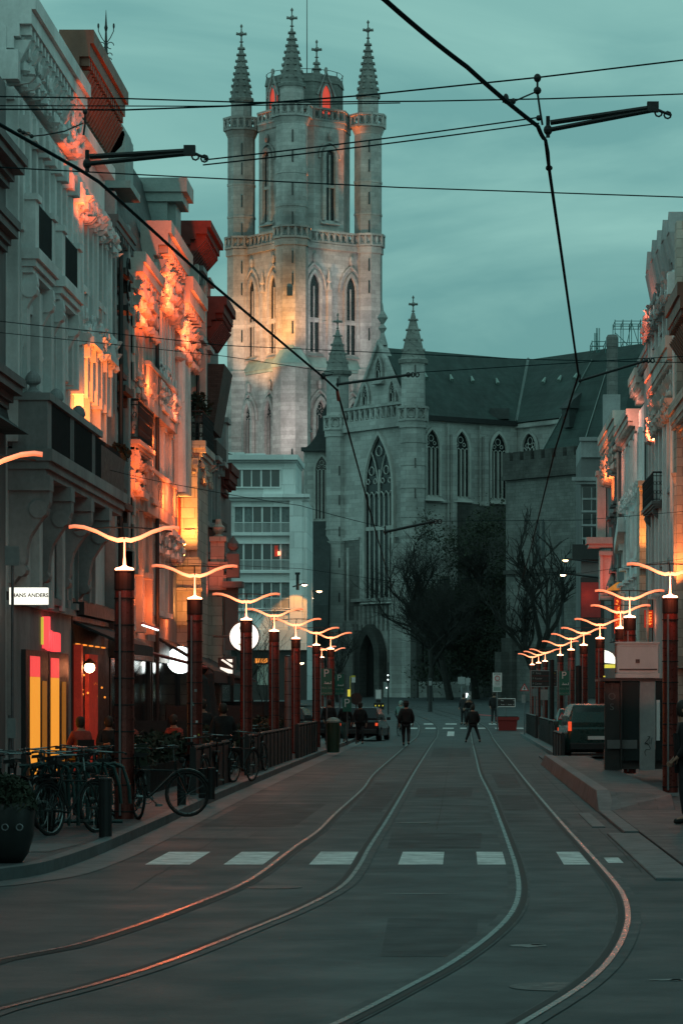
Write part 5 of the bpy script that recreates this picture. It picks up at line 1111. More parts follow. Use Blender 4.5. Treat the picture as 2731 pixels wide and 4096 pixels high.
LBR = ['nearest lamp of the right row, at the edge of the photo beside the tram shelter', 'lamp rising behind the pale box on top of the tram shelter', 'lamp whose drooping wing tip hides half behind the shelter box', 'lamp just left of the lit white sign near the shelter box',
       'lamp column directly left of the black pole, above the parked car', 'lamp with one wing turned away, above the green parking sign at the right', 'lamp column behind the single green parking sign on the right', 'lamp over the black direction sign on the right pavement', 'second farthest lamp of the right row', 'farthest lamp of the right row, above the red triangle sign']
for (x, y, r_), lb in zip(LAMPR, LBR): gull_lamp(x, y, lb, rot=r_, power=(48 if y < 60 else 30) if y < 130 else 14)
rt_ = [o for o in COL.objects if o.name.startswith('street_lamp') and o.type == 'EMPTY' and abs(o.location.y - 59.8) < .1][0]
for k, (dx, z, w, m_) in enumerate(((.03, 2.05, .05, 'plaster_grey'), (-.03, 1.78, .06, 'zinc_green'), (.05, 1.45, .04, 'white_plastic'), (.02, 1.15, .055, 'sign_white'), (-.05, 2.4, .045, 'plaster_grey'), (.09, 1.2, .03, 'sign_yellow'))):
    mb = MB(); yy = 59.8 - math.sqrt(.15 ** 2 - dx ** 2) - .006; mb.box(-5.17 + dx - w / 2, -5.17 + dx + w / 2, yy, yy + .004, z, z + w * 1.1); mb.build('sticker', m_, rt_)
# two unlit grey posts of the same build
for px, Z, t, lb in ((1152, 97, 2625, 'unlit grey post between the lamp columns before the apartment building'), (2205, 128, 2640, 'unlit slim black post on the right pavement behind the black direction sign'), (2312, 108, 2665, 'unlit dark post beside the green car, wrapped at its top')):
    root = empty('post', (X_(px, Z), Z, .12), lb, 'post'); mb = MB(); mb.lathe((X_(px, Z), Z, .12), [(.11, 0), (.105, H_(t, Z) - .12), (.02, H_(t, Z) - .08)], 12); mb.build('column', 'grey_metal' if px == 1152 else 'iron', root)
    mb = MB(); z = H_(t, Z)
    while z > .4: mb.lathe((X_(px, Z), Z, z), [(.112, -.01), (.118, 0), (.112, .01)], 12); z -= .4
    mb.build('band', 'post_band', root)
spot('added_box_spot', (3.95, 58.3, 4.2), (4.0, 70, 2.75), 900, 11, .6, (1.0, .30, .20), .12, [o for o in COL.objects if o.name.startswith('street_lamp') and o.type == 'EMPTY' and abs(o.location.y - 58.9) < .1][0])  # extra spot added at this lamp to tint the shelter's top box pink
# small street lights hung over the square
for px, py, Z, x2, lb in ((1218, 2338, 228, 1170, 'glowing street light on a bracket of the white apartment corner'), (1277, 2364, 240, 1200, 'small street light hung on a wire before the dark chapel arch'), (1242, 2392, 250, 1215, 'faint double street light low beside the apartment corner'),
                          (2260, 2240, 190, 2400, 'upper street light reaching out from the right hand houses'), (2250, 2299, 175, 2400, 'lower street light reaching out from the right hand houses'), (1205, 2651, 150, 1190, 'tiny lamp low between the left lamp columns')):
    root = empty('street_light', (X_(px, Z), Z, H_(py, Z)), lb, 'street light', 'street lights hung above the square')
    c = (X_(px, Z), Z, H_(py, Z)); s = 12 * Z / F
    mb = MB(); mb.lathe(c, [(.02, s * .45), (s, s * .2), (s * 1.05, 0), (s * .8, -.02)], 10); mb.build('hood', 'iron', root)
    mb = MB(); mb.lathe((c[0], c[1] - .05, c[2] - s * .55), [(s * .3, 0), (s * .95, s * .35), (s * .9, s * .5)], 10); mb.build('bulb', 'bulb_hot', root)
    mb = MB(); mb.ring([(c[0], c[1], c[2] + .1), ((c[0] + X_(x2, Z)) / 2, c[1], c[2] - .05), (X_(x2, Z), c[1] + .5, c[2] - .15)], .05, 5)
    if px == 1218: mb.tube((X_(1190, Z), Z, H_(2290, Z)), (X_(1190, Z), Z, H_(2360, Z)), .13, 6); mb.tube((X_(1180, Z), Z, H_(2294, Z)), (X_(1200, Z), Z, H_(2294, Z)), .1, 6)
    mb.build('bracket', 'iron', root)
spot('street_light_beam', (X_(1186, 229.0), 228.9, H_(2340, 229)), (X_(1180, 232), 231.4, H_(2480, 231)), 520, 62, .12, (1, .34, .05), .10, bpy.data.objects['street_light'])
# ------------------------------------------------------------------ overhead line
def wire(pts, r, label, name='overhead_wire', grp='thin span wires across the street', sag=0.0, cat='wire'):
    mb = MB(); P = []
    for i in range(len(pts) - 1):
        a, b = Vector(pts[i]), Vector(pts[i + 1]); n = 10
        for k in range(n + (i == len(pts) - 2)):
            t = k / n; q = a.lerp(b, t); q.z -= sag * 4 * t * (1 - t); P.append(q)
    mb.ring(P, r, 5); o = mb.build(name, 'wire_black', None); tag(o, label, cat, grp); return o
Q = lambda px, py, Z: (X_(px, Z), Z, H_(py, Z))
wire([Q(1380, -150, 17), Q(1540, 0, 17.9), Q(1870, 270, 19.6), Q(2150, 505, 22.0), Q(2176, 555, 22.5)], .0165, 'thick contact wire sweeping down from the top centre to the right tension arm', 'contact_wire', 'contact wires of the tramway', .01)
wire([Q(2180, 560, 22.6), Q(2192, 660, 23.6), Q(2250, 1060, 29.0), Q(2312, 1500, 38.6), Q(2218, 1800, 50.4), Q(2120, 2200, 84), Q(2040, 2480, 150)], .014, 'contact wire running from the right tension arm down towards the square', 'contact_wire', 'contact wires of the tramway')
wire([Q(-160, 410, 21), Q(0, 498, 21.8), Q(330, 685, 23.6), Q(400, 730, 24.4), Q(830, 1120, 30), Q(1300, 1515, 39.6), Q(1348, 1560, 41), Q(1475, 2030, 65.7), Q(1560, 2330, 108), Q(1640, 2500, 170)], .0145, 'contact wire running from the left edge down across the tower foot', 'contact_wire', 'contact wires of the tramway')
spans = [([Q(-900, 372, 24), Q(490, 394, 24), Q(1000, 410, 24), Q(1700, 405, 24), Q(2200, 395, 24), Q(3400, 352, 24)], .006, 0, 'wire passing just below the pinnacles, nearly level, through the right insulator'),
         ([Q(-900, 432, 24), Q(500, 440, 24), Q(900, 425, 24), Q(1450, 382, 24), Q(2150, 310, 24), Q(3400, 160, 24)], .007, 0, 'wire rising to the right edge above the right tension arm'),
         ([Q(815, 640, 24), Q(2150, 470, 24)], .006, .012, 'upper of the two wires joining the left and right tension arms'), ([Q(812, 660, 24), Q(2155, 493, 24)], .006, .012, 'lower of the two wires joining the left and right tension arms'),
         ([Q(-900, 622, 27), Q(640, 703, 27), Q(1600, 750, 27), Q(3400, 812, 27)], .006, 0, 'single wire crossing the belfry windows and falling gently to the right'),
         ([Q(-900, 420, 26), Q(800, 425, 26), Q(1600, 412, 26)], .005, 0, 'faint wire crossing the belfry gallery'),
         ([Q(-900, 1200, 42), Q(0, 1285, 42), Q(900, 1382, 42), Q(2100, 1437, 42), Q(2600, 1448, 42), Q(3300, 1460, 42)], .006, 0, 'wire grazing the cathedral roof ridge'),
         ([Q(-900, 1250, 43), Q(0, 1330, 43), Q(900, 1425, 43), Q(1335, 1490, 43)], .005, 0, 'wire reaching the middle pulley from the left houses'), ([Q(1665, 1490, 43), Q(2600, 1432, 43), Q(3300, 1400, 43)], .006, 0, 'wire from the middle arm across the dark roof to the right'),
         ([Q(440, 1880, 70), Q(740, 1945, 70), Q(1200, 2022, 70), Q(1540, 2110, 70)], .007, .02, 'wire with a turnbuckle across the glowing pilaster'), ([Q(1740, 2085, 70), Q(2330, 2080, 70), Q(2800, 2040, 70)], .006, 0, 'wire from the far arm to the right hand houses'),
         ([Q(500, 1580 + 660, 95), Q(1210, 2275, 95), Q(1600, 2330, 95)], .007, 0, 'low wire crossing the apartment building'), ([Q(1530, 2330, 110), Q(2330, 2292, 110), Q(2731, 2235, 110), Q(2900, 2215, 110)], .008, 0, 'low wire crossing the palace wall')]
for P_, r_, s_, lb in spans: wire(P_, r_, lb, sag=s_)
def arm(pa, pb, Z, lab, big=True, two=True):
    root = empty('tension_arm', Q(pa[0], pa[1], Z), lab, 'tension arm', 'insulated arms of the overhead line'); s = Z / F
    a, b = Vector(Q(*pa, Z)), Vector(Q(*pb, Z)); d = (b - a).normalized(); up = Vector((0, 0, 1))
    mb = MB(); mb.ring([a, b], (10 if two else 5.5) * s, 7)
    if two: mb.ring([a + up * 14 * s * 2 + d * 10 * s, b + up * 10 * s + d * 0], 11 * s, 7)
    mb.build('tube', 'insulator', root)
    mb = MB(); mb.ball(tuple(a), (18 if two else 7) * s, 8, 1.2); mb.ring([a - up * (30 if two else 12) * s, a + up * (55 if two else 24) * s], (9 if two else 3.5) * s, 6)
    if two:
        mb.box(b.x - 34 * s, b.x + 12 * s, b.y - .03, b.y + .03, b.z - 10 * s, b.z + 30 * s)
        for k in (0, 1): mb.ring([(b.x + (12 + k * 36) * s + 14 * s * math.cos(t * .8), b.y, b.z - (14 + k * 8) * s + 14 * s * math.sin(t * .8)) for t in range(9)], 4 * s, 5)
        mb.tube(tuple(b), (b.x + 60 * s, b.y, b.z - 22 * s), 6 * s, 5)
    else:
        for k in (-1, 0, 1): mb.ring([(b.x + k * 18 * s + 7 * s * math.cos(t * .8), b.y, b.z - 2 * s + 9 * s * math.sin(t * .8)) for t in range(9)], 3 * s, 5)
    mb.build('fitting', 'insulator', root); return root
arm((350, 655), (770, 612), 24, 'left tension arm with twin black tubes before the white house')
arm((2190, 520), (2620, 438), 24, 'right tension arm with twin black tubes against the open sky')
arm((1350, 1537), (1650, 1497), 42, 'small tension arm crossing the cathedral gable', two=False); arm((2318, 1522), (2590, 1440), 42, 'small tension arm reaching to the right hand houses', two=False)
arm((1540, 2128), (1740, 2084), 70, 'farthest small tension arm before the great window', two=False)
wr = empty('wire_hanger', Q(2150, 310, 24), 'drooping hanger with black insulators between the right hand wires', 'hanger'); mb = MB(); s = 24 / F
mb.ball(Q(2148, 312, 24), 15 * s, 8, 1.2); mb.ball(Q(2148, 362, 24), 16 * s, 8); mb.ring([Q(2148, 312, 24), Q(2148, 370, 24), Q(2158, 440, 24), Q(2168, 500, 24)], 4.5 * s, 5); mb.ring([Q(2140, 368, 24), Q(2100, 385, 24), Q(2055, 405, 24)], 3.5 * s, 5); mb.ball(Q(2022, 395, 24), 12 * s, 7, 1.8); mb.ball(Q(2052, 405, 24), 10 * s, 7, 1.3); mb.ring([Q(2008, 405, 24), Q(2060, 408, 24)], 7 * s, 5)
mb.ball(Q(2153, 472, 24), 12 * s, 7); mb.ring([Q(2180, 560, 24), Q(2190, 610, 24), Q(2194, 672, 24)], 8 * s, 6); mb.ball(Q(2194, 672, 24), 15 * s, 7, .8); mb.build('insulator', 'insulator', wr)
wr = empty('wire_hanger', Q(340, 470, 24), 'short hanger rod over the cornice of the white house', 'hanger'); mb = MB(); mb.ball(Q(341, 448, 24), 10 * s, 7); mb.ring([Q(341, 448, 24), Q(341, 500, 24), Q(335, 540, 24)], 4 * s, 5); mb.ring([Q(70, 520, 24), Q(130, 545, 24), Q(180, 540, 24), Q(260, 525, 24), Q(335, 492, 24)], 3 * s, 5)
for q_ in ((80, 522), (128, 545), (95, 530)): mb.ball(Q(*q_, 24), 9 * s, 6)
mb.build('insulator', 'insulator', wr)
wr = empty('wire_pulley', Q(1292, 1508, 40), 'small pulley on the contact wire left of the middle arm', 'pulley'); mb = MB(); s = 40 / F; mb.ball(Q(1292, 1505, 40), 11 * s, 7, 1.3); mb.tube(Q(1292, 1505, 40), Q(1330, 1497, 40), 3 * s, 5); mb.ring([Q(1348, 1560, 41), Q(1353, 1600, 42)], 7 * s, 5); mb.build('insulator', 'insulator', wr)
# ------------------------------------------------------------------ signs
def pole(root, x, y, z1, r=.03, m='grey_metal', z0=None):
    mb = MB(); mb.tube((x, y, G(y) + .1 if z0 is None else z0), (x, y, z1), r, 8); return mb.build('pole', m, root)
def plate(root, p0, p1, y0, y1, Z, m, name='panel', d=.03, back='grey_metal', border=None):
    mb = MB(); mb.box(X_(p0, Z), X_(p1, Z), Z - d, Z, H_(y1, Z), H_(y0, Z)); o = mb.build(name, m, root)
    if border:
        b = 3 * Z / F; x0, x1, z0, z1 = X_(p0, Z), X_(p1, Z), H_(y1, Z), H_(y0, Z); mb = MB()
        for q in ((x0, x1, z0, z0 + b), (x0, x1, z1 - b, z1), (x0, x0 + b, z0 + b, z1 - b), (x1 - b, x1, z0 + b, z1 - b)): mb.box(q[0], q[1], Z - d - .008, Z - d, q[2], q[3])
        mb.build('border', border, root)
    return o
def sign(name, p0, p1, y0, y1, Z, m, lab, cat='sign', pp=None, grp=None, top=None, **k):
    root = empty(name, (X_((p0 + p1) / 2, Z), Z, G(Z) + .1), lab, cat, grp)
    pole(root, X_(pp if pp else (p0 + p1) / 2, Z), Z + .05, H_(top if top else y0 - 4, Z)); plate(root, p0, p1, y0, y1, Z, m, **k); return root
def tx(root, s, px, py, Z, hpx, m='sign_white', sx=1, d=.035, **k): text(s, 'lettering', m, root, (X_(px, Z), Z - d, H_(py, Z)), hpx * Z / F * 1.38, extrude=.004, sx=sx, **k)
def parking(p0, p1, y0, y1, Z, lab, full=True, faint=False):
    r = sign('parking_sign', p0, p1, y0, y1, Z, 'sign_green', lab, 'parking sign', grp='green parking signs', d=.03); w = p1 - p0; cx = (p0 + p1) / 2; h = y1 - y0
    tx(r, 'P', cx - w * .04, y0 + (h * .19 if full else h * .42), Z, h * .30 if full else h * .62, 'sign_white')
    if full:
        mb = MB(); b = lambda a, c, e, f: mb.box(X_(p0 + w * a, Z), X_(p0 + w * c, Z), Z - .045, Z - .031, H_(y0 + h * f, Z), H_(y0 + h * e, Z))
        b(.25, .92, .555, .575); b(.34, .40, .48, .555); b(.86, .92, .48, .555); b(.45, .55, .53, .555); b(.6, .7, .52, .555); mb.build('pictogram', 'sign_white', r)
        mb = MB(); mb.box(X_(p0, Z), X_(p1, Z), Z - .036, Z - .031, H_(y0 + h * .645, Z), H_(y0 + h * .635, Z)); mb.build('divider', 'black_paint', r)
        tx(r, 'MAX. 3.0t', cx, y0 + h * .73, Z, h * .075, 'zinc_green', .9); tx(r, 'BETALEND', cx, y0 + h * .93, Z, h * .07, 'zinc_green', .9)
    return r
parking(1285, 1328, 2674, 2781, 108, 'larger green P sign with small print, left of its twin on the left pavement'); parking(1340, 1376, 2696, 2779, 124, 'green P sign with small print, right of its slightly larger twin'); parking(1371, 1405, 2790, 2846, 118, 'lowest green P sign, beside the black disc', False)
parking(2235, 2276, 2684, 2781, 116, 'only green P sign on the right pavement')
r = sign('disc_sign', 1420, 1428, 2790, 2800, 122, 'black_paint', 'round black back of a traffic sign over the parked cars'); mb = MB(); c = Q(1424, 2795, 122); mb.prism([(24 * 122 / F * math.cos(t * .2618), 24 * 122 / F * math.sin(t * .2618)) for t in range(24)], lambda u, v, t: (c[0] + u, c[1] - .06 + t, c[2] + v), 0, .03); mb.build('disc', 'black_paint', r)
r = sign('bus_stop', 1399, 1402, 2705, 2788, 140, 'sign_yellow', 'yellow bus stop pole with a small white flag panel and a lime box', 'bus stop', top=2702); plate(r, 1404, 1421, 2702, 2709, 140, 'sign_yellow'); plate(r, 1406, 1421, 2709, 2730, 140, 'sign_white'); plate(r, 1390, 1401, 2758, 2786, 139.8, 'glow_yellow', 'box')
r = sign('info_sign', 1500, 1526, 2757, 2797, 150, 'sign_white', 'white bordered notice panel above a black box with tiny lights', border='plaster_grey'); plate(r, 1495, 1536, 2812, 2838, 150, 'black_paint', 'control_box', .2); plate(r, 1504, 1522, 2798, 2810, 150, 'black_paint', 'control_box', .1); mb = MB()
for px in (1502, 1516, 1531): mb.box(X_(px - 2, 150), X_(px + 2, 150), 149.76, 149.79, H_(2825, 150), H_(2820, 150))
mb.build('light_dot', 'glow_yellow', r)
r = sign('zone_sign', 1969, 2006, 2691, 2744, 158, 'sign_white', 'white ZONE sign with a red ringed circle over a green plate', top=2688); plate(r, 1969, 2005, 2745, 2767, 158, 'zinc_green', 'lower_panel', border='sign_white'); tx(r, 'ZONE', 1987.5, 2697, 158, 7, 'black_paint'); mb = MB(); c = Q(1987.5, 2713, 157.93)
mb.ring([(c[0] + 9 * 158 / F * math.cos(t * .3927), c[1], c[2] + 9 * 158 / F * math.sin(t * .3927)) for t in range(17)], .018, 5); mb.build('ring_mark', 'sign_red', r)
for y_ in (2727, 2733, 2739): tx(r, 'UITGEZONDERD', 1987.5, y_, 158, 3, 'plaster_dark', .7)
r = sign('direction_sign', 1986, 2060, 2793, 2828, 164, 'sign_black', 'low black direction sign with arrows, standing in the red planter', 'direction sign', border='sign_white', pp=2020)
for s_, px, py in (('P', 1993, 2802), ('Reep', 2007, 2802), ('P', 1993, 2818), ('Kouter', 2010, 2818), ('P', 2024, 2818), ('Center', 2038, 2818)): tx(r, s_, px, py, 164, 5, 'sign_white' if len(s_) > 1 else 'zinc_green', .8)
tx(r, '\u2192', 2053, 2802, 164, 6, 'sign_white'); tx(r, '\u2190', 2053, 2818, 164, 6, 'sign_white')
r = sign('direction_sign', 2121, 2228, 2681, 2748, 138, 'sign_black', 'tall black direction sign listing three car parks on the right pavement', 'direction sign', border='plaster_grey', pp=2150)
for i, s_ in enumerate(('Reep', 'Kouter', 'Center')): tx(r, 'P', 2131, 2693 + i * 21, 138, 8, 'car_green' if False else 'zinc_green'); tx(r, s_, 2152, 2693 + i * 21, 138, 8, 'plaster_grey', .9); tx(r, '\u2190', 2217, 2693 + i * 21, 138, 7, 'sign_yellow' if i == 0 else 'plaster_grey')
mb = MB(); [mb.box(X_(2123, 138), X_(2226, 138), 137.955, 137.968, H_(2704 + i * 21, 138), H_(2703 + i * 21, 138)) for i in range(2)]; mb.build('divider', 'planter_red', r)
def tri(cx, y0, y1, Z, lab, pole_=True):
    root = empty('warning_sign', (X_(cx, Z), Z, G(Z) + .1), lab, 'warning sign', 'red triangle warning signs'); h = (y1 - y0)
    for sc_, m, d in ((1, 'sign_red', 0), (.68, 'sign_white', .012)):
        mb = MB(); cy = y0 + h * .66; P = [(cx - h * .58 * sc_, cy + h * .34 * sc_), (cx + h * .58 * sc_, cy + h * .34 * sc_), (cx, cy - h * .66 * sc_)]; mb.prism(P, lambda u, v, t: (X_(u, Z), Z - t, H_(v, Z)), d, d + .012); mb.build('panel', m, root)
    mb = MB(); mb.box(X_(cx - 1.5, Z), X_(cx + 1.5, Z), Z - .045, Z - .02, H_(y1 - h * .18, Z), H_(y0 + h * .38, Z)); mb.box(X_(cx - 4, Z), X_(cx + 4, Z), Z - .045, Z - .02, H_(y1 - h * .3, Z), H_(y1 - h * .38, Z)); mb.build('pictogram', 'black_paint', root); pole(root, X_(cx, Z), Z + .04, H_(y0 + 4, Z)); return root
r = tri(2096, 2733, 2764, 150, 'higher red triangle sign with a crossing symbol over small white plates'); plate(r, 2085, 2100, 2778, 2812, 150, 'plaster_grey', 'lower_panel')
tri(2246, 2848, 2878, 112, 'lower red triangle sign above the blue-green arrow disc')
r = empty('arrow_sign', (X_(2246, 111), 111, .1), 'round dark teal sign with a white arrow pointing down left', 'sign'); pole(r, X_(2246, 111), 111.04, H_(2890, 111)); c = Q(2246, 2899, 111); mb = MB(); mb.prism([(18 * 111 / F * math.cos(t * .2618), 18 * 111 / F * math.sin(t * .2618)) for t in range(24)], lambda u, v, t: (c[0] + u, c[1] + t, c[2] + v), -.02, 0); mb.build('disc', 'sign_green', r)
mb = MB(); k = 111 / F; mb.prism([(-11, -10), (0, -10), (-4, -6), (10, 8), (7, 11), (-7, -3), (-11, 1)], lambda u, v, t: (c[0] + u * k, c[1] + t, c[2] + v * k), -.035, -.021); mb.build('arrow_mark', 'sign_white', r)
for p0, p1, y0, y1, Z, lab in ((2127, 2148, 2755, 2785, 139, 'small white plate below the tall black direction sign'), (2160, 2190, 2758, 2800, 134, 'pale green-grey plate right of the small white plate'), (1830, 1860, 2708, 2736, 200, 'blank pale panel beside the traffic light on the square'), (1862, 1880, 2712, 2742, 198, 'small grey plate with a red dot beside the blank panel')):
    sign('plate_sign', p0, p1, y0, y1, Z, 'plaster_grey', lab)
tl = empty('traffic_light', (X_(1550, 200), 200, G(200)), 'slim dark traffic light on the far side of the crossing', 'traffic light'); pole(tl, X_(1552, 200), 200, H_(2650, 200), .05, 'iron'); mb = MB(); mb.box(X_(1544, 200), X_(1558, 200), 199.8, 200, H_(2732, 200), H_(2690, 200)); mb.build('housing', 'iron', tl)
mb = MB(); [mb.ball(Q(px, py, 199.75), .045, 6) for px, py in ((1551, 2701), (1551, 2719), (1546, 2751))]; mb.build('lens', 'bulb_white', tl)
tl = empty('traffic_light', (X_(1720, 215), 215, G(215)), 'black signal column standing alone before the cathedral plinth', 'traffic light'); mb = MB(); mb.lathe((X_(1720, 215), 215, G(215)), [(.16, 0), (.13, H_(2715, 215) - G(215)), (.05, H_(2712, 215) - G(215))], 8); mb.build('column', 'iron', tl); mb = MB(); mb.box(X_(1714, 215), X_(1726, 215), 214.8, 214.84, H_(2742, 215), H_(2724, 215)); mb.build('lens', 'plaster_grey', tl)
tl = empty('traffic_light', (X_(1866, 190), 190, G(190)), 'traffic light pole with a bright white lamp behind the striding man', 'traffic light'); pole(tl, X_(1880, 190), 190, H_(2730, 190), .05, 'iron'); mb = MB(); mb.box(X_(1863, 190), X_(1870, 190), 189.9, 189.94, H_(2790, 190), H_(2773, 190)); mb.build('lens', 'bulb_white', tl); mb = MB(); mb.box(X_(1858, 190), X_(1884, 190), 189.95, 190.1, H_(2800, 190), H_(2765, 190)); mb.build('housing', 'plaster_dark', tl)
# lit shop signs
r = empty('light_box_sign', (-8.7, 62.4, 3.98), 'bright white light box sign reading HANS ANDERS above the amber windows', 'shop sign'); Z = 62.2
mb = MB(); mb.box(X_(38, Z), X_(192, Z), Z, Z + .16, H_(2418, Z), H_(2350, Z)); mb.build('box', 'lightbox', r, bevel=.01); mb = MB(); mb.box(X_(26, Z), X_(40, Z), Z + .02, Z + .14, H_(2400, Z), H_(2365, Z)); mb.build('bracket', 'iron', r)
text('HANS ANDERS', 'lettering', 'black_paint', r, (X_(122, Z), Z - .03, H_(2382, Z)), .112, extrude=.003, bold=.003); mb = MB(); mb.prism([(46, 2372), (58, 2379), (46, 2387)], lambda u, v, t: (X_(u, Z), Z - t, H_(v, Z)), 0, .01); mb.build('arrow_mark', 'neon_red', r)
point('sign_glow', (-8.7, 61.8, 3.95), 5, (1, .95, .8), .15, r)
r = empty('letter_sign', (-9.15, 68.5, 3.4), 'red glowing channel letters on the grey shop wall over the amber windows', 'shop sign'); T = wallT('L', LX); mb = MB(T)
for a, w, z0, z1 in ((67.5, .30, 3.02, 3.72), (67.95, .16, 3.0, 3.42), (68.25, .16, 2.98, 3.40), (68.55, .16, 2.98, 3.40), (68.85, .16, 2.97, 3.40), (69.15, .16, 2.97, 3.38), (69.45, .10, 2.97, 3.38)): mb.box(a, a + w, .12, .26, z0, z1)
mb.box(67.9, 69.5, .12, .24, 3.28, 3.40); mb.build('letters', 'neon_red', r); mb = MB(T); mb.box(67.3, 67.36, .12, .17, 3.1, 3.7); mb.build('edge_light', 'glow_yellow', r)
point('sign_glow', (-8.8, 68.3, 3.3), 4, (1, .1, .1), .1, r)
def round_sign(cx, cy, rp, Z, m, lab, green=True):
    root = empty('round_sign', Q(cx, cy, Z), lab, 'shop sign'); c = Q(cx, cy, Z); R_ = rp * Z / F
    mb = MB(); mb.prism([(R_ * math.cos(t * .1963), R_ * math.sin(t * .1963)) for t in range(32)], lambda u, v, t: (c[0] + u, c[1] + t, c[2] + v), 0, .12); mb.build('disc', m, root)
    mb = MB(); mb.ring([(c[0] + R_ * 1.02 * math.cos(t * .1963), c[1] + .06, c[2] + R_ * 1.02 * math.sin(t * .1963)) for t in range(33)], .035, 5, cap=False); mb.tube((c[0] - R_, c[1] + .06, c[2]), (c[0] - R_ - .5, c[1] + .06, c[2]), .03, 5); mb.build('rim', 'iron', root)
    if green:
        mb = MB(); 
        for u, v, a_ in ((-.18, -.62, .3), (-.3, -.55, -.5), (.3, -.5, .6), (-.2, .62, 1.4), (.32, .55, .9), (.0, -.72, .1)): mb.box(c[0] + u * R_ - .05, c[0] + u * R_ + .05, c[1] - .012, c[1] - .004, c[2] + v * R_ - .03 * a_ - .02, c[2] + v * R_ + .03)
        mb.build('leaf_mark', 'zinc_green', root)
    point('sign_glow', (c[0], c[1] - .5, c[2]), 8, (1, .93, .82), .2, root)
round_sign(977, 2546, 58, 92, 'lightbox', 'large round white light box sign half hidden by a lamp column'); round_sign(722, 2640, 54, 96, 'bulb_white', 'round cold white sign cut by the dark awnings', False)
aw = empty('awning', (X_(700, 92), 92, 2.9), 'dark folding awning crossing the round cold white sign', 'awning'); mb = MB(); T = wallT('L', LX); mb.hexa([(80.6, 0, 3.8), (93.5, 0, 3.5), (93.5, 1.55, 2.85), (80.6, 1.2, 3.1), (80.6, 0, 3.9), (93.5, 0, 3.6), (93.5, 1.55, 2.93), (80.6, 1.2, 3.2)]); mb.build('canopy', 'canvas_dark', aw)
mb = MB(T); mb.tube((80.6, 1.2, 3.1), (93.5, 1.56, 2.85), .05, 6); mb.build('front_bar', 'planter_red', aw)
aw = empty('awning', (X_(800, 99), 99, 2.9), 'second dark awning behind the red lamp column with stickers', 'awning'); mb = MB(T); mb.hexa([(94.5, 0, 3.7), (111, 0, 3.5), (111, 1.9, 2.5), (94.5, 1.7, 2.7), (94.5, 0, 3.8), (111, 0, 3.6), (111, 1.9, 2.58), (94.5, 1.7, 2.78)]); mb.build('canopy', 'canvas_dark', aw)
mb = MB(T); mb.box(94.5, 111, 1.7, 1.73, 2.4, 2.7); mb.build('valance', 'canvas_dark', aw)
r = empty('tube_light', Q(613, 2505, 84), 'white strip light over the dark bracket of the left shops', 'lamp'); mb = MB(); mb.ring([Q(570, 2500, 84), Q(633, 2521, 86)], .022, 6); mb.build('tube', 'bulb_white', r); mb = MB(); mb.ring([Q(568, 2494, 84), Q(634, 2514, 86)], .03, 6); mb.build('housing', 'glow_red', r)
r = empty('stripe_sign', Q(905, 2670, 100), 'white sign crossed by dark diagonal stripes beside the round sign', 'shop sign'); mb = MB(); Z = 100
for P in ([(905, 2637), (929, 2637), (929, 2649), (918, 2647)], [(884, 2640), (890, 2636), (930, 2662), (930, 2671)], [(881, 2668), (930, 2680), (930, 2694), (898, 2692), (882, 2684)]): mb.prism(P, lambda u, v, t: (X_(u, Z), Z + t, H_(v, Z)), 0, .05)
mb.build('panel', 'lightbox', r); mb = MB(); mb.box(X_(872, Z), X_(935, Z), Z + .06, Z + .1, H_(2740, Z), H_(2630, Z)); mb.build('backing', 'iron', r)
# vertical cloth banner with cursive writing
r = empty('banner', Q(878, 2410, 108), 'rust red vertical banner with black cursive writing beside the apartments', 'banner'); Z = 108; mb = MB(); mb.box(X_(850, Z), X_(905, Z), Z, Z + .03, H_(2540, Z), H_(2290, Z)); mb.build('cloth', 'banner_red', r); mb = MB(); mb.tube(Q(840, 2288, Z), Q(908, 2288, Z), .03, 5); mb.build('rod', 'iron', r)
cu = text('Borsalino', 'lettering', 'black_paint', r, (X_(878, Z), Z - .02, H_(2415, Z)), .46, rot=(90, 0, 0), extrude=.004, shear=.35)
cu.data.transform(Matrix.Translation(Vector((X_(878, Z), Z - .02, H_(2415, Z))) - worg(r)) @ Matrix.Rotation(R(-90), 4, 'Y') @ Matrix.Translation(-(Vector((X_(878, Z), Z - .02, H_(2415, Z))) - worg(r))))
# lit vertical letters and a lit half round sign on the right
r = empty('letter_sign', Q(2470, 2460, 150), 'column of glowing orange characters above the lit white sign at the right', 'shop sign'); mb = MB(); rnd = random.Random(3)
for i in range(9):
    y_ = 2400 + i * 14.5; b_ = (2460, 2478); 
    for k in range(3): x0 = rnd.uniform(b_[0], b_[1] - 6); mb.box(X_(x0, 150), X_(x0 + rnd.uniform(4, 9), 150), 149.9, 150, H_(y_ + 3.5 * k + 2.4, 150), H_(y_ + 3.5 * k, 150))
mb.build('letters', 'glow_orange', r); mb = MB(); mb.box(X_(2455, 150), X_(2483, 150), 150.01, 150.15, H_(2535, 150), H_(2390, 150)); mb.build('panel', 'glow_red', r); point('sign_glow', Q(2470, 2490, 148.5), 30, (1, .25, .06), .2, r)
r = empty('letter_sign', Q(2595, 2470, 128), 'shorter lit orange character sign near the right lamp', 'shop sign'); mb = MB()
for i in range(5): y_ = 2448 + i * 11; mb.box(X_(2586, 128), X_(2604, 128), 127.9, 128, H_(y_ + 3, 128), H_(y_, 128)); mb.box(X_(2586 + (i * 5) % 12, 128), X_(2592 + (i * 5) % 12, 128), 127.9, 128, H_(y_ + 7, 128), H_(y_ + 3.2, 128))
mb.build('letters', 'glow_orange', r); mb = MB(); mb.box(X_(2575, 128), X_(2610, 128), 128.01, 128.15, H_(2510, 128), H_(2440, 128)); mb.build('panel', 'glow_red', r); point('sign_glow', Q(2594, 2480, 126.8), 16, (1, .2, .07), .2, r)
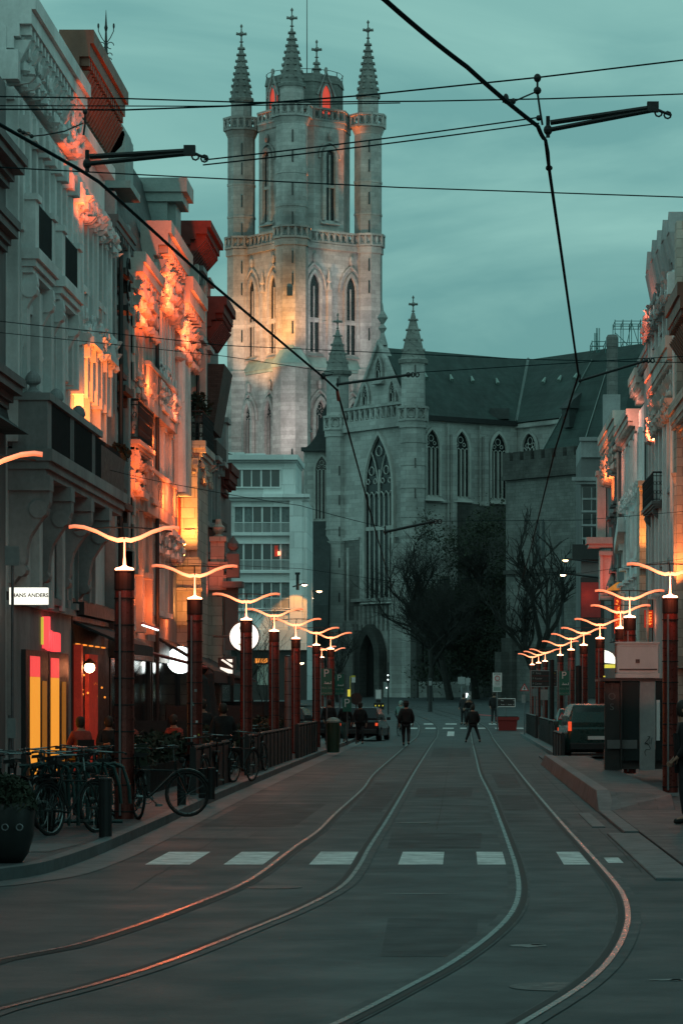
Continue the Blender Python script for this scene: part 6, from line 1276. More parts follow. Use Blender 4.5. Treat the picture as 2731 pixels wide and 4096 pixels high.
r = empty('arched_sign', Q(2437, 2635, 120), 'bright white arched shop window sign left of the pale shelter box', 'shop sign'); Z = 120; mb = MB(); mb.prism([(2412, 2650), (2414, 2600), (2430, 2604), (2448, 2614), (2460, 2632), (2464, 2656)], lambda u, v, t: (X_(u, Z), Z + t, H_(v, Z)), 0, .08); mb.build('panel', 'lightbox', r); tx(r, 'SPAR', 2432, 2644, Z, 8, 'sign_yellow', d=.01) if False else None
mb = MB(); mb.box(X_(2405, Z), X_(2470, Z), Z - .02, Z + .3, H_(2672, Z), H_(2658, Z)); mb.build('sill', 'glow_yellow', r); point('sign_glow', Q(2436, 2640, 119), 14, (1, .93, .8), .2, r)
# ------------------------------------------------------------------ tram stop shelter
r = empty('tram_shelter', (3.9, 70, .3), 'dark glazed tram stop shelter carrying a pale pink-lit box', 'shelter'); Z = 70.0
mb = MB(); mb.box(X_(2466, Z), X_(2632, Z), Z, Z + .45, H_(2694, Z), H_(2573, Z)); mb.build('top_box', 'box_white', r, bevel=.02)
mb = MB(); mb.box(X_(2460, Z), X_(2638, Z), Z - .03, Z + .5, H_(2575, Z), H_(2567, Z)); mb.box(X_(2462, Z), X_(2636, Z), Z - .03, Z + .5, H_(2712, Z), H_(2694, Z)); mb.box(X_(2474, Z), X_(2625, Z), Z - .012, Z, H_(2586, Z), H_(2582, Z)); mb.build('box_rim', 'box_white', r, bevel=.01)
mb = MB(); mb.box(X_(2540, Z), X_(2556, Z), Z - .02, Z, H_(2652, Z), H_(2637, Z)); mb.box(X_(2474, Z), X_(2626, Z), Z - .02, Z, H_(2680, Z), H_(2675, Z)); mb.build('vent', 'black_paint', r)
mb = MB(); mb.box(X_(2400, Z), X_(2700, Z), Z + .02, Z + 3.0, H_(2724, Z), H_(2713, Z)); mb.build('roof', 'iron', r)
mb = MB(); mb.box(X_(2557, Z), X_(2618, Z), Z + .05, Z + .4, .28, H_(2714, Z)); mb.build('grey_pillar', 'plaster_grey', r)
mb = MB(); mb.box(X_(2420, Z), X_(2480, Z), Z + .3, Z + .5, .28, H_(2716, Z)); mb.box(X_(2480, Z), X_(2486, Z), Z - .02, Z + .2, .28, H_(2716, Z)); mb.build('panel', 'black_paint', r)
mb = MB(); mb.box(X_(2486, Z), X_(2556, Z), Z + .2, Z + .24, .5, H_(2716, Z)); mb.box(X_(2622, Z), X_(2690, Z), Z + .2, Z + .24, .5, H_(2716, Z)); mb.build('glass_pane', 'glass_dark', r)
mb = MB(); mb.box(X_(2624, Z), X_(2638, Z), Z + .05, Z + .1, H_(2962, Z), H_(2800, Z)); mb.build('notice_strip', 'sign_white', r)
mb = MB(); mb.box(X_(2428, Z), X_(2548, Z), Z + .15, Z + .19, H_(2995, Z), H_(2960, Z)); mb.box(X_(2420, Z), X_(2690, Z), Z + .5, Z + .9, .3, .75); mb.build('bench', 'plaster_dark', r)
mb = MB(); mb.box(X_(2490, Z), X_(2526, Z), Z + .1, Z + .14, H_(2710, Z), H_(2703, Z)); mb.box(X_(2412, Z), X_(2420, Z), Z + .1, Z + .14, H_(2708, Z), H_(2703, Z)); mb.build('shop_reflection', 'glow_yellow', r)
for i, ch in enumerate('TOS'): text(ch, 'lettering', 'plaster_dark', r, (X_(2448, Z), Z + .285, H_(2745 + i * 42, Z)), .22, extrude=.004)
mb = MB(); k = Z / F
mb.ring([(X_(2588 + 12 * math.sin(t * 1.1), Z), Z + .04, H_(2940 + t * 7 + 6 * math.cos(t * 1.7), Z)) for t in range(12)], .006, 4); mb.ring([(X_(2578 + t * 4, Z), Z + .04, H_(2978 - 4 * (t % 2) * t, Z)) for t in range(8)], .006, 4); mb.build('graffiti', 'black_paint', r)
# red planter, bins, fences
r = empty('planter', (X_(2022, 163), 163, G(163)), 'dark red box planter under the low black direction sign', 'planter'); mb = MB(); Z = 163; mb.hexa([(X_(1994, Z), Z, G(Z)), (X_(2064, Z), Z, G(Z)), (X_(2064, Z), Z + 1, G(Z)), (X_(1994, Z), Z + 1, G(Z)), (X_(1990, Z), Z - .05, .55 + G(Z)), (X_(2068, Z), Z - .05, .55 + G(Z)), (X_(2068, Z), Z + 1, .55 + G(Z)), (X_(1990, Z), Z + 1, .55 + G(Z))]); mb.box(X_(1982, Z), X_(2075, Z), Z - .1, Z + 1.05, .55 + G(Z), .72 + G(Z)); mb.build('box', 'planter_red', r); mb = MB(); mb.box(X_(1986, Z), X_(2070, Z), Z - .05, Z + 1, .725 + G(Z), .75 + G(Z)); mb.build('soil', 'bark', r)
def panel_fence(x, y0, y1, h, lab, topm='iron', x2=None, leafy=False):
    root = empty('barrier', (x, (y0 + y1) / 2, .12), lab, 'barrier', 'low dark barriers along the kerbs'); x2 = x if x2 is None else x2; n = max(1, int((y1 - y0) / 1.6)); g = G((y0 + y1) / 2) + .12
    mb = MB(); mb.hexa([(x - .03, y0, g), (x + .03, y0, g), (x2 + .03, y1, g), (x2 - .03, y1, g), (x - .03, y0, g + h - .06), (x + .03, y0, g + h - .06), (x2 + .03, y1, g + h - .06), (x2 - .03, y1, g + h - .06)]); mb.build('panel', 'iron', root)
    for i in range(n + 1):
        t = i / n; mb = MB(); xx = x + (x2 - x) * t; yy = y0 + (y1 - y0) * t; mb.box(xx - .06, xx + .06, yy - .06, yy + .06, g, g + h); mb.build('post', 'iron', root)
    mb = MB(); mb.ring([(x, y0, g + h), (x2, y1, g + h)], .04, 6); mb.build('handrail', topm, root)
panel_fence(-5.0, 57.5, 66, .88, 'nearest dark barrier on the left kerb, right of the two bollards'); panel_fence(-5.0, 72, 90, .92, 'long dark barrier on the left kerb with leaning bicycles'); panel_fence(-4.9, 92, 104, 1.0, 'dark barrier before the green bin on the left kerb'); panel_fence(-4.2, 138, 150, 1.0, 'black barrier behind the parked cars at the left', x2=-4.1)
panel_fence(3.45, 112, 134, .95, 'near dark barrier on the right kerb'); panel_fence(3.35, 137, 156, 1.0, 'far dark barrier on the right kerb'); panel_fence(3.0, 91, 97, .75, 'black low enclosure before the parked green car', x2=2.95)
def bollard(x, y, h, lab, r_=.075, gr='bollards by the kerb'):
    root = empty('bollard', (x, y, .12 if y > 33 else 0), lab, 'bollard', gr); mb = MB(); g = .12; mb.lathe((x, y, g), [(r_, 0), (r_, h - .05), (r_ * 1.04, h - .04), (r_ * 1.04, h - .01), (r_ * .8, h)], 12); mb.build('shaft', 'iron', root)
bollard(-4.62, 40.0, .78, 'thick black bollard in front of the parked bicycles', .085); bollard(-4.70, 51.8, .62, 'single black bollard at the foot of the red lamp column'); bollard(-4.63, 55.2, .55, 'left one of the two black bollards beside the walker in jeans'); bollard(-4.47, 55.0, .57, 'right one of the two black bollards beside the walker in jeans')
r = empty('litter_bin', (X_(1330, 103), 103, .1), 'dark green litter bin with a pale lid at the end of the left barriers', 'bin'); c = (X_(1333, 103), 103); mb = MB(); mb.lathe((c[0], c[1], .1), [(.20, 0), (.23, .95), (.20, 1.0)], 12); mb.build('body', 'bin_green', r); mb = MB(); mb.lathe((c[0], c[1], 1.1), [(.24, 0), (.25, .05), (.15, .15), (.02, .18)], 12); mb.build('lid', 'zinc_green', r)
r = empty('planter', (-5.04, 33.95, .12), 'black rounded planter with a clipped bush at the bottom left corner', 'planter'); mb = MB(); mb.lathe((-5.04, 33.95, .12), [(.20, 0), (.27, .10), (.33, .30), (.345, .6), (.33, .66)], 20); mb.build('pot', 'black_paint', r, smooth=True)
mb = MB(); [mb.ring([(-5.04 + x_ + .035 * math.cos(t * .7), 33.62, .52 + .035 * math.sin(t * .7)) for t in range(10)], .008, 4) for x_ in (.06, .22)]; mb.build('ring_handle', 'grey_metal', r)
mb = MB(); rnd = random.Random(11)
for i in range(2600):
    d = Vector((rnd.gauss(0, 1), rnd.gauss(0, 1), abs(rnd.gauss(0, 1)))).normalized(); q = Vector((-5.04, 33.95, .70)) + Vector((d.x * .34, d.y * .34, d.z * .38)) * rnd.uniform(.8, 1.04); u_ = Vector((rnd.uniform(-1, 1), rnd.uniform(-1, 1), rnd.uniform(-1, 1))) * .035; v_ = Vector((rnd.uniform(-1, 1), rnd.uniform(-1, 1), rnd.uniform(-1, 1))) * .035
    mb.add([tuple(q - u_), tuple(q + v_), tuple(q + u_), tuple(q - v_)], [(0, 1, 2, 3)])
mb.ball((-5.04, 33.95, .70), .31, 12, 1.1); mb.build('bush', 'leaf', r)
r = sign('yield_sign', 40, 41, 3040, 3041, 58, 'plaster_grey', 'upside-down triangular sign back on a grey pole by the left edge', pp=39, top=2860); mb = MB(); mb.prism([(17, 3032), (62, 3030), (44, 3065), (30, 3065)], lambda u, v, t: (X_(u, 58), 57.95 - t, H_(v, 58)), 0, .02); mb.box(X_(34, 58), X_(67, 58), 57.9, 57.97, H_(2952, 58), H_(2873, 58)); mb.build('panel', 'plaster_grey', r)
r = sign('plate_sign', 22, 80, 2185, 2262, 60, 'plaster_grey', 'square grey plate on the white house front, upper left of the light box', pp=50, top=2190)
# ------------------------------------------------------------------ trees
def tree(x, y, h, seed, lab, spread=.55, depth=6, r0=.22, lean=(0, 0), crown=None, trunk=.28, kids=(2, 4), name='bare_tree', grp='bare winter trees on the square', z0=None, thin=.62):
    rnd = random.Random(seed); g = G(y) if z0 is None else z0
    root = empty(name, (x, y, g), lab, 'tree', grp); tr = MB(); cw = MB()
    def go(p, d, ln, r, lv):
        pts = [p]; q = p; dd = d; n = 3
        for i in range(n):
            dd = (dd + Vector((rnd.uniform(-1, 1), rnd.uniform(-1, 1), rnd.uniform(-.4, .7))) * .22).normalized(); q = q + dd * ln / n; pts.append(q)
        m_ = tr if lv == 0 else cw
        m_.ring(pts, [r * (1 - .35 * i / n) for i in range(n + 1)], 8 if lv == 0 else (5 if lv < 3 else 3), cap=lv < 2)
        if lv >= depth: return
        for k in range(rnd.randint(*kids)):
            t = rnd.uniform(.45, 1) if k else 1; b = pts[min(n, int(t * n))]; ax = Vector((rnd.gauss(0, 1), rnd.gauss(0, 1) * .8, rnd.gauss(0, .55))).normalized()
            nd_ = (dd * (1 - spread * .55) + ax * spread + Vector((0, 0, .18))).normalized(); go(b, nd_, ln * rnd.uniform(.6, .85), r * thin * rnd.uniform(.8, 1.05), lv + 1)
    go(Vector((x, y, g)), Vector((lean[0], lean[1], 1)).normalized(), h * trunk, r0, 0)
    tr.build('trunk', 'bark', root); cw.build('crown', 'bark', root)
    if crown:
        mb = MB()
        for (cx, cy, cz, rx, rz, n) in crown:
            for i in range(n):
                d = Vector((rnd.gauss(0, .55), rnd.gauss(0, .55), rnd.gauss(0, .55))); q = Vector((cx + d.x * rx, cy + d.y * rx * .6, cz + d.z * rz)); s_ = rnd.uniform(.05, .13)
                u_ = Vector((rnd.uniform(-1, 1), rnd.uniform(-1, 1), rnd.uniform(-1, 1))) * s_; v_ = Vector((rnd.uniform(-1, 1), rnd.uniform(-1, 1), rnd.uniform(-1, 1))) * s_
                mb.add([tuple(q - u_), tuple(q + v_), tuple(q + u_), tuple(q - v_)], [(0, 1, 2, 3)])
        mb.build('foliage', 'leaf', root)
    return root
rc_ = random.Random(77); CR = []
for i in range(46):
    t = rc_.random(); px = rc_.gauss(1900, 75 + 45 * t); py = 2060 + 690 * t
    CR.append((X_(px, 273), 273 + rc_.uniform(-3, 3), H_(py, 273), rc_.uniform(1.1, 2.1), rc_.uniform(1.0, 1.9), 520))
tree(X_(1900, 273), 273, 21, 21, 'large dark ivy-laden tree before the choir, cut by the palace corner', .62, 6, .42, crown=CR, name='dark_tree', grp=None, kids=(3, 4), trunk=.27)
tree(X_(1800, 268), 268, 21, 43, 'second dark bare tree beside the ivy-laden one', .62, 6, .34, kids=(3, 4), trunk=.25)
tree(X_(1720, 262), 262, 16.5, 5, 'bare tree with fine twigs before the transept buttress', .66, 6, .28, (-.1, 0), kids=(3, 4), trunk=.26)
tree(X_(2165, 240), 240, 17.0, 8, 'large bare tree before the battlemented palace wall', .46, 6, .36, (-.02, 0), trunk=.31, kids=(3, 3), thin=.70)
tree(X_(1350, 255), 255, 10.5, 31, 'small bare tree left of the cathedral portal', .6, 6, .16, kids=(3, 4)); tree(X_(975, 170), 170, 9.0, 14, 'slender bare tree before the apartment windows', .42, 5, .07, (-.05, 0), kids=(3, 4)); tree(X_(1060, 185), 185, 7.5, 19, 'small bare tree between the lamp columns before the apartments', .5, 5, .06, kids=(3, 3))
# ------------------------------------------------------------------ bicycles
def circ(mb, c, r, t, n=22, m=5, ax='y'): mb.ring([(c[0] + r * math.cos(2 * math.pi * k / n), c[1], c[2] + r * math.sin(2 * math.pi * k / n)) for k in range(n + 1)], t, m, cap=False)
def make_bike(lab, paint='bike_paint'):
    root = empty('bicycle', (0, 0, 0), lab, 'bicycle', 'parked bicycles by the left kerb')
    for wx in (-.53, .53):
        mb = MB(); circ(mb, (wx, 0, .34), .335, .021); w = mb.build('wheel', 'rubber', root, smooth=True)
        mb = MB(); circ(mb, (wx, 0, .34), .305, .010, 22, 4)
        for k in range(14): t = k * .4488; mb.tube((wx, .02 * (-1) ** k, .34), (wx + .3 * math.cos(t), 0, .34 + .3 * math.sin(t)), .0022, 3)
        mb.tube((wx, -.05, .34), (wx, .05, .34), .025, 8); mb.build('rim', 'chrome', w)
    mb = MB(); A = (-.53, 0, .34); B = (-.09, 0, .29); C = (-.22, 0, .80); D = (.34, 0, .84); E = (.36, 0, .70); Fk = (.53, 0, .34)
    for p, q, r_ in ((B, C, .018), (B, E, .019), ((-.2, 0, .72), E, .016), (E, D, .02)): mb.tube(p, q, r_, 6)
    for s in (-.06, .06): mb.tube((A[0], s, A[2]), (B[0], s * .3, B[2]), .010, 5); mb.tube((A[0], s, A[2]), (C[0], s * .3, C[2] - .08), .010, 5); mb.ring([(.37, s * .5, .68), (.42, s, .6), (Fk[0], s, Fk[2])], .012, 5)
    mb.build('frame', paint, root)
    for wx in (-.53, .53): mb = MB(); mb.ring([(wx + .375 * math.cos(t), 0, .34 + .375 * math.sin(t)) for t in [(.15 if wx < 0 else .5) + k * .25 for k in range(11 if wx < 0 else 8)]], .026, 5); mb.build('mudguard', paint, root)
    mb = MB(); mb.tube((C[0], 0, C[2]), (C[0] - .02, 0, .93), .013, 6); mb.hexa([(-.38, -.09, .93), (-.38, .09, .93), (-.08, .025, .94), (-.08, -.025, .94), (-.38, -.08, .98), (-.38, .08, .98), (-.08, .02, .97), (-.08, -.02, .97)]); mb.build('saddle', 'rubber', root)
    mb = MB(); mb.tube(D, (.33, 0, 1.02), .014, 6); mb.ring([(.14, -.30, 1.06), (.26, -.27, 1.07), (.37, -.12, 1.06), (.37, .12, 1.06), (.26, .27, 1.07), (.14, .30, 1.06)], .013, 6); mb.build('handlebar', 'chrome', root)
    mb = MB(); [mb.tube((.14, s * .30, 1.06), (.03, s * .31, 1.055), .018, 6) for s in (-1, 1)]; mb.ball((.46, 0, .86), .05, 8); mb.build('grip', 'rubber', root)
    mb = MB(); mb.tube((B[0], -.09, B[2]), (B[0] + .12, -.09, B[2] - .12), .010, 5); mb.tube((B[0], .09, B[2]), (B[0] - .12, .09, B[2] + .12), .010, 5); mb.box(B[0] + .08, B[0] + .17, -.19, -.09, B[2] - .14, B[2] - .11); mb.box(B[0] - .17, B[0] - .08, .09, .19, B[2] + .11, B[2] + .14); mb.ring([(B[0] + .09 * math.cos(t * .628), .05, B[2] + .09 * math.sin(t * .628)) for t in range(11)], .006, 4, cap=False); mb.build('crankset', 'chrome', root)
    mb = MB(); mb.box(-.74, -.30, -.07, .07, .735, .75); mb.tube((-.72, .06, .74), (-.55, .06, .36), .006, 4); mb.tube((-.72, -.06, .74), (-.55, -.06, .36), .006, 4); mb.build('carrier', 'iron', root)
    return root
bk = [(-5.15, 41.0, 62, 'dark bicycle at the right end of the front row, its wheel ring showing', 'bike_paint'), (-5.55, 41.6, 100, 'second bicycle of the front row behind the thick bollard', 0), (-5.95, 42.1, 75, 'bicycle of the front row with a low wheel arc beside the bush', 0), (-6.3, 42.6, 120, 'leftmost bicycle of the front row, next to the round bush', 0),
      (-5.3, 44.6, 85, 'bicycle with shiny handlebar in the middle of the parked cluster', 0), (-5.75, 45.2, 70, 'bicycle in the middle of the cluster with a bent pale handlebar', 0), (-6.2, 45.8, 95, 'bicycle at the rear left of the cluster with teal mudguard', 0), (-5.0, 46.4, 110, 'rear bicycle with tall swept handlebar against the dark terrace', 0), (-5.5, 47.6, 80, 'rearmost bicycle of the cluster below the red jacketed guest', 0),
      (-5.05, 42.9, 96, 'bicycle between the front and middle rows, dark and narrow seen', 0), (-5.5, 43.4, 66, 'bicycle in the second row behind the curved rack', 0), (-6.0, 44.0, 102, 'bicycle in the second row left of the curved rack', 0), (-5.15, 48.6, 96, 'bicycle at the back right of the cluster beside the near lamp column', 0), (-5.9, 47.2, 100, 'bicycle at the back left under the seated guests', 0), (-4.98, 58.6, 78, 'bicycle leaning on the near barrier, closest to the two bollards', 0), (-5.0, 62.3, 95, 'bicycle leaning on the near barrier behind the one by the bollards', 0), (-5.45, 68.8, 88, 'bicycle in the gap between the two barriers', 0), (-5.5, 72.4, 84, 'bicycle behind the start of the long barrier', 0), (-5.5, 83, 92, 'bicycle half way along the long barrier', 0), (-6.55, 43.5, 80, 'far left bicycle almost hidden by the round bush', 0), (-4.68, 47.0, 22, 'bicycle leaning at the foot of the red lamp column, front wheel towards the road', 0), (-4.72, 66.5, 72, 'bicycle leaning on the barrier with its wheel jutting towards the kerb', 0), (-4.95, 76, 80, 'farther bicycle leaning on the long barrier', 0)]
proto = None
for i, (x, y, a, lab, _p) in enumerate(bk):
    o = proto = make_bike(lab) if i == 0 else None
    if i == 0: first = o
    else: o = copy_tree(first)
    o.location = (x, y, .12); o.rotation_euler = (R(4 if i % 2 else -5), 0, R(a)); o['label'] = lab
r = empty('bike_rack', (-5.2, 44, .12), 'ribbed teal-grey bicycle rack of curved hoops among the parked bicycles', 'bike rack'); 
for i in range(9):
    mb = MB(); x = -5.9 + i * .13; mb.ring([(x - .25, 43.2, .14), (x - .25, 43.2, .85), (x - .18, 43.2, .98), (x, 43.2, 1.02), (x + .12, 43.2, .96), (x + .2, 43.2, .70), (x + .22, 43.2, .45)], .028, 6); mb.build('hoop', 'rack_metal', r)
mb = MB(); mb.tube((-6.2, 43.25, .98), (-4.75, 43.25, .98), .03, 6); mb.tube((-6.2, 43.25, .2), (-4.75, 43.25, .2), .03, 6); mb.build('rail', 'rack_metal', r)
# ------------------------------------------------------------------ cars
def make_car(lab, paint, L_=4.3, Wd=1.78, Ht=1.5, suv=False):
    root = empty('parked_car', (0, 0, 0), lab, 'car', 'cars parked along the street'); w = Wd / 2      # rear faces -y
    def prof(secs, m, nm, par=root, bev=.04):
        vs = []; fs = []
        for y, hw, z0, z1, tw in secs: vs += [(-hw, y, z0), (hw, y, z0), (hw * 1.0, y, (z0 + z1) / 2), (tw, y, z1), (-tw, y, z1), (-hw, y, (z0 + z1) / 2)]
        for i in range(len(secs) - 1):
            for k in range(6): fs.append((i * 6 + k, i * 6 + (k + 1) % 6, (i + 1) * 6 + (k + 1) % 6, (i + 1) * 6 + k))
        fs += [tuple(range(6)), tuple((len(secs) - 1) * 6 + k for k in range(6))]
        mb = MB(); mb.add(vs, fs); return mb.build(nm, m, par, smooth=False, bevel=bev)
    belt = Ht * .60; h2 = L_ / 2
    prof([(-h2, w * .90, .32, belt * .95, w * .80), (-h2 + .12, w, .22, belt, w * .92), (-h2 + 1.0, w, .20, belt + .02, w * .93), (h2 - 1.1, w, .20, belt - .02, w * .92), (h2 - .25, w * .95, .22, belt * .84, w * .85), (h2, w * .82, .30, belt * .70, w * .74)], paint, 'body')
    cab = prof([(-h2 + .10 if suv else -h2 + .35, w * .90, belt - .05, belt + .12, w * .84), (-h2 + .28 if suv else -h2 + .75, w * .88, belt - .05, Ht - .03, w * .74), (-h2 + 1.6, w * .88, belt - .05, Ht, w * .74), (.35, w * .88, belt - .05, Ht - .06, w * .74), (1.15, w * .88, belt - .05, belt + .05, w * .84)], paint, 'cabin')
    y0 = (-h2 + .115) if suv else (-h2 + .40); y1 = (-h2 + .262) if suv else (-h2 + .70)
    mb = MB(); mb.add([(-w * .74, y0 - .005, belt + .12), (w * .74, y0 - .005, belt + .12), (w * .66, y1 - .01, Ht - .10), (-w * .66, y1 - .01, Ht - .10)], [(0, 1, 2, 3)])
    mb.build('rear_window', 'car_glass', root)
    mb = MB(); [mb.add([(s * w * .872, -h2 + .9, belt + .05), (s * w * .872, .85, belt + .05), (s * w * .775, .38, Ht - .12), (s * w * .775, -h2 + 1.0, Ht - .12)], [(0, 1, 2, 3)]) for s in (-1, 1)]; mb.build('side_window', 'car_glass', root)
    for s in (-1, 1):
        mb = MB(); mb.box(s * w * .88 - .05, s * w * .88 + .05, -h2 - .015, -h2 + .1, belt * (.86 if suv else .74), belt * (1.14 if suv else .88)); mb.build('taillight', 'taillight', root)
    mb = MB(); mb.box(-w * .9, w * .9, -h2 - .07, -h2 + .15, .30, .52); mb.build('bumper', 'iron', root, bevel=.03)
    mb = MB(); mb.box(-.26, .26, -h2 - .045 if not suv else -h2 - .03, -h2 + .02, .62, .73); mb.build('number_plate', 'sign_white', root)
    for sx in (-1, 1):
        for yy in (-h2 + .8, h2 - .85):
            mb = MB(); n = 20; mb.prism([(.31 * math.cos(2 * math.pi * k / n), .31 * math.sin(2 * math.pi * k / n)) for k in range(n)], lambda u, v, t: (sx * (w - .20 + t), yy + u, .31 + v), 0, .21); wh = mb.build('wheel', 'rubber', root)
            mb = MB(); mb.prism([(.19 * math.cos(2 * math.pi * k / n), .19 * math.sin(2 * math.pi * k / n)) for k in range(n)], lambda u, v, t: (sx * (w + .01 + t), yy + u, .31 + v), 0, .012); mb.build('rim', 'grey_metal', wh)
    for s in (-1, 1): mb = MB(); mb.box(s * w + (0 if s > 0 else -.16), s * w + (.16 if s > 0 else 0), .55, .70, belt, belt + .14); mb.build('mirror', paint, root, bevel=.02)
    return root
c1 = make_car('large green-tinted estate car parked behind the tram shelter', 'car_green', 4.5, 1.85, 1.72, True); c1.location = (4.05, 97.2, .02); c1.rotation_euler = (0, 0, R(3))
mb = MB(); mb.box(-.34, -.1, -1.2, -.6, 1.74, 1.80); mb.build('roof_light', 'taillight', c1)
c2 = make_car('dark car with lit orange tail lamps, rightmost of the cars beyond the green bin', 'car_dark'); c2.location = (-4.3, 138.5, .02); c2.rotation_euler = (0, 0, R(-6))
for x, y, lab in ((-5.6, 139.5, 'dark car left of the one with lit tail lamps, behind the three pedestrians'), (-7.3, 133, 'pale roofed car half hidden by the lamp column left of the parking signs'), (-8.8, 137, 'car with a glowing roof sign behind the last lamp columns')):
    c = copy_tree(c2); c.location = (x, y, .02); c['label'] = lab
c4 = make_car('small green car parked beyond the white shelter box, mostly hidden', 'car_green'); c4.location = (4.4, 118, .02)
# ------------------------------------------------------------------ people
def skinned(name, m, verts, edges, rads, parent, sub=1):
    me = bpy.data.meshes.new(name); me.from_pydata(verts, edges, []); o = bpy.data.objects.new(name, me); COL.objects.link(o); o.parent = parent
    o.modifiers.new('skin', 'SKIN'); o.modifiers.new('sub', 'SUBSURF').levels = sub; o.modifiers['sub'].render_levels = sub
    for i, r_ in enumerate(rads): me.skin_vertices[0].data[i].radius = (r_, r_) if not isinstance(r_, tuple) else r_
    me.skin_vertices[0].data[0].use_root = True; me.materials.append(MATS[m])
    dg = bpy.context.evaluated_depsgraph_get(); m2_ = bpy.data.meshes.new_from_object(o.evaluated_get(dg)); m2_.name = name; o.modifiers.clear(); o.data = m2_
    for p in m2_.polygons: p.use_smooth = True
    return o
POSES = {
 'walk': dict(pel=(0, 0, .93), ch=(0, .03, 1.33), nk=(0, .04, 1.50), hd=(0, .06, 1.63), kL=(-.10, .18, .52), aL=(-.10, .16, .09), kR=(.10, .02, .50), aR=(.10, -.30, .14), eL=(-.27, -.12, 1.10), hL=(-.26, -.06, .86), eR=(.27, .06, 1.10), hR=(.26, .18, .88)),
 'stride': dict(pel=(0, 0, .90), ch=(0, .05, 1.30), nk=(0, .07, 1.46), hd=(0, .1, 1.58), kL=(-.16, .06, .50), aL=(-.30, .10, .09), kR=(.20, .0, .50), aR=(.30, -.15, .10), eL=(-.28, 0, 1.08), hL=(-.24, .14, .90), eR=(.28, 0, 1.08), hR=(.24, .14, .9)),
 'stand': dict(pel=(0, 0, .94), ch=(0, .02, 1.34), nk=(0, .03, 1.50), hd=(0, .04, 1.63), kL=(-.10, .02, .52), aL=(-.11, 0, .09), kR=(.10, .02, .52), aR=(.12, -.02, .09), eL=(-.26, 0, 1.10), hL=(-.22, .14, .95), eR=(.26, 0, 1.10), hR=(.22, .14, .95)),
 'sit': dict(pel=(0, 0, .52), ch=(0, .05, .95), nk=(0, .07, 1.11), hd=(0, .10, 1.24), kL=(-.12, .45, .50), aL=(-.12, .42, .09), kR=(.12, .45, .50), aR=(.12, .45, .09), eL=(-.26, .12, .74), hL=(-.15, .36, .76), eR=(.26, .12, .74), hR=(.15, .36, .76)),
 'ride': dict(pel=(0, -.25, 1.02), ch=(0, .02, 1.38), nk=(0, .08, 1.52), hd=(0, .12, 1.65), kL=(-.10, .12, .80), aL=(-.12, -.05, .42), kR=(.10, .05, .62), aR=(.12, -.10, .18), eL=(-.28, .12, 1.22), hL=(-.27, .30, 1.08), eR=(.28, .12, 1.22), hR=(.27, .30, 1.08)),
}
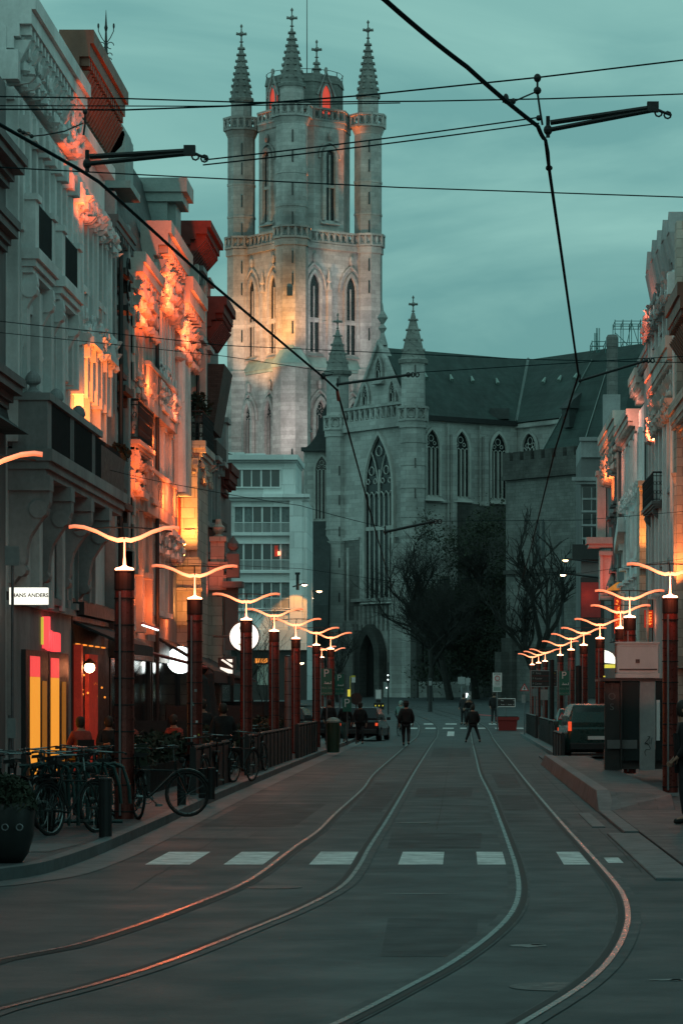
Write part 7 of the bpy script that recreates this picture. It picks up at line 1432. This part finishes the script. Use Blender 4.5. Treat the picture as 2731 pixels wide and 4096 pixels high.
def person(x, y, z, head, pose, lab, top='cloth_black', legs='cloth_dark', s=1.0, hair='hair', bulk=1.0, hat=False, grp=None, bag=None, helmet=None, coat=0.0):
    root = empty('person', (x, y, z), lab, 'person', grp); root.rotation_euler = (0, 0, R(head)); root.scale = (s, s, s); p = {k: Vector(v) for k, v in POSES[pose].items()}
    V_, E_, R_ = [], [], []
    def a(v, r, par=None):
        V_.append(tuple(v)); R_.append(r); i = len(V_) - 1
        if par is not None: E_.append((par, i))
        return i
    pel = a(p['pel'], .13); sp = a(p['pel'].lerp(p['ch'], .5), .12, pel); ch = a(p['ch'], .14, sp); nk = a(p['nk'], .055, ch); j = a(p['hd'] + Vector((0, -.005, -.04)), .080, nk); tp = a(p['hd'] + Vector((0, -.01, .07)), .088, j); a(p['hd'] + Vector((0, -.01, .14)), .05, tp)
    for sd in 'LR':
        g = -1 if sd == 'L' else 1; sh = p['ch'] + Vector((g * .17, 0, .06)); i = a(sh, .062, ch); e = a(p['e' + sd], .043, i); w = a(p['h' + sd], .026, e); d = (p['h' + sd] - p['e' + sd]).normalized(); pl = a(p['h' + sd] + d * .07, (.036, .018), w)
        side = d.cross(Vector((1, 0, 0))); side = side.normalized() if side.length > .1 else Vector((0, 1, 0))
        for k in range(4): b0 = p['h' + sd] + d * .09 + side * (.024 - .016 * k); L_ = (.07, .08, .075, .06)[k]; f = a(b0 + d * L_ * .5, .0085, pl); a(b0 + d * L_ + Vector((-g * .02, 0, 0)), .007, f)
        t1 = a(p['h' + sd] + d * .03 + side * .042 + Vector((-g * .01, 0, 0)), .010, w); a(p['h' + sd] + d * .07 + side * .06 + Vector((-g * .02, 0, 0)), .008, t1)
        h = a(p['pel'] + Vector((g * .09, 0, -.05)), .09, pel); k_ = a(p['k' + sd], .055, h); an = a(p['a' + sd], .036, k_); a(p['a' + sd] + Vector((0, .15, -.055)), .03, an)
    body = skinned('body', 'skin', V_, E_, R_, root)
    def chain(nm, m, pts, edges, rr): return skinned(nm, m, [tuple(q) for q in pts], edges, rr, root)
    hipz = p['pel'] + Vector((0, 0, -.04 - coat)); c = p['ch']; k = bulk
    pts = [p['pel'].lerp(c, .45), p['pel'], c, c + Vector((0, 0, .12)), c + Vector((-.175, 0, .06)), p['eL'], p['hL'] - (p['hL'] - p['eL']) * .08, c + Vector((.175, 0, .06)), p['eR'], p['hR'] - (p['hR'] - p['eR']) * .08, hipz]
    chain('jacket', top, pts, [(0, 1), (0, 2), (2, 3), (2, 4), (4, 5), (5, 6), (2, 7), (7, 8), (8, 9), (1, 10)], [(.175 * k, .145 * k), (.175 * k, .15 * k), (.185 * k, .15 * k), .085, .085 * k, .065 * k, .046, .085 * k, .065 * k, .046, (.18 * k, .16 * k)])
    pts = [p['pel'], p['pel'] + Vector((-.09, 0, -.06)), p['kL'], p['aL'] + Vector((0, 0, .02)), p['pel'] + Vector((.09, 0, -.06)), p['kR'], p['aR'] + Vector((0, 0, .02))]
    chain('trousers', legs, pts, [(0, 1), (1, 2), (2, 3), (0, 4), (4, 5), (5, 6)], [.15, .105, .078, .058, .105, .078, .058])
    for sd in 'LR': q = p['a' + sd]; chain('shoe', 'rubber', [q + Vector((0, -.04, -.03)), q + Vector((0, .08, -.05)), q + Vector((0, .18, -.06))], [(0, 1), (1, 2)], [.045, .045, .032])
    mb = MB(); hd = p['hd']
    if hair != 'bald':
        mb.lathe((hd.x, hd.y - .018, hd.z), [(.06, -.10), (.096, -.04), (.105, .04), (.095, .11), (.05, .155), (.005, .165)], 12, sy=1.05); o = mb.build('hair' if not (hat or helmet) else 'headwear', helmet or hair, None, smooth=True); o.parent = root
    if hat: mb = MB(); mb.lathe((hd.x, hd.y, hd.z + .06), [(.15, 0), (.155, .012), (.10, .02), (.095, .10), (.02, .115)], 12); o = mb.build('hat', 'cloth_black', None, smooth=True); o.parent = root
    mb = MB(); mb.hexa([(-.012, hd.y + .075, hd.z - .02), (.012, hd.y + .075, hd.z - .02), (.012, hd.y + .06, hd.z - .02), (-.012, hd.y + .06, hd.z - .02), (-.006, hd.y + .078, hd.z + .03), (.006, hd.y + .078, hd.z + .03), (.006, hd.y + .06, hd.z + .03), (-.006, hd.y + .06, hd.z + .03)])
    for g in (-1, 1): mb.ball((g * .088, hd.y - .005, hd.z + .01), .022, 6, 1.4)
    o = mb.build('nose_and_ears', 'skin', None); o.parent = root
    mb = MB(); [mb.ball((g * .032, hd.y + .082, hd.z + .035), .010, 6) for g in (-1, 1)]; mb.box(-.025, .025, hd.y + .076, hd.y + .084, hd.z - .048, hd.z - .040); o = mb.build('eyes_and_mouth', 'hair', None); o.parent = root
    if bag: mb = MB(); mb.box(-.16, .16, -.32, -.15, 1.0, 1.42, .03); o = mb.build('backpack', bag, None, bevel=.04); o.parent = root
    return root
person(-2.18, 122, .02, 0, 'walk', 'broad man in a black coat and cap walking away beside the cyclist', bulk=1.38, s=1.0, hat=True, coat=.06)
person(.50, 131, .02, 8, 'stride', 'person in black striding with legs wide apart on the right track', bulk=1.25, s=.93, hair='hair')
b = copy_tree(first); b.location = (-3.0, 153, .02); b.rotation_euler = (0, 0, R(80)); b['label'] = 'bicycle ridden beside the broad man in black'; b['group'] = 'ridden bicycles'
person(-3.0, 153, .02, -10, 'ride', 'cyclist in a pale teal jacket riding left of the broad man', 'cloth_teal', 'cloth_dark', .98, helmet='zinc_green')
b = copy_tree(first); b.location = (.42, 167, G(167) + .01); b.rotation_euler = (0, 0, R(-88)); b['label'] = 'bicycle under the rider in the white helmet'; b['group'] = 'ridden bicycles'
person(.42, 167, G(167) + .01, 178, 'ride', 'cyclist with a white helmet coming this way behind the striding person', 'cloth_black', 'cloth_dark', 1.0, helmet='white_plastic', bulk=1.1)
person(.15, 176, G(176) + .01, 150, 'stand', 'dim figure beside the white helmeted cyclist', 'cloth_dark', 'cloth_dark', 1.0)
person(-3.98, 121.5, .1, 180, 'walk', 'long dark coated pedestrian nearest to the road by the parked cars', bulk=1.22, s=.93, coat=.32)
person(-4.62, 122.6, .12, 170, 'walk', 'pedestrian in light trousers left of the long coated one', 'cloth_black', 'cloth_teal', .93, bulk=1.15); person(-5.12, 119.5, .12, 185, 'stand', 'leftmost of the three pedestrians by the bin, all in black', s=.98, bulk=1.1)
person(-5.22, 67.6, .12, 185, 'walk', 'pedestrian in a bulky black jacket and blue jeans between two lamp columns', 'cloth_black', 'jeans', .95, bulk=1.35)
person(-6.1, 72.5, .12, 200, 'stand', 'dim dark figure standing behind the walker in jeans', 'cloth_black', 'cloth_black', 1.0, bulk=1.1)
person(3.34, 45.9, .06, 90, 'stand', 'dark figure half cut by the right edge of the photo', bulk=1.2, s=1.03)
person(X_(1975, 178), 178, G(178), 180, 'stand', 'dark figure standing before the tree left of the red planter', bulk=1.25, s=1.05)
seats = [(-8.45, 68.6, 30, 'cloth_red', 'guest in a red jacket seated outside the bar', 1), (-8.05, 70.2, 200, 'cloth_black', 'black clad guest seated in front of the red column of the bar', 1), (-7.6, 71.6, 120, 'cloth_red', 'guest in dull red seated right of the black clad one', 1), (-7.0, 75.5, 150, 'cloth_red', 'guest with a red hood seated farther right on the terrace', 1), (-6.6, 77.4, 190, 'cloth_black', 'black clad guest at the right end of the terrace', 0)]
def chair(x, y, rz):
    o = empty('cafe_chair', (0, 0, 0), 'dark cafe chair under a seated terrace guest', 'chair', 'dark cafe chairs on the terrace'); mb = MB(); mb.box(-.21, .21, -.2, .22, .43, .46); mb.build('seat', 'iron', o); mb = MB(); mb.box(-.2, .2, -.24, -.21, .6, .88); mb.build('backrest', 'iron', o)
    for sx in (-1, 1):
        for sy in (-1, 1): mb = MB(); mb.tube((sx * .19, sy * .19, 0), (sx * .19, sy * .19 - .02, .88 if sy < 0 else .44), .014, 5); mb.build('leg', 'iron', o)
    o.location = (x, y, .12); o.rotation_euler = (0, 0, R(rz)); return o
c0 = None
for i, (x, y, rz, m_, lab, _) in enumerate(seats):
    person(x, y, .12, rz, 'sit', lab, m_, 'cloth_dark', 1.0, bulk=1.1)
    if c0 is None: c0 = chair(x, y, rz)
    else: c = copy_tree(c0); c.location = (x, y, .12); c.rotation_euler = (0, 0, R(rz))
tb = empty('cafe_table', (-8.1, 69.4, .12), 'small round dark terrace table between the seated guests outside the bar', 'table'); mb = MB(); mb.lathe((-8.1, 69.4, .84), [(.32, 0), (.33, .02), (.02, .03)], 14); mb.build('table_top', 'iron', tb); mb = MB(); mb.tube((-8.1, 69.4, .13), (-8.1, 69.4, .84), .03, 6); mb.lathe((-8.1, 69.4, .12), [(.2, 0), (.03, .04)], 10); mb.build('leg', 'iron', tb)
# terrace screens: the dark mass of closed parasols and windbreaks between lamps
for (x, y, h, lab) in ((-6.7, 80, 2.3, 'closed black parasol on the terrace left of the red lamp column'), (-7.2, 88, 2.5, 'closed black parasol behind the walker in jeans')):
    o = empty('closed_parasol', (x, y, .12), lab, 'parasol', 'closed parasols on the terrace'); mb = MB(); mb.lathe((x, y, .12), [(.03, 0), (.03, .9)], 8); mb.build('pole', 'iron', o); mb = MB(); mb.lathe((x, y, .12), [(.26, .8), (.30, .95), (.22, 1.6), (.12, h), (.02, h + .12)], 10); mb.build('cover', 'canvas_dark', o)
for (x0, x1, y, h, lab) in ((-8.9, -6.0, 78.5, 1.35, 'low black windbreak screen behind the bicycles'), (-8.8, -5.9, 92, 1.7, 'taller black windbreak screen behind the walker in jeans'), (-8.8, -5.8, 108, 1.8, 'far black windbreak screen behind the lamp columns')):
    o = empty('windbreak', ((x0 + x1) / 2, y, .12), lab, 'screen', 'terrace windbreaks'); mb = MB(); mb.box(x0, x1, y, y + .05, .25, h); mb.build('panel', 'canvas_dark', o)
    for x in (x0, (x0 + x1) / 2, x1): mb = MB(); mb.tube((x, y, .12), (x, y, h + .08), .03, 6); mb.build('post', 'iron', o)

for i, (x, y0, y1, h, lab) in enumerate(((-6.1, 58, 66, 1.15, 'near dark hedge box behind the two bollards'), (-6.0, 70, 80, 1.25, 'dark hedge box behind the leaning bicycles'), (-5.9, 84, 98, 1.3, 'farthest dark hedge box before the green bin'))):
    r = empty('hedge_planter', (x, (y0 + y1) / 2, .12), lab, 'planter', 'hedge boxes of the terrace'); mb = MB(); mb.box(x - .25, x + .25, y0, y1, .12, .65); mb.build('box', 'black_paint', r)
    mb = MB(); rnd = random.Random(i)
    for k in range(int((y1 - y0) * 260)):
        q = Vector((x + rnd.uniform(-.24, .24), rnd.uniform(y0, y1), rnd.uniform(.6, h + rnd.gauss(0, .05)))); u_ = Vector((rnd.uniform(-1, 1), rnd.uniform(-1, 1), rnd.uniform(-1, 1))) * .06; v_ = Vector((rnd.uniform(-1, 1), rnd.uniform(-1, 1), rnd.uniform(-1, 1))) * .06
        mb.add([tuple(q - u_), tuple(q + v_), tuple(q + u_), tuple(q - v_)], [(0, 1, 2, 3)])
    mb.box(x - .18, x + .18, y0 + .05, y1 - .05, .6, h - .1); mb.build('hedge', 'leaf', r)
